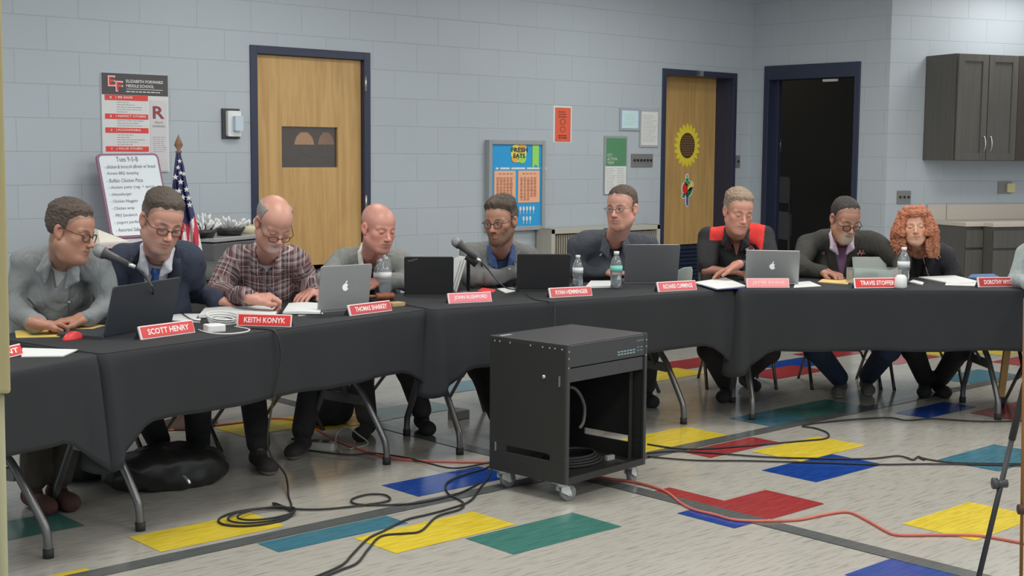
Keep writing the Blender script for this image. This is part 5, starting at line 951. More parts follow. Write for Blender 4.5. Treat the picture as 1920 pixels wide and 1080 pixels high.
def head_mesh(S):
    """head in its own frame: x lateral, y front, z up"""
    F_ = Field((-.115, -.135, -.20), (.115, .15, .15), .0029); w = S.get('hw', 1.); jw = S.get('jaw', 1.)
    F_.ell((0, -.018, .038), (.074 * w, .094, .080)); F_.ell((0, .03, .035), (.062 * w, .055, .056), k=.03); F_.ell((0, .035, -.03), (.056 * w, .056, .062), k=.03); F_.ell((0, .030, -.072), (.048 * jw, .050, .042), k=.03)
    for s in (-1, 1): F_.ell((s * .033 * jw, .034, -.056), (.028, .034, .036), k=.03)
    F_.ell((0, .076, -.100), (.019 * jw, .016, .017), k=.022)
    if S.get('double'): F_.ell((0, .03, -.105), (.05 * jw, .05, .03), k=.03)
    for s in (-1, 1):
        F_.cap((s * .054 * jw, -.004, -.056), (s * .022 * jw, .066, -.096), .015, k=.03); F_.ell((s * .045, .056, -.020), (.017, .017, .017), k=.025); F_.cap((s * .047, .066, .018), (s * .012, .083, .017), .0085, .008, k=.012)
    for s in (-1, 1): F_.ell((s * .031, .098, .002), (.019, .016, .0135), k=.012, mode='s')
    for s in (-1, 1): F_.ell((s * .031, .0735, .000), (.0145, .0135, .0125), k=.004); F_.cap((s * .043, .073, .006), (s * .020, .083, .006), .0035, k=.004)
    ns = S.get('nose', 1.)
    F_.cap((0, .082, .010), (0, .106 * (1 + .02 * (ns - 1)), -.027), .0065, .0098 * ns, k=.012); F_.ell((0, .1105, -.032), (.0105 * ns, .0105 * ns, .0095), k=.008)
    for s in (-1, 1): F_.ell((s * .0125 * ns, .1005, -.0355), (.0075, .009, .007), k=.006)
    F_.ell((0, .076, -.062), (.031, .021, .022), k=.015)
    for s in (-1, 1): F_.cap((s * .022, .0865, -.0605), (0, .0975, -.0575), .0034, .0046, k=.004); F_.cap((s * .019, .0860, -.0675), (0, .0950, -.0695), .0038, .0056, k=.004)
    for s in (-1, 1): F_.cap((s * .024, .0905, -.0640), (0, .1030, -.0635), .0015, .0018, k=.003, mode='s')
    a = .25; Re = [[1, 0, 0], [0, math.cos(a), math.sin(a)], [0, -math.sin(a), math.cos(a)]]
    for s in (-1, 1):
        b = s * .35; Re2 = np.array(Re) @ np.array([[math.cos(b), math.sin(b), 0], [-math.sin(b), math.cos(b), 0], [0, 0, 1]])
        F_.ell((s * (.077 * w), -.010, -.006), (.008, .019, .031), Re2, k=.006); F_.ell((s * (.087 * w), -.004, -.004), (.010, .010, .018), Re2, k=.004, mode='s'); F_.ell((s * (.074 * w), -.002, -.030), (.008, .008, .010), k=.006)
    bt = S.get('beardvol', 0)
    if bt: F_.ell((0, .066, -.096), (.040 * jw, .030, .028 + bt), k=.02); F_.ell((0, .045, -.085), (.05 * jw, .04, .03), k=.02)
    nb = S['_neck']; F_.cap((0, -.018, -.045), nb, .056 * S.get('nk', 1), .060 * S.get('nk', 1), k=.02); F_.cap((0, .028, -.095), nb + np.array([0, .02, 0]), .028, .04, k=.03)
    V, Q = F_.mesh(); V = relax(V, Q, 1, .4)
    # drop anything below the crop so the neck runs on into the torso
    x, y, z = V.T; skin = L3(S['skin']); Cc = np.tile(skin, (len(V), 1)); n1 = nz(V, 60, 1)[:, None]; Cc *= 1 + .03 * n1
    def mixc(mask, col, a=1.): nonlocal Cc; m = (np.clip(mask, 0, 1) * a)[:, None]; Cc = Cc * (1 - m) + np.array(col) * m
    fr = sst(.03, .06, y)
    mixc(np.exp(-(((np.abs(x) - .042) / .018) ** 2 + ((z + .03) / .02) ** 2)) * fr, skin * np.array([1.08, .84, .80]), .5); mixc(np.exp(-((x / .013) ** 2 + ((z + .030) / .013) ** 2)) * sst(.09, .1, y), skin * np.array([1.08, .82, .78]), .5)
    mixc(sst(.072, .08, np.abs(x)) * (z < .03) * (y < .03) * (y > -.035), skin * np.array([1.08, .84, .8]), .5)
    br = S.get('beard'); H = L3(S.get('haircol', (70, 58, 48)), 1.1)
    nzb = .75 + .35 * nz(V, 420, 2)
    if br:
        bc = L3(S['beardcol'], 1.15); lipm = np.exp(-((x / .021) ** 4 + ((z + .064) / .0065) ** 4)) * (y > .08)
        side = sst(-.030, -.046, z - .55 * np.clip(np.abs(x) - .028, 0, .05)); jaw_ = side * sst(-.03, .0, y)
        if br == 'full': m = np.maximum(jaw_ * (np.abs(x) > .0), sst(-.028, -.04, z) * sst(.0, .02, y) * sst(.048, .06, np.abs(x))); m = m * sst(-.135, -.115, z)
        elif br == 'goatee': m = np.exp(-((x / S.get('gw', .033)) ** 6)) * sst(-.040, -.048, z) * (y > .04) * sst(-.125, -.11, z); m = m * (1 - np.exp(-((x / .016) ** 4 + ((z + .078) / .004) ** 4)) * .0)
        else: m = jaw_ * .5
        m = m * sst(-.038, -.046, z) if br != 'full' else m * np.maximum(sst(-.040, -.048, z), sst(.045, .06, np.abs(x)) * sst(-.0, -.03, z))
        mixc(m * nzb * (1 - lipm), bc, S.get('bearda', .8))
    mixc(np.exp(-((x / .022) ** 4 + ((z + .0635) / .0085) ** 4)) * (y > .082), skin * np.array([.86, .58, .56]), .75); mixc(np.exp(-((x / .025) ** 6 + ((z + .0637) / .0016) ** 2)) * (y > .084), skin * .30, .8)
    mixc(np.exp(-(((np.abs(x) - .009) / .0032) ** 2 + ((z + .0415) / .002) ** 2)) * (y > .095), skin * .3, .55)
    mixc(np.exp(-(((np.abs(x) - .030) / .018) ** 4 + ((z - .0205 - .1 * (.03 - np.abs(np.abs(x) - .03))) / .0050) ** 4)) * (y > .06), L3(S.get('browcol', S.get('haircol', (70, 58, 48)))), S.get('browa', .8))
    ex = np.abs(x) - .031; eyem = (y > .078) * (np.abs(ex) < .0135)
    if S.get('eyes', 'down') == 'down':
        mixc(np.exp(-((ex / .013) ** 4 + ((z + .0045 - .25 * ex ** 2 / .013) / .0017) ** 2)) * (y > .075), skin * .12, .9)
        mixc(np.exp(-((ex / .014) ** 4 + ((z + .010) / .004) ** 2)) * (y > .07), skin * np.array([.8, .65, .62]), .35)
    else:
        op = np.exp(-((ex / .0125) ** 4 + (z / .0048) ** 4)) * (y > .078); mixc(op, (.42, .40, .38), .9); g = S.get('gaze', 0.) * .006
        mixc(np.exp(-(((x - np.sign(x) * .031 - g) / .0048) ** 4 + (z / .0052) ** 4)) * (y > .078), (.035, .028, .022), .95)
        mixc(np.exp(-((ex / .0135) ** 4 + ((z - .0055) / .0016) ** 2)) * (y > .075), skin * .15, .85)
    fa = S.get('fade') or ((S['haircol'], .6) if S.get('hair') and S['hair'][0] in ('short', 'quiff') else None)      # close-cropped hair painted where it is too short to stand out
    if fa: 
        hl = np.interp(y, [-.12, -.03, -.012, .02, .05, .085], [-.075, -.06, .0, .018, .06, .078]); mixc(sst(-.006, .008, z - hl) * (np.abs(x) < .0765 + .2 * np.clip(z, 0, 1)) * (.8 + .3 * nz(V, 300, 5)), L3(fa[0], 1.1), fa[1])
    return V, Q, Cc
def hair_mesh(S):
    hs = S['hair']; kind = hs[0]; tt, ts = hs[1], hs[2]; F_ = Field((-.13, -.16, -.12), (.13, .14, .19), .0032); w = S.get('hw', 1.)
    X, Y, Z_ = np.meshgrid(*F_.ax, indexing='ij', sparse=False)
    def E(c, r): k0 = np.sqrt(((X - c[0]) / r[0]) ** 2 + ((Y - c[1]) / r[1]) ** 2 + ((Z_ - c[2]) / r[2]) ** 2); k1 = np.sqrt(((X - c[0]) / r[0] ** 2) ** 2 + ((Y - c[1]) / r[1] ** 2) ** 2 + ((Z_ - c[2]) / r[2] ** 2) ** 2) + 1e-6; return k0 * (k0 - 1) / k1
    d = np.minimum(E((0, -.018, .038), (.074 * w, .094, .080)), E((0, .024, .040), (.066 * w, .060, .060)))
    t = ts + (tt - ts) * sst(.045, .10, Z_ + (.25 * Y if kind == 'quiff' else 0))
    hy = np.array([-.12, -.03, -.014, -.004, .012, .022, .045, .070, .10]); hz = {'short': [-.075, -.062, -.006, -.02, -.015, .035, .060, .078, .09], 'quiff': [-.075, -.062, -.006, -.02, -.015, .035, .058, .076, .088], 'receded': [-.075, -.062, -.006, -.015, -.0, .045, .075, .092, .11], 'fringe': [-.075, -.062, -.006, -.015, .0, .03, .2, .3, .3]}[kind]
    hl = np.interp(Y, hy, np.array(hz)) + .0 * X + ((.45 * np.clip(np.abs(X) - .030, 0, .03) - .004 * np.sin(X * 160) * (hs[3] > .002)) * sst(.03, .055, Y) if kind != 'fringe' else 0)
    edge = Z_ - hl; t = t * sst(-.004, .045, edge) + .0012; pj = np.stack([X, Y * .35, Z_], -1); pj = pj + .012 * np.stack([nz(pj, 60, 4), nz(pj, 50, 5), nz(pj, 55, 6)], -1); disp = hs[3] * (nz(pj, 210, 1.) * .55 + nz(pj, 520, 2.) * .45) * sst(.0, .03, edge)
    d = d - t - disp * .9; d = np.maximum(d, -edge * .85)
    if kind == 'fringe': d = np.maximum(d, (Z_ - .085 + .25 * np.clip(-Y, 0, 1)) * .9); d = np.maximum(d, (Y - .012))
    earcut = np.sqrt(((np.abs(X) - .078 * w) / 1.2) ** 2 + ((Y + .006)) ** 2 + ((Z_ + .006) / 1.5) ** 2) - .017; d = np.maximum(d, -earcut)
    F_.d = d.astype(f32); V, Q = F_.mesh(); V = relax(V, Q, 1, .3); c = L3(S['haircol'], 1.1); P2 = V * np.array([1, .3, .6]); P2 = P2 + .01 * nz(V, 60, 2)[:, None]; Cc = c * (1 + .30 * nz(P2, 320, 3) + .18 * nz(P2, 700, 1))[:, None]
    if 'greyside' in S: m = (sst(.06, .03, V[:, 2]) * sst(.04, .0, V[:, 1]) * S.get('gs', .7))[:, None]; Cc = Cc * (1 - m) + L3(S['greyside'], 1.1) * m
    if kind in ('quiff',): m = (sst(.1, .0, np.abs(V[:, 0]) * 1.) * sst(.09, .13, V[:, 2]) * .25 * (nz(P2, 200, 7) > 0))[:, None]; Cc = Cc * (1 - m) + L3((150, 134, 112)) * m
    return V, Q, Cc
def hand_mesh(curl=.35, spread=.0, thumb=.5, s=1.06, grip=0.):
    F_ = Field((-.05, -.065, -.09), (.20, .075, .05), .0029); F_.ell((.048, -.002, 0), (.050, .040, .0145)); F_.ell((.025, .022, -.006), (.032, .018, .014), k=.012); F_.cap((-.014, 0, 0), (.01, 0, 0), .024, .026, k=.02)
    for i, (t0, L_) in enumerate(((.029, .074), (.0105, .083), (-.009, .077), (-.027, .060))):
        p = np.array([.086 - abs(i - 1.2) * .004, t0, .002]); ang = .15 + grip * .5; yaw_ = spread * (1.3 - i) * .12
        for j, fr in enumerate((.45, .32, .25)):
            ang2 = ang; dd = np.array([math.cos(ang2) * math.cos(yaw_), math.cos(ang2) * math.sin(yaw_), -math.sin(ang2)]); q = p + dd * L_ * fr; r0 = .0098 - j * .0009; F_.cap(p, q, r0, r0 - .0009, k=.004); p = q; ang += curl * (1 + .12 * i) * (1.3 if j == 0 else 1)
    p = np.array([.022, .030, -.006]); th = thumb
    for L_, r0 in ((.040, .0125), (.030, .0105)): dd = np.array([math.cos(th), math.sin(th), -.25]); dd /= np.linalg.norm(dd); q = p + dd * L_; F_.cap(p, q, r0, r0 - .0015, k=.008); p = q; th -= .35
    V, Q = F_.mesh(); V = relax(V, Q, 1, .3); return V * s, Q
def n3(v): v = np.array(v, float); return v / (np.linalg.norm(v) + 1e-9)
def person(S):
    e = empty('person', (0, 0, 0)); A3 = lambda v: np.array(v, float); k_ = 1.0
    tag(e, S['label'], 'person')
    hp = A3(at(*S['head'])); c = n3([-hp[0], -hp[1], 0]); rg = np.array([-c[1], c[0], 0]); rg = rg if rg @ np.array(Rv) > 0 else -rg
    yw, pt, ro = [math.radians(v) for v in S['rot']]; F0 = c * math.cos(yw) + rg * math.sin(yw); z = np.array([0, 0, 1.]); L0 = np.cross(z, F0); Fw = F0 * math.cos(pt) - z * math.sin(pt); U0 = z * math.cos(pt) + F0 * math.sin(pt)
    Lt = L0 * math.cos(ro) - U0 * math.sin(ro); Uh = U0 * math.cos(ro) + L0 * math.sin(ro); RH = np.stack([Lt, Fw, Uh], 1); hs = S.get('hs', 1.08)
    SL, SR = A3(at(*S['SL'])), A3(at(*S['SR'])); mid = (SL + SR) / 2; hip = A3(at(*S['hip'])); up_ = n3(mid - hip); rt = n3(SR - SL); rt = n3(rt - up_ * (rt @ up_)); fw = np.cross(up_, rt); fw = fw if fw @ c > 0 else -fw
    nb = mid + up_ * .045 + fw * .0; nb = nb + (hp - nb) * np.array([.15, .15, 0]); S['_neck'] = RH.T @ (nb - hp) / hs
    V, Q, Cc = head_mesh(S); parts = [(V * hs @ RH.T + hp, Q, Cc)]
    jl = S['J']; E_L, W_L, E_R, W_R = [A3(at(*p)) if len(p) == 3 else A3(onz(p[0], p[1], p[3])) for p in jl]; sw = np.linalg.norm(SR - SL) / 2; bw = S.get('bw', 1.)
    T3 = np.stack([rt, fw, up_], 0); tl = np.linalg.norm(mid - hip)
    def torso(F_, g, arms=True, slv=(1., 1.)):
        F_.ell(hip + up_ * tl * .62, (sw * .96 + g - .01, .118 * bw + g, .19 + g), T3, k=.03); F_.ell(hip + up_ * tl * .30 + fw * .015, (.158 * bw + g, .135 * bw + g, .17 + g), T3, k=.05); F_.ell(hip + up_ * .02, (.17 * bw + g, .14 + g, .13 + g), T3, k=.05)
        F_.cap(SL + rt * .03 - up_ * .015, SR - rt * .03 - up_ * .015, .062 + g, k=.05)
        for s_, P_ in ((-1, SL), (1, SR)): F_.cap(nb - up_ * .005 - fw * .02, P_ - rt * s_ * .035 + up_ * .012, .046 + g, .052 + g, k=.04)
        if arms:
            for P_, E_, W_, sl_ in ((SL, E_L, W_L, slv[0]), (SR, E_R, W_R, slv[1])):
                F_.cap(P_, E_, .052 * bw + g, .042 + g, k=.03)
                if sl_ > 0: F_.cap(E_, E_ + (W_ - E_) * sl_, .041 + g, (.041 - .015 * sl_) + g * 1.1, k=.02)
    pts = np.array([SL, SR, E_L, E_R, W_L, W_R, hip, nb]); lo = pts.min(0) - .19; hi = pts.max(0) + .19; lo[2] = min(hip[2] - .16, lo[2])
    skin = L3(S['skin']); Fb = Field(lo, hi, .0062); torso(Fb, -.010 if S.get('cloth') else 0); Fb.cap(nb, nb + (hp - nb) * .25, .055, k=.02)
    Vb, Qb = Fb.mesh(); parts.append((relax(Vb, Qb, 2, .5), Qb, skin * (1 + .03 * nz(Vb, 50, 2))[:, None]))
    for W_, E_, hd in ((W_L, E_L, S['hands'][0]), (W_R, E_R, S['hands'][1])):
        D = n3(W_ - E_); 
        if hd.get('dir'): a_ = A3(onz(hd['dir'][0], hd['dir'][1], hd['dir'][2])); D = n3(a_ - W_)
        N = n3(hd.get('N', (0, 0, 1))); N = n3(N - D * (N @ D)); T_ = np.cross(N, D) * (1 if hd.get('flip') else -1); V, Q = hand_mesh(hd.get('curl', .35), hd.get('spread', .3), hd.get('thumb', .6), 1.08, hd.get('grip', 0.))
        if not hd.get('flip'): Q = Q[:, ::-1]
        parts.append((V @ np.stack([D, T_, N], 0) + W_, Q, skin * np.array([1.0, .93, .92]) * (1 + .04 * nz(V, 160, 2))[:, None]))
    # legs under the table
    leg = []
    for kp, ap, toe in S.get('legs', []): leg.append((A3(at(*kp)), A3(onz(ap[0], ap[1], .09)), A3(onz(toe[0], toe[1], .04))))
    if leg:
        pl = np.array([p for l in leg for p in l] + [hip]); Fl = Field(pl.min(0) - .14, pl.max(0) + .14, .011); sd = (-1, 1)
        for s_, (K_, An, To) in zip(sd, leg): Fl.cap(hip + rt * s_ * .08, K_, .07, .05, k=.02); Fl.cap(K_, An, .048, .034, k=.02)
        V, Q = Fl.mesh(); parts.append((V, Q, L3((44, 42, 42))))
    npmesh('body', parts, M_skin, e)
    if S.get('hair'): V, Q, Cc = hair_mesh(S); npmesh('hair', [(V * hs @ RH.T + hp, Q, Cc)], M_hairm, e)
    # clothing
    cloth = S['cloth']; g = cloth.get('g', .006); slv = cloth.get('sleeve', (.97, .97)); Fc = Field(lo - .01, hi + .01, .0060); torso(Fc, g, False)
    r = Fc.sub(Fc.lo, Fc.lo + Fc.h * Fc.n); sl_, X, Y, Z_ = r; PX = [X - nb[0], Y - nb[1], Z_ - nb[2]]; lx = sum(PX[i] * rt[i] for i in range(3)); ly = sum(PX[i] * fw[i] for i in range(3)); lz = sum(PX[i] * up_[i] for i in range(3))
    wob = S.get('fold', .004); ph = sum(map(ord, S['label'])) % 7
    fo = wob * 1.5 * (.7 * np.sin(lx * 48 - 30 * lz + 2.2 * np.sin(lz * 17 + ly * 12 + ph)) * sst(.3, .9, np.abs(np.sin(lz * 9 + lx * 5 + ph))) + np.sin(lx * 22 + 14 * lz + 1.5 * np.sin(lz * 23 + ph) + ph) * .6 + np.sin(lz * 38 + 12 * lx + 2 * np.sin(ly * 21 + ph)) * .5)
    Fc.d = (Fc.d + fo).astype(f32)
    vt = cloth.get('v')      # open front: (half width at the neck, depth)
    if vt: wv = vt[0] * np.clip(1 + (lz + .0) / vt[1], -.2, 1.15); lap = (np.abs(lx) < wv + .055) & (np.abs(lx) > wv - .02) & (ly > 0) & (lz > -vt[1] * 1.0); Fc.d = np.where(lap, Fc.d - .008 * sst(.058, .048, np.abs(lx) - wv), Fc.d); Fc.d = np.maximum(Fc.d, np.where(ly > -.0, (wv - np.abs(lx)) * .9, -.1)).astype(f32)
    nr = cloth.get('neck', .064); Fc.cap(nb - up_ * .01 + fw * .01, nb + (hp - nb) * .6 + fw * .02, nr, nr + .02, k=.004, mode='s')
    if not vt: 
        vv = cloth.get('notch', (.03, .09)); wv = vv[0] * np.clip(1 + (lz + .02) / vv[1], -.3, 1.3); Fc.d = np.maximum(Fc.d, np.where(ly > 0, (wv - np.abs(lx)) * .9, -.1)).astype(f32)
    Fa = Field(lo - .01, hi + .01, .0060)
    for P_, E_, W_, sl2 in ((SL, E_L, W_L, slv[0]), (SR, E_R, W_R, slv[1])):
        n_el = P_ + (E_ - P_) * (.86 if sl2 == 0 else 1.); Fa.cap(P_, n_el, .052 * bw + g, (.050 if sl2 == 0 else .042) + g, k=.03)
        if sl2 > 0: Fa.cap(E_, E_ + (W_ - E_) * sl2, .041 + g, .041 - .015 * sl2 + g * 1.1, k=.02)
    Fa.d = (Fa.d + fo).astype(f32); h_ = np.clip(.5 + .5 * (Fa.d - Fc.d) / .025, 0, 1); Fc.d = (Fa.d * (1 - h_) + Fc.d * h_ - .025 * h_ * (1 - h_)).astype(f32)
    V, Q = Fc.mesh(); V = relax(V, Q, 1, .4); P_ = (V - nb) @ T3.T; col = L3(cloth['col'], 1.15); Cc = np.tile(col, (len(V), 1)) * (1 + .04 * nz(V, 90, 3))[:, None]
    if 'paint' in cloth: Cc = cloth['paint'](P_, Cc, V)
    ext = None
    if cloth.get('plaid'):
        ext = P_ * np.array([1, 1, 1.]);
        for A_, B_, sg in ((SL, E_L, -1), (SR, E_R, 1), (E_L, W_L, -1), (E_R, W_R, 1)):
            ax = n3(B_ - A_); t = (V - A_) @ ax; Ln = np.linalg.norm(B_ - A_); rad = np.linalg.norm(V - A_ - t[:, None] * ax, axis=1); m = (t > .02) & (t < Ln + .03) & (rad < .085) & (np.abs(P_[:, 0]) > sw * .86); u1_ = np.cross(ax, z); u1_ = n3(u1_)
            ext[m] = np.stack([((V - A_) @ u1_)[m] * 1.2, P_[m, 1], t[m]], 1)
    mt = M_plaid if cloth.get('plaid') else M_fab
    jk = npmesh(cloth.get('name', 'shirt'), [(V, Q, Cc)], mt, e, ext)
    for inn in cloth.get('inner', []):
        Fi = Field(lo, hi, .0060); torso(Fi, inn.get('g', -.002), False); Fi.cap(nb - up_ * .0 + fw * .012, nb + (hp - nb) * .6 + fw * .02, .058, .07, k=.004, mode='s'); 
        if inn.get('notch'):
            r = Fi.sub(Fi.lo, Fi.lo + Fi.h * Fi.n); _, X, Y, Z_ = r; PX = [X - nb[0], Y - nb[1], Z_ - nb[2]]; lx2 = sum(PX[i] * rt[i] for i in range(3)); ly2 = sum(PX[i] * fw[i] for i in range(3)); lz2 = sum(PX[i] * up_[i] for i in range(3)); wv = inn['notch'][0] * np.clip(1 + (lz2) / inn['notch'][1], -.3, 1.3); Fi.d = np.maximum(Fi.d, np.where(ly2 > 0, (wv - np.abs(lx2)) * .9, -.1)).astype(f32)
        V, Q = Fi.mesh(); npmesh(inn['name'], [(relax(V, Q, 1, .4), Q, L3(inn['col'], 1.2))], M_fab, e)
    loc = lambda x, y, z_: nb + rt * x + fw * y + up_ * z_
    cl2 = cloth.get('collar')
    if cl2:   # (colour, spread, length)
        Fk = Field(nb - .2, nb + .2, .0045); sp, ln = cl2[1], cl2[2]; off = cl2[3] if len(cl2) > 3 else 0.
        for s_ in (-1, 1):
            a0 = loc(s_ * .052, -.045, .045); a1 = loc(s_ * .066, .008, .030); a2 = loc(s_ * .045, .075 + off, -.005); a3 = loc(s_ * sp, .098 + off, -ln); 
            Fk.cap(a0, a1, .009, .009, k=.006); Fk.cap(a1, a2, .010, .009, k=.006); Fk.cap(a2, a3, .009, .006, k=.006); a4 = loc(s_ * (sp + .035), .085 + off, -ln * .45 ); Fk.cap(a1, a4, .009, .007, k=.012); Fk.cap(a4, a3, .007, .005, k=.012); Fk.cap(a2, a4, .008, .007, k=.012); [Fk.cap(a2 * (1 - t_) + a3 * t_, a1 * (1 - t_) * .5 + a4 * (.5 + .5 * t_) if False else a4 * (1 - t_ * .6) + a3 * t_ * .6, .007, .006, k=.012) for t_ in (.2, .45, .7)]; Fk.cap((a1 + a2) / 2, a4, .009, .007, k=.012)
        Fk.cap(loc(-.052, -.045, .045), loc(.052, -.045, .045), .010, k=.006); V, Q = Fk.mesh(); npmesh('collar', [(V, Q, L3(cl2[0], 1.2))], M_plaid if cloth.get('plaid') else M_fab, e, ((V - nb) @ T3.T * 1.0 if cloth.get('plaid') else None))
    inn_o = [c for c in e.children if c.name.split('.')[0] in ('dress_shirt', 'shirt', 'top')]
    def drape(o, x, z_, off): 
        t = BVHTree.FromPolygons([v.co[:] for v in o.data.vertices], [tuple(p.vertices) for p in o.data.polygons]) if o.name not in _bv else _bv[o.name]; _bv[o.name] = t
        p0 = loc(x, .45, z_); h = t.ray_cast(Vector(p0), Vector(-fw)); return (h[0] + Vector(fw) * off) if h[0] is not None else Vector(loc(x, .12, z_))
    if cloth.get('tie'):
        o = inn_o[0]; V_ = []; rows = [(-.055, .014, .020), (-.075, .019, .024), (-.095, .012, .014), (-.12, .019, .010), (-.18, .026, .009), (-.25, .032, .009), (-.32, .036, .009)]
        for z_, w_, of in rows:
            for k in (-1, -.5, 0, .5, 1): V_.append(drape(o, k * w_, z_, of - .006 * abs(k)))
        s_ = MB(); s_.smooth = True; s_.add(V_, [(r_ * 5 + k, r_ * 5 + k + 1, r_ * 5 + k + 6, r_ * 5 + k + 5) for r_ in range(len(rows) - 1) for k in range(4)]); to = s_.build('tie', pm('tie_silk', cloth['tie'], rough=.5, noise=.25, nscale=180), e); sm = to.modifiers.new('t', 'SOLIDIFY'); sm.thickness = .004; sm.offset = 0
    if vt and cloth.get('lapel', 1):
        for s1_ in (-1, 1):
            V_ = []; n_ = 14
            for i in range(n_ + 1):
                u = i / n_; z_ = .012 - u * (vt[1] * .95); wv_ = vt[0] * max(0, min(1.1, 1 + z_ / vt[1])); lw = (.030 + .040 * min(1, u / .35)) if u < .35 else .070 * (1 - (u - .35) / .65) ** .8 + .002
                if .33 < u < .40: lw *= .80
                for k in (0, .5, 1): V_.append(drape(jk, s1_ * (wv_ + .004 + lw * k), z_, .0065))
            s_ = MB(); s_.smooth = True; s_.add(V_, [(r_ * 3 + k, r_ * 3 + k + 1, r_ * 3 + k + 4, r_ * 3 + k + 3) for r_ in range(n_) for k in range(2)]); lo_ = s_.build('lapel', mat('lapel_cloth', tuple(L3(cloth['col'], 1.08)), rough=.85), e); sm = lo_.modifiers.new('t', 'SOLIDIFY'); sm.thickness = .004; sm.offset = 0
    # cuffs
    if cloth.get('cuff'):
        s_ = MB()
        for W_, E_ in ((W_L, E_L), (W_R, E_R)): D = n3(W_ - E_); s_.tube([Vector(W_ - D * .035), Vector(W_ - D * .01), Vector(W_ + D * .008)], [.036, .035, .034], 16, cap=False)
        s_.build('cuffs', pm('cuff_cloth', cloth['cuff']), e)
    # trousers and shoes
    if leg:
        Ft = Field(pl.min(0) - .16, pl.max(0) + .16, .0085); lg = S.get('lw', 1.)
        Ft.ell(hip - up_ * .0, (.185, .16, .13), T3, k=.03)
        for s_, (K_, An, To) in zip((-1, 1), leg):
            Ft.cap(hip + rt * s_ * .085, K_, .088 * lg, .070 * lg, k=.03); Ft.cap(K_, An + (K_ - An) * .08, .068 * lg, .056 * lg, k=.03); d_ = n3((To - An) * np.array([1, 1, 0])); 
            Fs = Field(np.minimum(An, To) * np.array([1, 1, 0]) - .16, np.maximum(An, To) * np.array([1, 1, 0]) + np.array([.16, .16, .18]), .006)
            Fs.cap(An * np.array([1, 1, 0]) + np.array([0, 0, .052]) - d_ * .03, An * np.array([1, 1, 0]) + np.array([0, 0, .075]), .038, .036, k=.02); Fs.cap(An * np.array([1, 1, 0]) + np.array([0, 0, .040]) - d_ * .03, An * np.array([1, 1, 0]) + d_ * .16 + np.array([0, 0, .034]), .038, .036, k=.02); Fs.ell(An * np.array([1, 1, 0]) + d_ * .14 + np.array([0, 0, .036]), (.06, .045, .034), np.stack([d_, np.cross(z, d_), z], 0), k=.02)
            Fs.d = np.maximum(Fs.d, -(Fs.ax[2] - .002)[None, None, :]).astype(f32); V, Q = Fs.mesh(); Cs = np.tile(L3(S['shoes'], 1.1), (len(V), 1)); 
            if 'sole' in S: Cs = np.where((V[:, 2] < .02)[:, None], L3(S['sole'], 1.1), Cs)
            npmesh('shoe', [(relax(V, Q, 1, .3), Q, Cs)], M_fab, e)
        V, Q = Ft.mesh(); tc_ = L3(S['trousers'], 1.2); npmesh('trousers', [(relax(V, Q, 1, .5), Q, tc_ * (1 + .06 * nz(V, 60, 4))[:, None])], M_fab, e)
    hl = lambda x, y, z_: Vector(RH @ np.array([x, y, z_]) * hs + hp)
    gl = S.get('glasses')
    if gl:   # colour, half w, half h, slip down, tube radius
        colr, gw, gh, slip, tr = gl[:5]; gm = MB(); gy = .094 + slip * .5; gz = -.002 - slip
        for s_ in (-1, 1):
            ring = [hl(s_ * .031 + gw * math.copysign(abs(math.cos(t)) ** .75, math.cos(t)), gy - .006 * abs(math.cos(t)) * (1 if math.cos(t) * s_ > 0 else -.3), gz + gh * math.copysign(abs(math.sin(t)) ** .8, math.sin(t))) for t in np.linspace(0, 2 * PI, 22)[:-1]]; gm.tube(ring, tr, 6, closed=True)
            gm.tube([hl(s_ * (.031 + gw), gy - .006, gz + gh * .45), hl(s_ * .076, gy - .022, gz + gh * .5), hl(s_ * .082, .0, .012), hl(s_ * .080, -.018, .004)], tr, 6)
        gm.tube([hl(-.031 + gw * .85, gy, gz + gh * .35), hl(0, gy + .004, gz + gh * .5), hl(.031 - gw * .85, gy, gz + gh * .35)], tr, 6); go = gm.build('glasses', pm('spectacle_frame', colr, rough=.3), e)
    return dict(e=e, hp=hp, RH=RH, hs=hs, nb=nb, rt=rt, fw=fw, up=up_, jacket=jk, loc=loc, W=(W_L, W_R), E=(E_L, E_R), SL=SL, SR=SR, hl=hl)
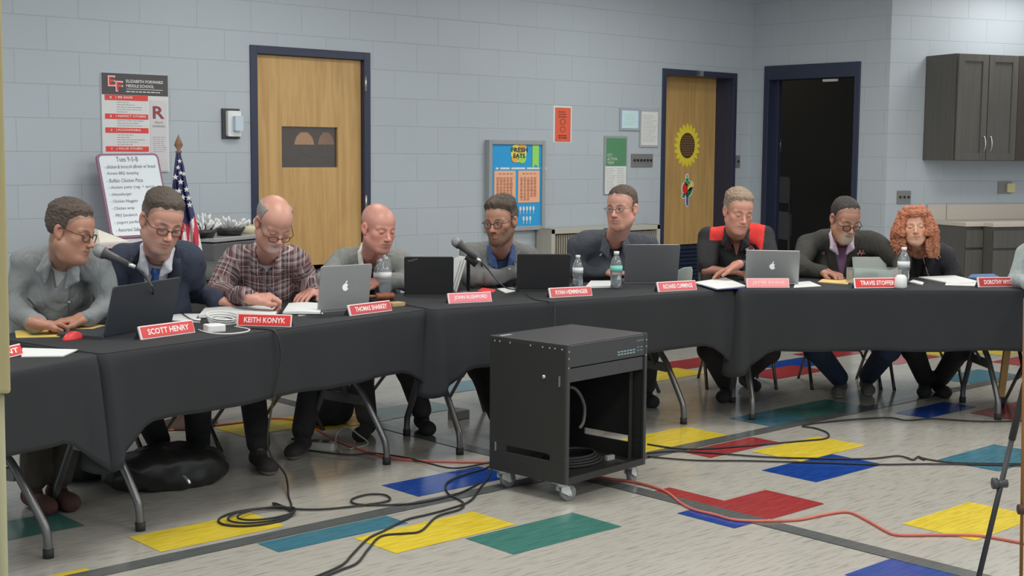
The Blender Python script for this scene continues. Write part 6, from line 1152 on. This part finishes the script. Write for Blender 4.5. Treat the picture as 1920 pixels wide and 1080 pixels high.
# plaid cloth
def plaid_mat():
    m = bpy.data.materials.new('plaid_flannel'); m.use_nodes = True; nt = m.node_tree; b = nt.nodes['Principled BSDF']; b.inputs['Roughness'].default_value = .85
    a = nt.nodes.new('ShaderNodeAttribute'); a.attribute_name = 'Pl'; sp = nt.nodes.new('ShaderNodeSeparateXYZ'); nt.links.new(a.outputs['Vector'], sp.inputs[0]); outs = []
    for axis, ph in ((0, .0), (2, .3)):
        mu = nt.nodes.new('ShaderNodeMath'); mu.operation = 'MULTIPLY_ADD'; nt.links.new(sp.outputs[axis], mu.inputs[0]); mu.inputs[1].default_value = 1 / .075; mu.inputs[2].default_value = 20 + ph
        fr = nt.nodes.new('ShaderNodeMath'); fr.operation = 'FRACT'; nt.links.new(mu.outputs[0], fr.inputs[0]); rp = nt.nodes.new('ShaderNodeValToRGB'); rp.color_ramp.interpolation = 'CONSTANT'; nt.links.new(fr.outputs[0], rp.inputs[0])
        st = [(0, (62, 48, 50)), (.14, (120, 108, 108)), (.30, (56, 44, 48)), (.42, (176, 156, 152)), (.48, (70, 50, 54)), (.60, (126, 50, 54)), (.66, (60, 48, 52)), (.74, (116, 106, 106)), (.9, (172, 154, 150)), (.95, (64, 50, 52))]
        while len(rp.color_ramp.elements) < len(st): rp.color_ramp.elements.new(.5)
        for el, (p_, c_) in zip(rp.color_ramp.elements, st): el.position = p_; el.color = (*[v * 1.5 for v in lin(*c_)], 1)
        outs.append(rp)
    mx = nt.nodes.new('ShaderNodeMix'); mx.data_type = 'RGBA'; mx.inputs[0].default_value = .5; nt.links.new(outs[0].outputs[0], mx.inputs[6]); nt.links.new(outs[1].outputs[0], mx.inputs[7]); nt.links.new(mx.outputs[2], b.inputs['Base Color']); return m
M_plaid = plaid_mat()
def onmesh(o, px, py, off=.003):
    me = o.data; t = BVHTree.FromPolygons([v.co[:] for v in me.vertices], [tuple(p.vertices) for p in me.polygons]); d = ray(px, py).normalized(); h = t.ray_cast(CO, d)
    return (h[0] - d * off, h[1]) if h[0] is not None else (None, None)
def strip_on(o, pxs, r, name, m, parent, n=5):
    pts = [onmesh(o, *p, off=r)[0] for p in pxs]; pts = [p for p in pts if p is not None]
    if len(pts) > 1: s_ = MB(); s_.tube(smooth_path(pts, n), r, 6); return s_.build(name, m, parent)
def badge(o, px, py, fn, name, m, parent, off=.012):
    p, n_ = onmesh(o, px, py, off)
    if p is None: return
    d = -ray(px, py).normalized(); MT = frame(p, Vector(Rv)); s_ = MB(); fn(s_, MT); return s_.build(name, m, parent)
# chair under each person
def make_chair(col=M_tube):
    e = empty('folding_chair', (0, 0, 0)); Ms = pm('chair_seat_brown', (58, 50, 46), rough=.5)
    s_ = MB(); s_.rbox((0, 0, .425), (.40, .39, .022), .05); s_.build('seat', Ms, e, bevel=.004)
    s_ = MB(); s_.rbox((0, -.235, .73), (.40, .018, .18), .04, axis=1); s_.build('backrest', Ms, e, bevel=.004)
    for sx in (-1, 1):
        s_ = MB(); s_.tube(smooth_path([(sx * .205, -.245, .82), (sx * .215, -.19, .60), (sx * .22, -.06, .40), (sx * .225, .20, .0)], 5), .0115, 8); s_.build('leg', col, e)
        s_ = MB(); s_.tube([(sx * .20, .12, .41), (sx * .20, -.25, 0)], .0105, 8); s_.build('leg', col, e)
    for y0, z0, y1, z1, hw in ((.075, .19, .02, .28, .215), (-.10, .16, -.055, .22, .195)):
        s_ = MB(); s_.tube(smooth_path([(-hw, y0, z0), (-hw + .03, y1 * .5 + y0 * .5, z1 - .01), (-hw + .07, y1, z1), (hw - .07, y1, z1), (hw - .03, y1 * .5 + y0 * .5, z1 - .01), (hw, y0, z0)], 4), .008, 7); s_.build('brace', col, e)
    s_ = MB(); s_.tube([(-.2, -.243, .82), (.2, -.243, .82)], .0115, 8); s_.build('top_rail', col, e)
    return e
CH0 = [None]
def chair(px, rng, tkey, label, rot=0):
    p = at(px, 500, rng); n_ = TB[tkey][3]
    o = make_chair() if CH0[0] is None else copy_tree(CH0[0]); CH0[0] = CH0[0] or o
    o.location = (p.x, p.y, 0); o.rotation_euler = (0, 0, math.atan2(-n_.y, -n_.x) - PI / 2 + rot); tag(o, label, 'chair', 'folding chairs behind the tables')
FLAT = dict(curl=.18, spread=.5, thumb=.6); REST = dict(curl=.42, thumb=.5); PEN = dict(curl=.75, grip=.9, thumb=.25)
P1 = person(dict(label='person in a grey button shirt and dark glasses leaning toward the left microphone', head=(133, 434, 5.95), rot=(58, 14, 6), skin=SK['tan'], hs=1.01, haircol=(74, 62, 54), hair=('short', .020, .007, .006), double=1, jaw=1.1, nk=1.1,
    glasses=((66, 46, 36), .021, .017, .002, .0024), eyes='down', SL=(52, 492, 6.22), SR=(182, 496, 6.12), hip=(95, 640, 6.45), bw=1.12, J=[(28, 575, 6.2), (66, 606, 0, .80), (206, 572, 6.1), (158, 597, 0, .80)],
    hands=[dict(curl=.5, grip=.4, thumb=.3, dir=(112, 608, .785), flip=0), dict(curl=.5, grip=.3, thumb=.4, dir=(112, 604, .79), flip=1)], fold=.005,
    cloth=dict(col=(122, 126, 126), name='shirt', g=.010, notch=(.045, .10), collar=((128, 132, 132), .045, .085), inner=[dict(name='undershirt', col=(190, 190, 190), g=-.004)]),
    trousers=(60, 54, 46), shoes=(74, 46, 40), legs=[((70, 740, 6.0), (62, 912), (70, 938)), ((150, 735, 6.05), (108, 905), (122, 935))]))
P2 = person(dict(label='person in a navy suit with a blue tie and glasses reading papers', head=(303, 414, 6.1), rot=(22, 24, 9), skin=SK['pink'], hs=1.07, haircol=(72, 62, 54), hair=('short', .016, .004, .004), greyside=(120, 108, 100), gs=.5, beard='full', beardcol=(150, 132, 120), bearda=.45, jaw=1.08,
    glasses=((44, 38, 36), .022, .015, .004, .002), SL=(232, 487, 6.42), SR=(356, 486, 6.36), hip=(290, 640, 6.65), bw=1.05, J=[(222, 562, 6.38), (262, 575, 0, .80), (362, 543, 6.68), (404, 562, 0, .80)],
    hands=[REST, dict(curl=.30, thumb=.5, spread=.3, dir=(450, 566, .785), flip=0)], fold=.003,
    cloth=dict(col=(46, 53, 70), name='jacket', g=.014, v=(.072, .36), neck=.070, inner=[dict(name='dress_shirt', col=(176, 178, 184), g=.003)], collar=((182, 184, 190), .030, .055), tie=(44, 84, 148), tiep=.06, cuff=(190, 190, 192)),
    trousers=(34, 34, 36), shoes=(104, 56, 46), legs=[((262, 745, 6.2), (300, 832), (306, 862)), ((370, 735, 6.3), (372, 838), (408, 872))]))
P3 = person(dict(label='bald person in a red and grey plaid shirt writing with a pen', head=(513, 417, 6.5), rot=(24, 38, 4), skin=SK['pink'], hs=1.02, haircol=(138, 132, 126), hair=('fringe', .006, .005, .001), beard='goatee', beardcol=(186, 182, 176), bearda=.7, browcol=(140, 120, 108), browa=.4, jaw=1.05,
    glasses=((50, 38, 38), .022, .015, .016, .0022), SL=(440, 490, 6.92), SR=(556, 488, 6.90), hip=(500, 630, 7.15), bw=1.08, J=[(408, 548, 6.85), (474, 560, 0, .825), (580, 540, 6.95), (588, 546, 0, .80)],
    hands=[dict(PEN, dir=(520, 556, .83), flip=0, N=(0, -.3, 1)), dict(FLAT, dir=(556, 562, .775), flip=1)], fold=.005,
    cloth=dict(col=(90, 80, 80), name='shirt', g=.012, plaid=True, notch=(.03, .08), collar=((90, 80, 80), .035, .07), inner=[dict(name='undershirt', col=(196, 194, 192), g=-.003)]),
    trousers=(40, 38, 38), shoes=(52, 48, 46), sole=(120, 118, 112), legs=[((470, 710, 6.75), (486, 842), (496, 868)), ((590, 700, 6.85), (566, 815), (560, 838))]))
P4 = person(dict(label='bald person in a light grey blazer with a dark tie behind a water bottle', head=(709, 427, 7.08), rot=(34, 14, 2), skin=(200, 142, 126), hs=1.03, beard='goatee', beardcol=(150, 124, 106), bearda=.4, browa=.3, fade=((150, 128, 116), .18), eyes='down',
    SL=(640, 492, 7.45), SR=(752, 490, 7.42), hip=(700, 610, 7.7), bw=1.0, J=[(606, 530, 7.30), (650, 538, 0, .80), (768, 526, 7.35), (706, 530, 7.22)], hands=[REST, dict(REST, flip=1)], fold=.0035,
    cloth=dict(col=(124, 126, 122), name='jacket', g=.013, v=(.068, .34), neck=.070, inner=[dict(name='dress_shirt', col=(190, 188, 180), g=.002)], collar=((196, 194, 186), .030, .055), tie=(44, 46, 50), tiep=.3),
    trousers=(52, 50, 48), shoes=(34, 33, 34), legs=[((676, 700, 7.25), (688, 785), (684, 806)), ((765, 690, 7.35), (792, 775), (800, 800))]))
P5 = person(dict(label='bearded person in a grey blazer and blue shirt looking aside with folded arms', head=(940, 414, 7.35), rot=(-30, 10, -3), skin=SK['tan'], hs=1.02, haircol=(66, 56, 48), hair=('quiff', .024, .006, .005), greyside=(96, 84, 74), gs=.5, beard='full', beardcol=(84, 64, 50), bearda=1., beardvol=.005, eyes='open', gaze=-.6,
    glasses=((60, 38, 36), .021, .016, .002, .0022), SL=(884, 480, 7.7), SR=(992, 482, 7.75), hip=(935, 610, 7.95), bw=1.02, J=[(882, 520, 7.56), (962, 514, 7.58), (1008, 508, 7.72), (934, 518, 7.66)], hands=[REST, dict(REST, flip=1)], fold=.0045,
    cloth=dict(col=(106, 108, 106), name='jacket', g=.014, v=(.066, .30), neck=.070, inner=[dict(name='dress_shirt', col=(66, 92, 138), g=.003, notch=(.025, .06))], collar=((58, 80, 122), .034, .06)),
    trousers=(38, 36, 36), shoes=(34, 32, 32), legs=[((900, 690, 7.5), (940, 790), (950, 810)), ((985, 690, 7.5), (1010, 785), (1010, 805))]))
P6 = person(dict(label='person with close-cropped hair in a charcoal pullover behind the large grey laptop', head=(1166, 390, 7.9), rot=(-26, 4, -2), skin=SK['pink'], hs=1.04, haircol=(76, 62, 52), hair=('short', .010, .002, .004), hw=1.04, jaw=1.1, nk=1.12, beard='goatee', beardcol=(134, 94, 74), bearda=.38, eyes='open', gaze=-.6, fade=((96, 80, 68), .5),
    glasses=((70, 66, 66), .022, .012, .001, .0014), SL=(1088, 458, 8.2), SR=(1212, 462, 8.25), hip=(1150, 590, 8.4), bw=1.15, J=[(1080, 506, 8.2), (1138, 510, 8.14), (1238, 500, 8.25), (1218, 508, 8.16)], hands=[REST, dict(REST, flip=1)], fold=.004,
    cloth=dict(col=(66, 70, 76), name='pullover', g=.012, notch=(.05, .13), collar=((70, 74, 80), .05, .07), inner=[dict(name='undershirt', col=(30, 32, 34), g=-.001)]),
    trousers=(44, 42, 42), shoes=(36, 34, 36), legs=[((1120, 660, 8.0), (1165, 740), (1160, 755)), ((1215, 655, 8.0), (1212, 728), (1214, 745))]))
def red_yoke(P_, Cc, V):
    m = (P_[:, 2] > -.045 + .35 * np.clip(.10 - np.abs(P_[:, 0]), 0, 1)) & (np.abs(P_[:, 0]) > .075) & (np.abs(P_[:, 0]) < .165) & (P_[:, 1] > -.08); Cc = Cc.copy(); Cc[m] = L3((206, 52, 48), 1.2); return Cc
P7 = person(dict(label='person in a black polo with red shoulders resting on crossed forearms', head=(1384, 396, 8.15), rot=(24, 16, 4), skin=(194, 140, 120), hs=1.03, haircol=(134, 116, 98), hair=('short', .018, .005, .006), greyside=(140, 130, 120), gs=.6, browcol=(110, 84, 66), nk=1.08, eyes='down',
    SL=(1330, 448, 8.5), SR=(1434, 446, 8.45), hip=(1382, 580, 8.75), bw=1.08, J=[(1324, 505, 8.36), (1392, 512, 8.22), (1442, 500, 8.30), (1382, 497, 8.10)],
    hands=[REST, dict(curl=.22, thumb=.7, spread=.7, dir=(1342, 514, .795), flip=1)], fold=.004,
    cloth=dict(col=(38, 38, 40), name='polo_shirt', g=.012, sleeve=(0, 0), notch=(.035, .13), collar=((36, 36, 38), .04, .06), paint=red_yoke),
    trousers=(46, 42, 42), shoes=(34, 32, 34), legs=[((1330, 655, 8.2), (1362, 720), (1352, 748)), ((1440, 660, 8.2), (1400, 700), (1415, 722))]))
P8 = person(dict(label='grey-bearded person in a dark fleece jacket and purple shirt wearing thick glasses', head=(1584, 410, 8.3), rot=(30, 26, 3), skin=SK['tan'], hs=1.02, haircol=(44, 38, 38), hair=('receded', .007, .003, .003), beard='goatee', gw=.042, beardcol=(158, 154, 148), bearda=1., beardvol=.014, fade=((50, 44, 42), .55), browcol=(60, 50, 46),
    glasses=((30, 28, 30), .022, .016, .010, .0028), SL=(1518, 458, 8.7), SR=(1636, 456, 8.72), hip=(1575, 580, 8.9), bw=1.1, J=[(1498, 500, 8.45), (1546, 510, 0, .80), (1692, 490, 8.62), (1690, 506, 8.35)],
    hands=[dict(curl=.4, thumb=.3, dir=(1590, 520, .785), flip=0), dict(curl=.4, dir=(1665, 520, .80), flip=1)], fold=.004,
    cloth=dict(col=(50, 50, 46), name='fleece_jacket', lapel=0, g=.014, v=(.060, .26), neck=.068, inner=[dict(name='shirt', col=(126, 92, 122), g=.004, notch=(.02, .05))], collar=((178, 160, 176), .028, .06)),
    trousers=(36, 48, 70), shoes=(92, 88, 80), sole=(130, 126, 118), lw=1.05, legs=[((1530, 655, 8.4), (1576, 712), (1566, 745)), ((1665, 655, 8.4), (1625, 708), (1634, 744))]))
P9 = person(dict(label='red-haired person in a black jacket with a lanyard at the right', head=(1715, 424, 8.62), rot=(4, 0, -4), skin=(206, 158, 132), hs=.97, hw=.95, jaw=.9, eyes='down', browa=.35, browcol=(150, 100, 70), haircol=(176, 104, 68),
    SL=(1678, 478, 8.95), SR=(1774, 480, 8.92), hip=(1726, 590, 9.1), bw=.92, J=[(1666, 520, 8.95), (1690, 545, 8.8), (1790, 520, 8.9), (1765, 545, 8.78)], hands=[REST, dict(REST, flip=1)], fold=.003,
    cloth=dict(col=(36, 37, 42), name='jacket', g=.012, v=(.045, .30), neck=.062, inner=[dict(name='top', col=(28, 30, 34), g=.002)]),
    trousers=(32, 31, 31), shoes=(34, 30, 28), legs=[((1712, 655, 8.65), (1735, 712), (1732, 738)), ((1800, 655, 8.65), (1762, 712), (1776, 738))]))
P10 = person(dict(label='person in a pale grey-green shirt cut off by the right edge', head=(1990, 400, 8.1), rot=(0, 5, 0), skin=SK['mid'], haircol=(70, 60, 50), hair=('short', .015, .008, .003), SL=(1926, 474, 8.35), SR=(2045, 470, 8.35), hip=(1985, 580, 8.5), J=[(1910, 528, 8.3), (1945, 532, 0, .81), (2065, 520, 8.3), (2030, 530, 0, .80)], hands=[REST, dict(REST, flip=1)], fold=.004,
    cloth=dict(col=(150, 160, 160), name='shirt', g=.012, notch=(.04, .1)), trousers=(46, 46, 52), shoes=(40, 38, 38), legs=[((1960, 655, 8.0), (1965, 740), (1960, 760)), ((2040, 655, 8.0), (2045, 740), (2040, 760))]))
# curly red hair
rr = random.Random(11); F_ = Field((-.17, -.17, -.27), (.17, .12, .19), .0045); prm = []
for i in range(620):
    a = rr.uniform(0, 2 * PI); t = rr.random(); zz = .115 - .30 * t ** .9; rx = .082 + .05 * sst(.10, -.05, np.array(zz)) - .02 * (zz < -.14); ry = .10
    x, y = rx * math.cos(a), -.015 + ry * math.sin(a) * (1 if zz > -.05 else .7)
    if y > .015 and zz < .075 and abs(x) < .064: continue
    if zz < -.09 and abs(x) < .058 and y > -.035: continue
    if zz > .09: x *= .65; y *= .7
    F_.ell((x, y, zz), (.017, .017, .021), k=.006)
F_.ell((0, -.018, .045), (.086, .102, .086), k=.01); F_.ell((0, .062, .078), (.058, .034, .024), k=.012); F_.ell((0, -.05, -.06), (.09, .05, .10), k=.02)
F_.ell((0, .085, -.035), (.050, .09, .098), k=.006, mode='s')
V, Q = F_.mesh(); V = V + .004 * np.stack([nz(V, 160, 1), nz(V, 170, 2), nz(V, 150, 3)], 1); cc = L3((166, 104, 76), 1.12) * (1 + .30 * nz(V, 110, 3))[:, None]; cc = cc * np.where((V[:, 2] < -.08)[:, None], np.array([.85, .92, .95]), 1); wp = lambda V: V * P9['hs'] @ P9['RH'].T + P9['hp']
hh_ = npmesh('hair', [(wp(V), Q, cc)], M_hairm, P9['e']); s_ = MB()
for i in range(520):
    a = rr.uniform(-.2 * PI, 1.2 * PI) + PI; t = rr.random(); z0 = .12 - .24 * t; rx = .078 + .045 * min(1, max(0, (.1 - z0) / .15)); x, y = rx * math.cos(a), -.015 + .10 * math.sin(a)
    if z0 > .08: x *= .7; y = rr.uniform(-.08, .07)
    if (y > .02 and z0 < .065 and abs(x) < .062) or (z0 < .02 and abs(x) < .066 and y > -.03): continue
    L_ = rr.uniform(.05, .10); ph = rr.uniform(0, 6); ox, oy = x / rx * .018, y * .15; pts = []
    for k in range(13): u = k / 12; pts.append(P9['hl'](x + ox * u + .009 * math.cos(ph + u * 11), y + oy * u + .009 * math.sin(ph + u * 11), z0 - L_ * u))
    s_.tube(pts, [.0026] * 12 + [.0010], 4)
s_.build('curls', pm('copper_hair', (182, 120, 88), k=1.15, rough=.6), hh_)
# small things worn and held
MW_ = M_white
strip_on(P9['jacket'], [(1728, 462)], .002, 'lanyard', M_white, P9['e'])
def lany(Pn, pts, nm, m, r=.002):
    objs = [c for c in Pn['e'].children if c.type == 'MESH' and c.name.split('.')[0] in ('jacket', 'top', 'fleece_jacket', 'body')]; out = []
    for px in pts:
        best = None
        for o in objs:
            p, n_ = onmesh(o, *px, off=.006)
            if p is not None and (best is None or p.length < best.length): best = p
        if best is not None: out.append(best)
    if len(out) > 1: s_ = MB(); s_.tube(smooth_path(out, 4), r, 6); s_.build(nm, m, Pn['e'])
lany(P9, [(1729, 465), (1731, 480), (1734, 495), (1738, 508), (1741, 518)], 'lanyard', pm('grey_pink_lanyard', (176, 150, 150)), .0028)
def ua(s, MT):
    for sg in (-1, 1): s.tube([MT @ Vector((sg * (.021 - .011 * math.cos(t)), 0, .016 * math.sin(t))) for t in np.linspace(-PI / 2, PI / 2, 9)], .0032, 5)
    s.box((0, 0, 0), (.024, .003, .006), MT)
badge(P6['jacket'], 1131, 474, ua, 'chest_mark', M_white, P6['e']); badge(P7['jacket'], 1366, 461, ua, 'chest_mark', M_red, P7['e'])
def emb(s, MT): s.prism(blob(0, 0, .030, .034), .002, MT, 0); s.prism(blob(.006, .004, .018, .022), .003, MT, 1); s.box((0, -.003, .045), (.05, .002, .008), MT, 0); s.box((0, -.003, -.045), (.05, .002, .008), MT, 0)
badge(P7['jacket'], 1406, 464, emb, 'club_badge', [pm('badge_grey', (176, 172, 170)), pm('badge_maroon', (110, 50, 60))], P7['e'])
def emb2(s, MT): text_mb(s, 'W', frame(MT @ Vector((-.025, 0, -.005)), Rv), .05, .035, 1); s.box((0, -.002, -.018), (.045, .002, .006), MT, 0); s.box((-.01, -.002, .01), (.085, .002, .004), MT, 1)
badge(P8['jacket'], 1612, 478, emb2, 'embroidered_badge', [pm('badge_pale', (170, 166, 160)), pm('badge_rose', (150, 96, 96))], P8['e'])
for P_, pts, nm in ((P1, [(137, 560), (131, 580)], 'a'), (P3, [(512, 520), (511, 522)], 'b')): pass
def button(Pn, px, py):
    p, n_ = onmesh(Pn['jacket'], px, py, .001)
    if p is not None: s_ = MB(); s_.tube([p, p + Vector(Pn['fw']) * .004], .0055, 10); s_.build('button', M_white, Pn['e'])
button(P1, 130, 566); button(P3, 512, 520); button(P5, 955, 504)
strip_on(P1['jacket'], [(134, 520), (131, 540), (129, 560), (128, 585)], .0022, 'placket', pm('shirt_seam', (88, 92, 94)), P1['e'])
# wristwatch and ring
W_ = P7['W'][1]; E_ = P7['E'][1]; D = n3(W_ - E_); c = W_ - D * .045; s_ = MB(); s_.tube([Vector(c - D * .013), Vector(c + D * .013)], .0335, 20); wt = s_.build('wristwatch', M_black, P7['e'])
# pens
def pen(label, hand, tip, z0, L_, m): 
    t_ = onz(*tip, z0); h_ = Vector(hand); d_ = (h_ - t_).normalized(); s_ = MB(); s_.tube([t_, t_ + d_ * .01, t_ + d_ * (L_ - .01), t_ + d_ * L_], [.0012, .004, .004, .0035], 8); tag(s_.build('pen', m), label, 'pen')
Wp = P1['W'][0]; pen('dark pen held by the man in the grey shirt', at(66, 574, 5.95), (92, 600), .80, .145, M_black); pen('pen in the writing hand of the plaid shirt', at(492, 528, 6.6), (524, 556), .80, .14, mat('pen_purple_grey', (.10, .08, .12)))
# chairs
for px, rg, tk, lab in ((88, 6.62, 'T1', 'folding chair under the man in the grey shirt'), (292, 6.85, 'T2', 'folding chair under the navy suit'), (497, 7.3, 'T2', 'folding chair under the plaid shirt'), (700, 7.85, 'T2', 'folding chair under the bald man in the blazer'), (936, 8.1, 'T3', 'folding chair under the blazer with blue shirt'), (1150, 8.55, 'T3', 'folding chair under the charcoal pullover'), (1384, 8.95, 'T4', 'folding chair under the black and red polo'), (1578, 9.1, 'T4', 'folding chair under the fleece jacket'), (1730, 9.25, 'T4', 'folding chair under the red-haired person'), (1990, 8.7, 'T4', 'folding chair at the right edge of the photo')): chair(px, rg, tk, lab)
# black bags on the floor
def lump(name, label, cat, c, r, seed, m=None, flat=0.):
    F_ = Field(np.array(c) - np.array(r) * 1.6, np.array(c) + np.array(r) * 1.6, .010); rr = random.Random(seed); F_.ell(c, np.array(r) * .9)
    for i in range(10): F_.ell((c[0] + rr.uniform(-.6, .6) * r[0], c[1] + rr.uniform(-.6, .6) * r[1], c[2] + rr.uniform(-.3, .45) * r[2]), np.array(r) * rr.uniform(.3, .5), k=.05)
    F_.d = np.maximum(F_.d, -(F_.ax[2] - .004)[None, None, :]).astype(f32); V, Q = F_.mesh(); V = V + .006 * nz(V, 40, seed)[:, None]; V[:, 2] = np.maximum(V[:, 2], .003); o = npmesh(name, [(V, Q, L3((34, 34, 34), 1.2))], m or M_fab, None); return tag(o, label, cat)
c = onz(330, 915); bag = lump('duffel_bag', 'slumped black duffel bag on the floor between the left table legs', 'bag', (c.x, c.y + .10, .075), (.33, .19, .11), 3, attr_mat('nylon', rough=.45, bump=.2, bscale=60)); s_ = MB(); s_.tube([onz(345, 893, .2), onz(352, 900, .2), onz(356, 906, .19)], .006, 6); s_.build('zip_pull', M_steel, bag)
c = onz(640, 800); lump('backpack', 'black backpack on the floor between plaid shirt and blazer feet', 'bag', (c.x, c.y + .12, .11), (.17, .12, .14), 5); c = onz(175, 905); lump('shoulder_bag', 'dark bag in shadow beneath the cloth corner at left', 'bag', (c.x, c.y + .1, .09), (.15, .12, .11), 8)
c = onz(770, 790)
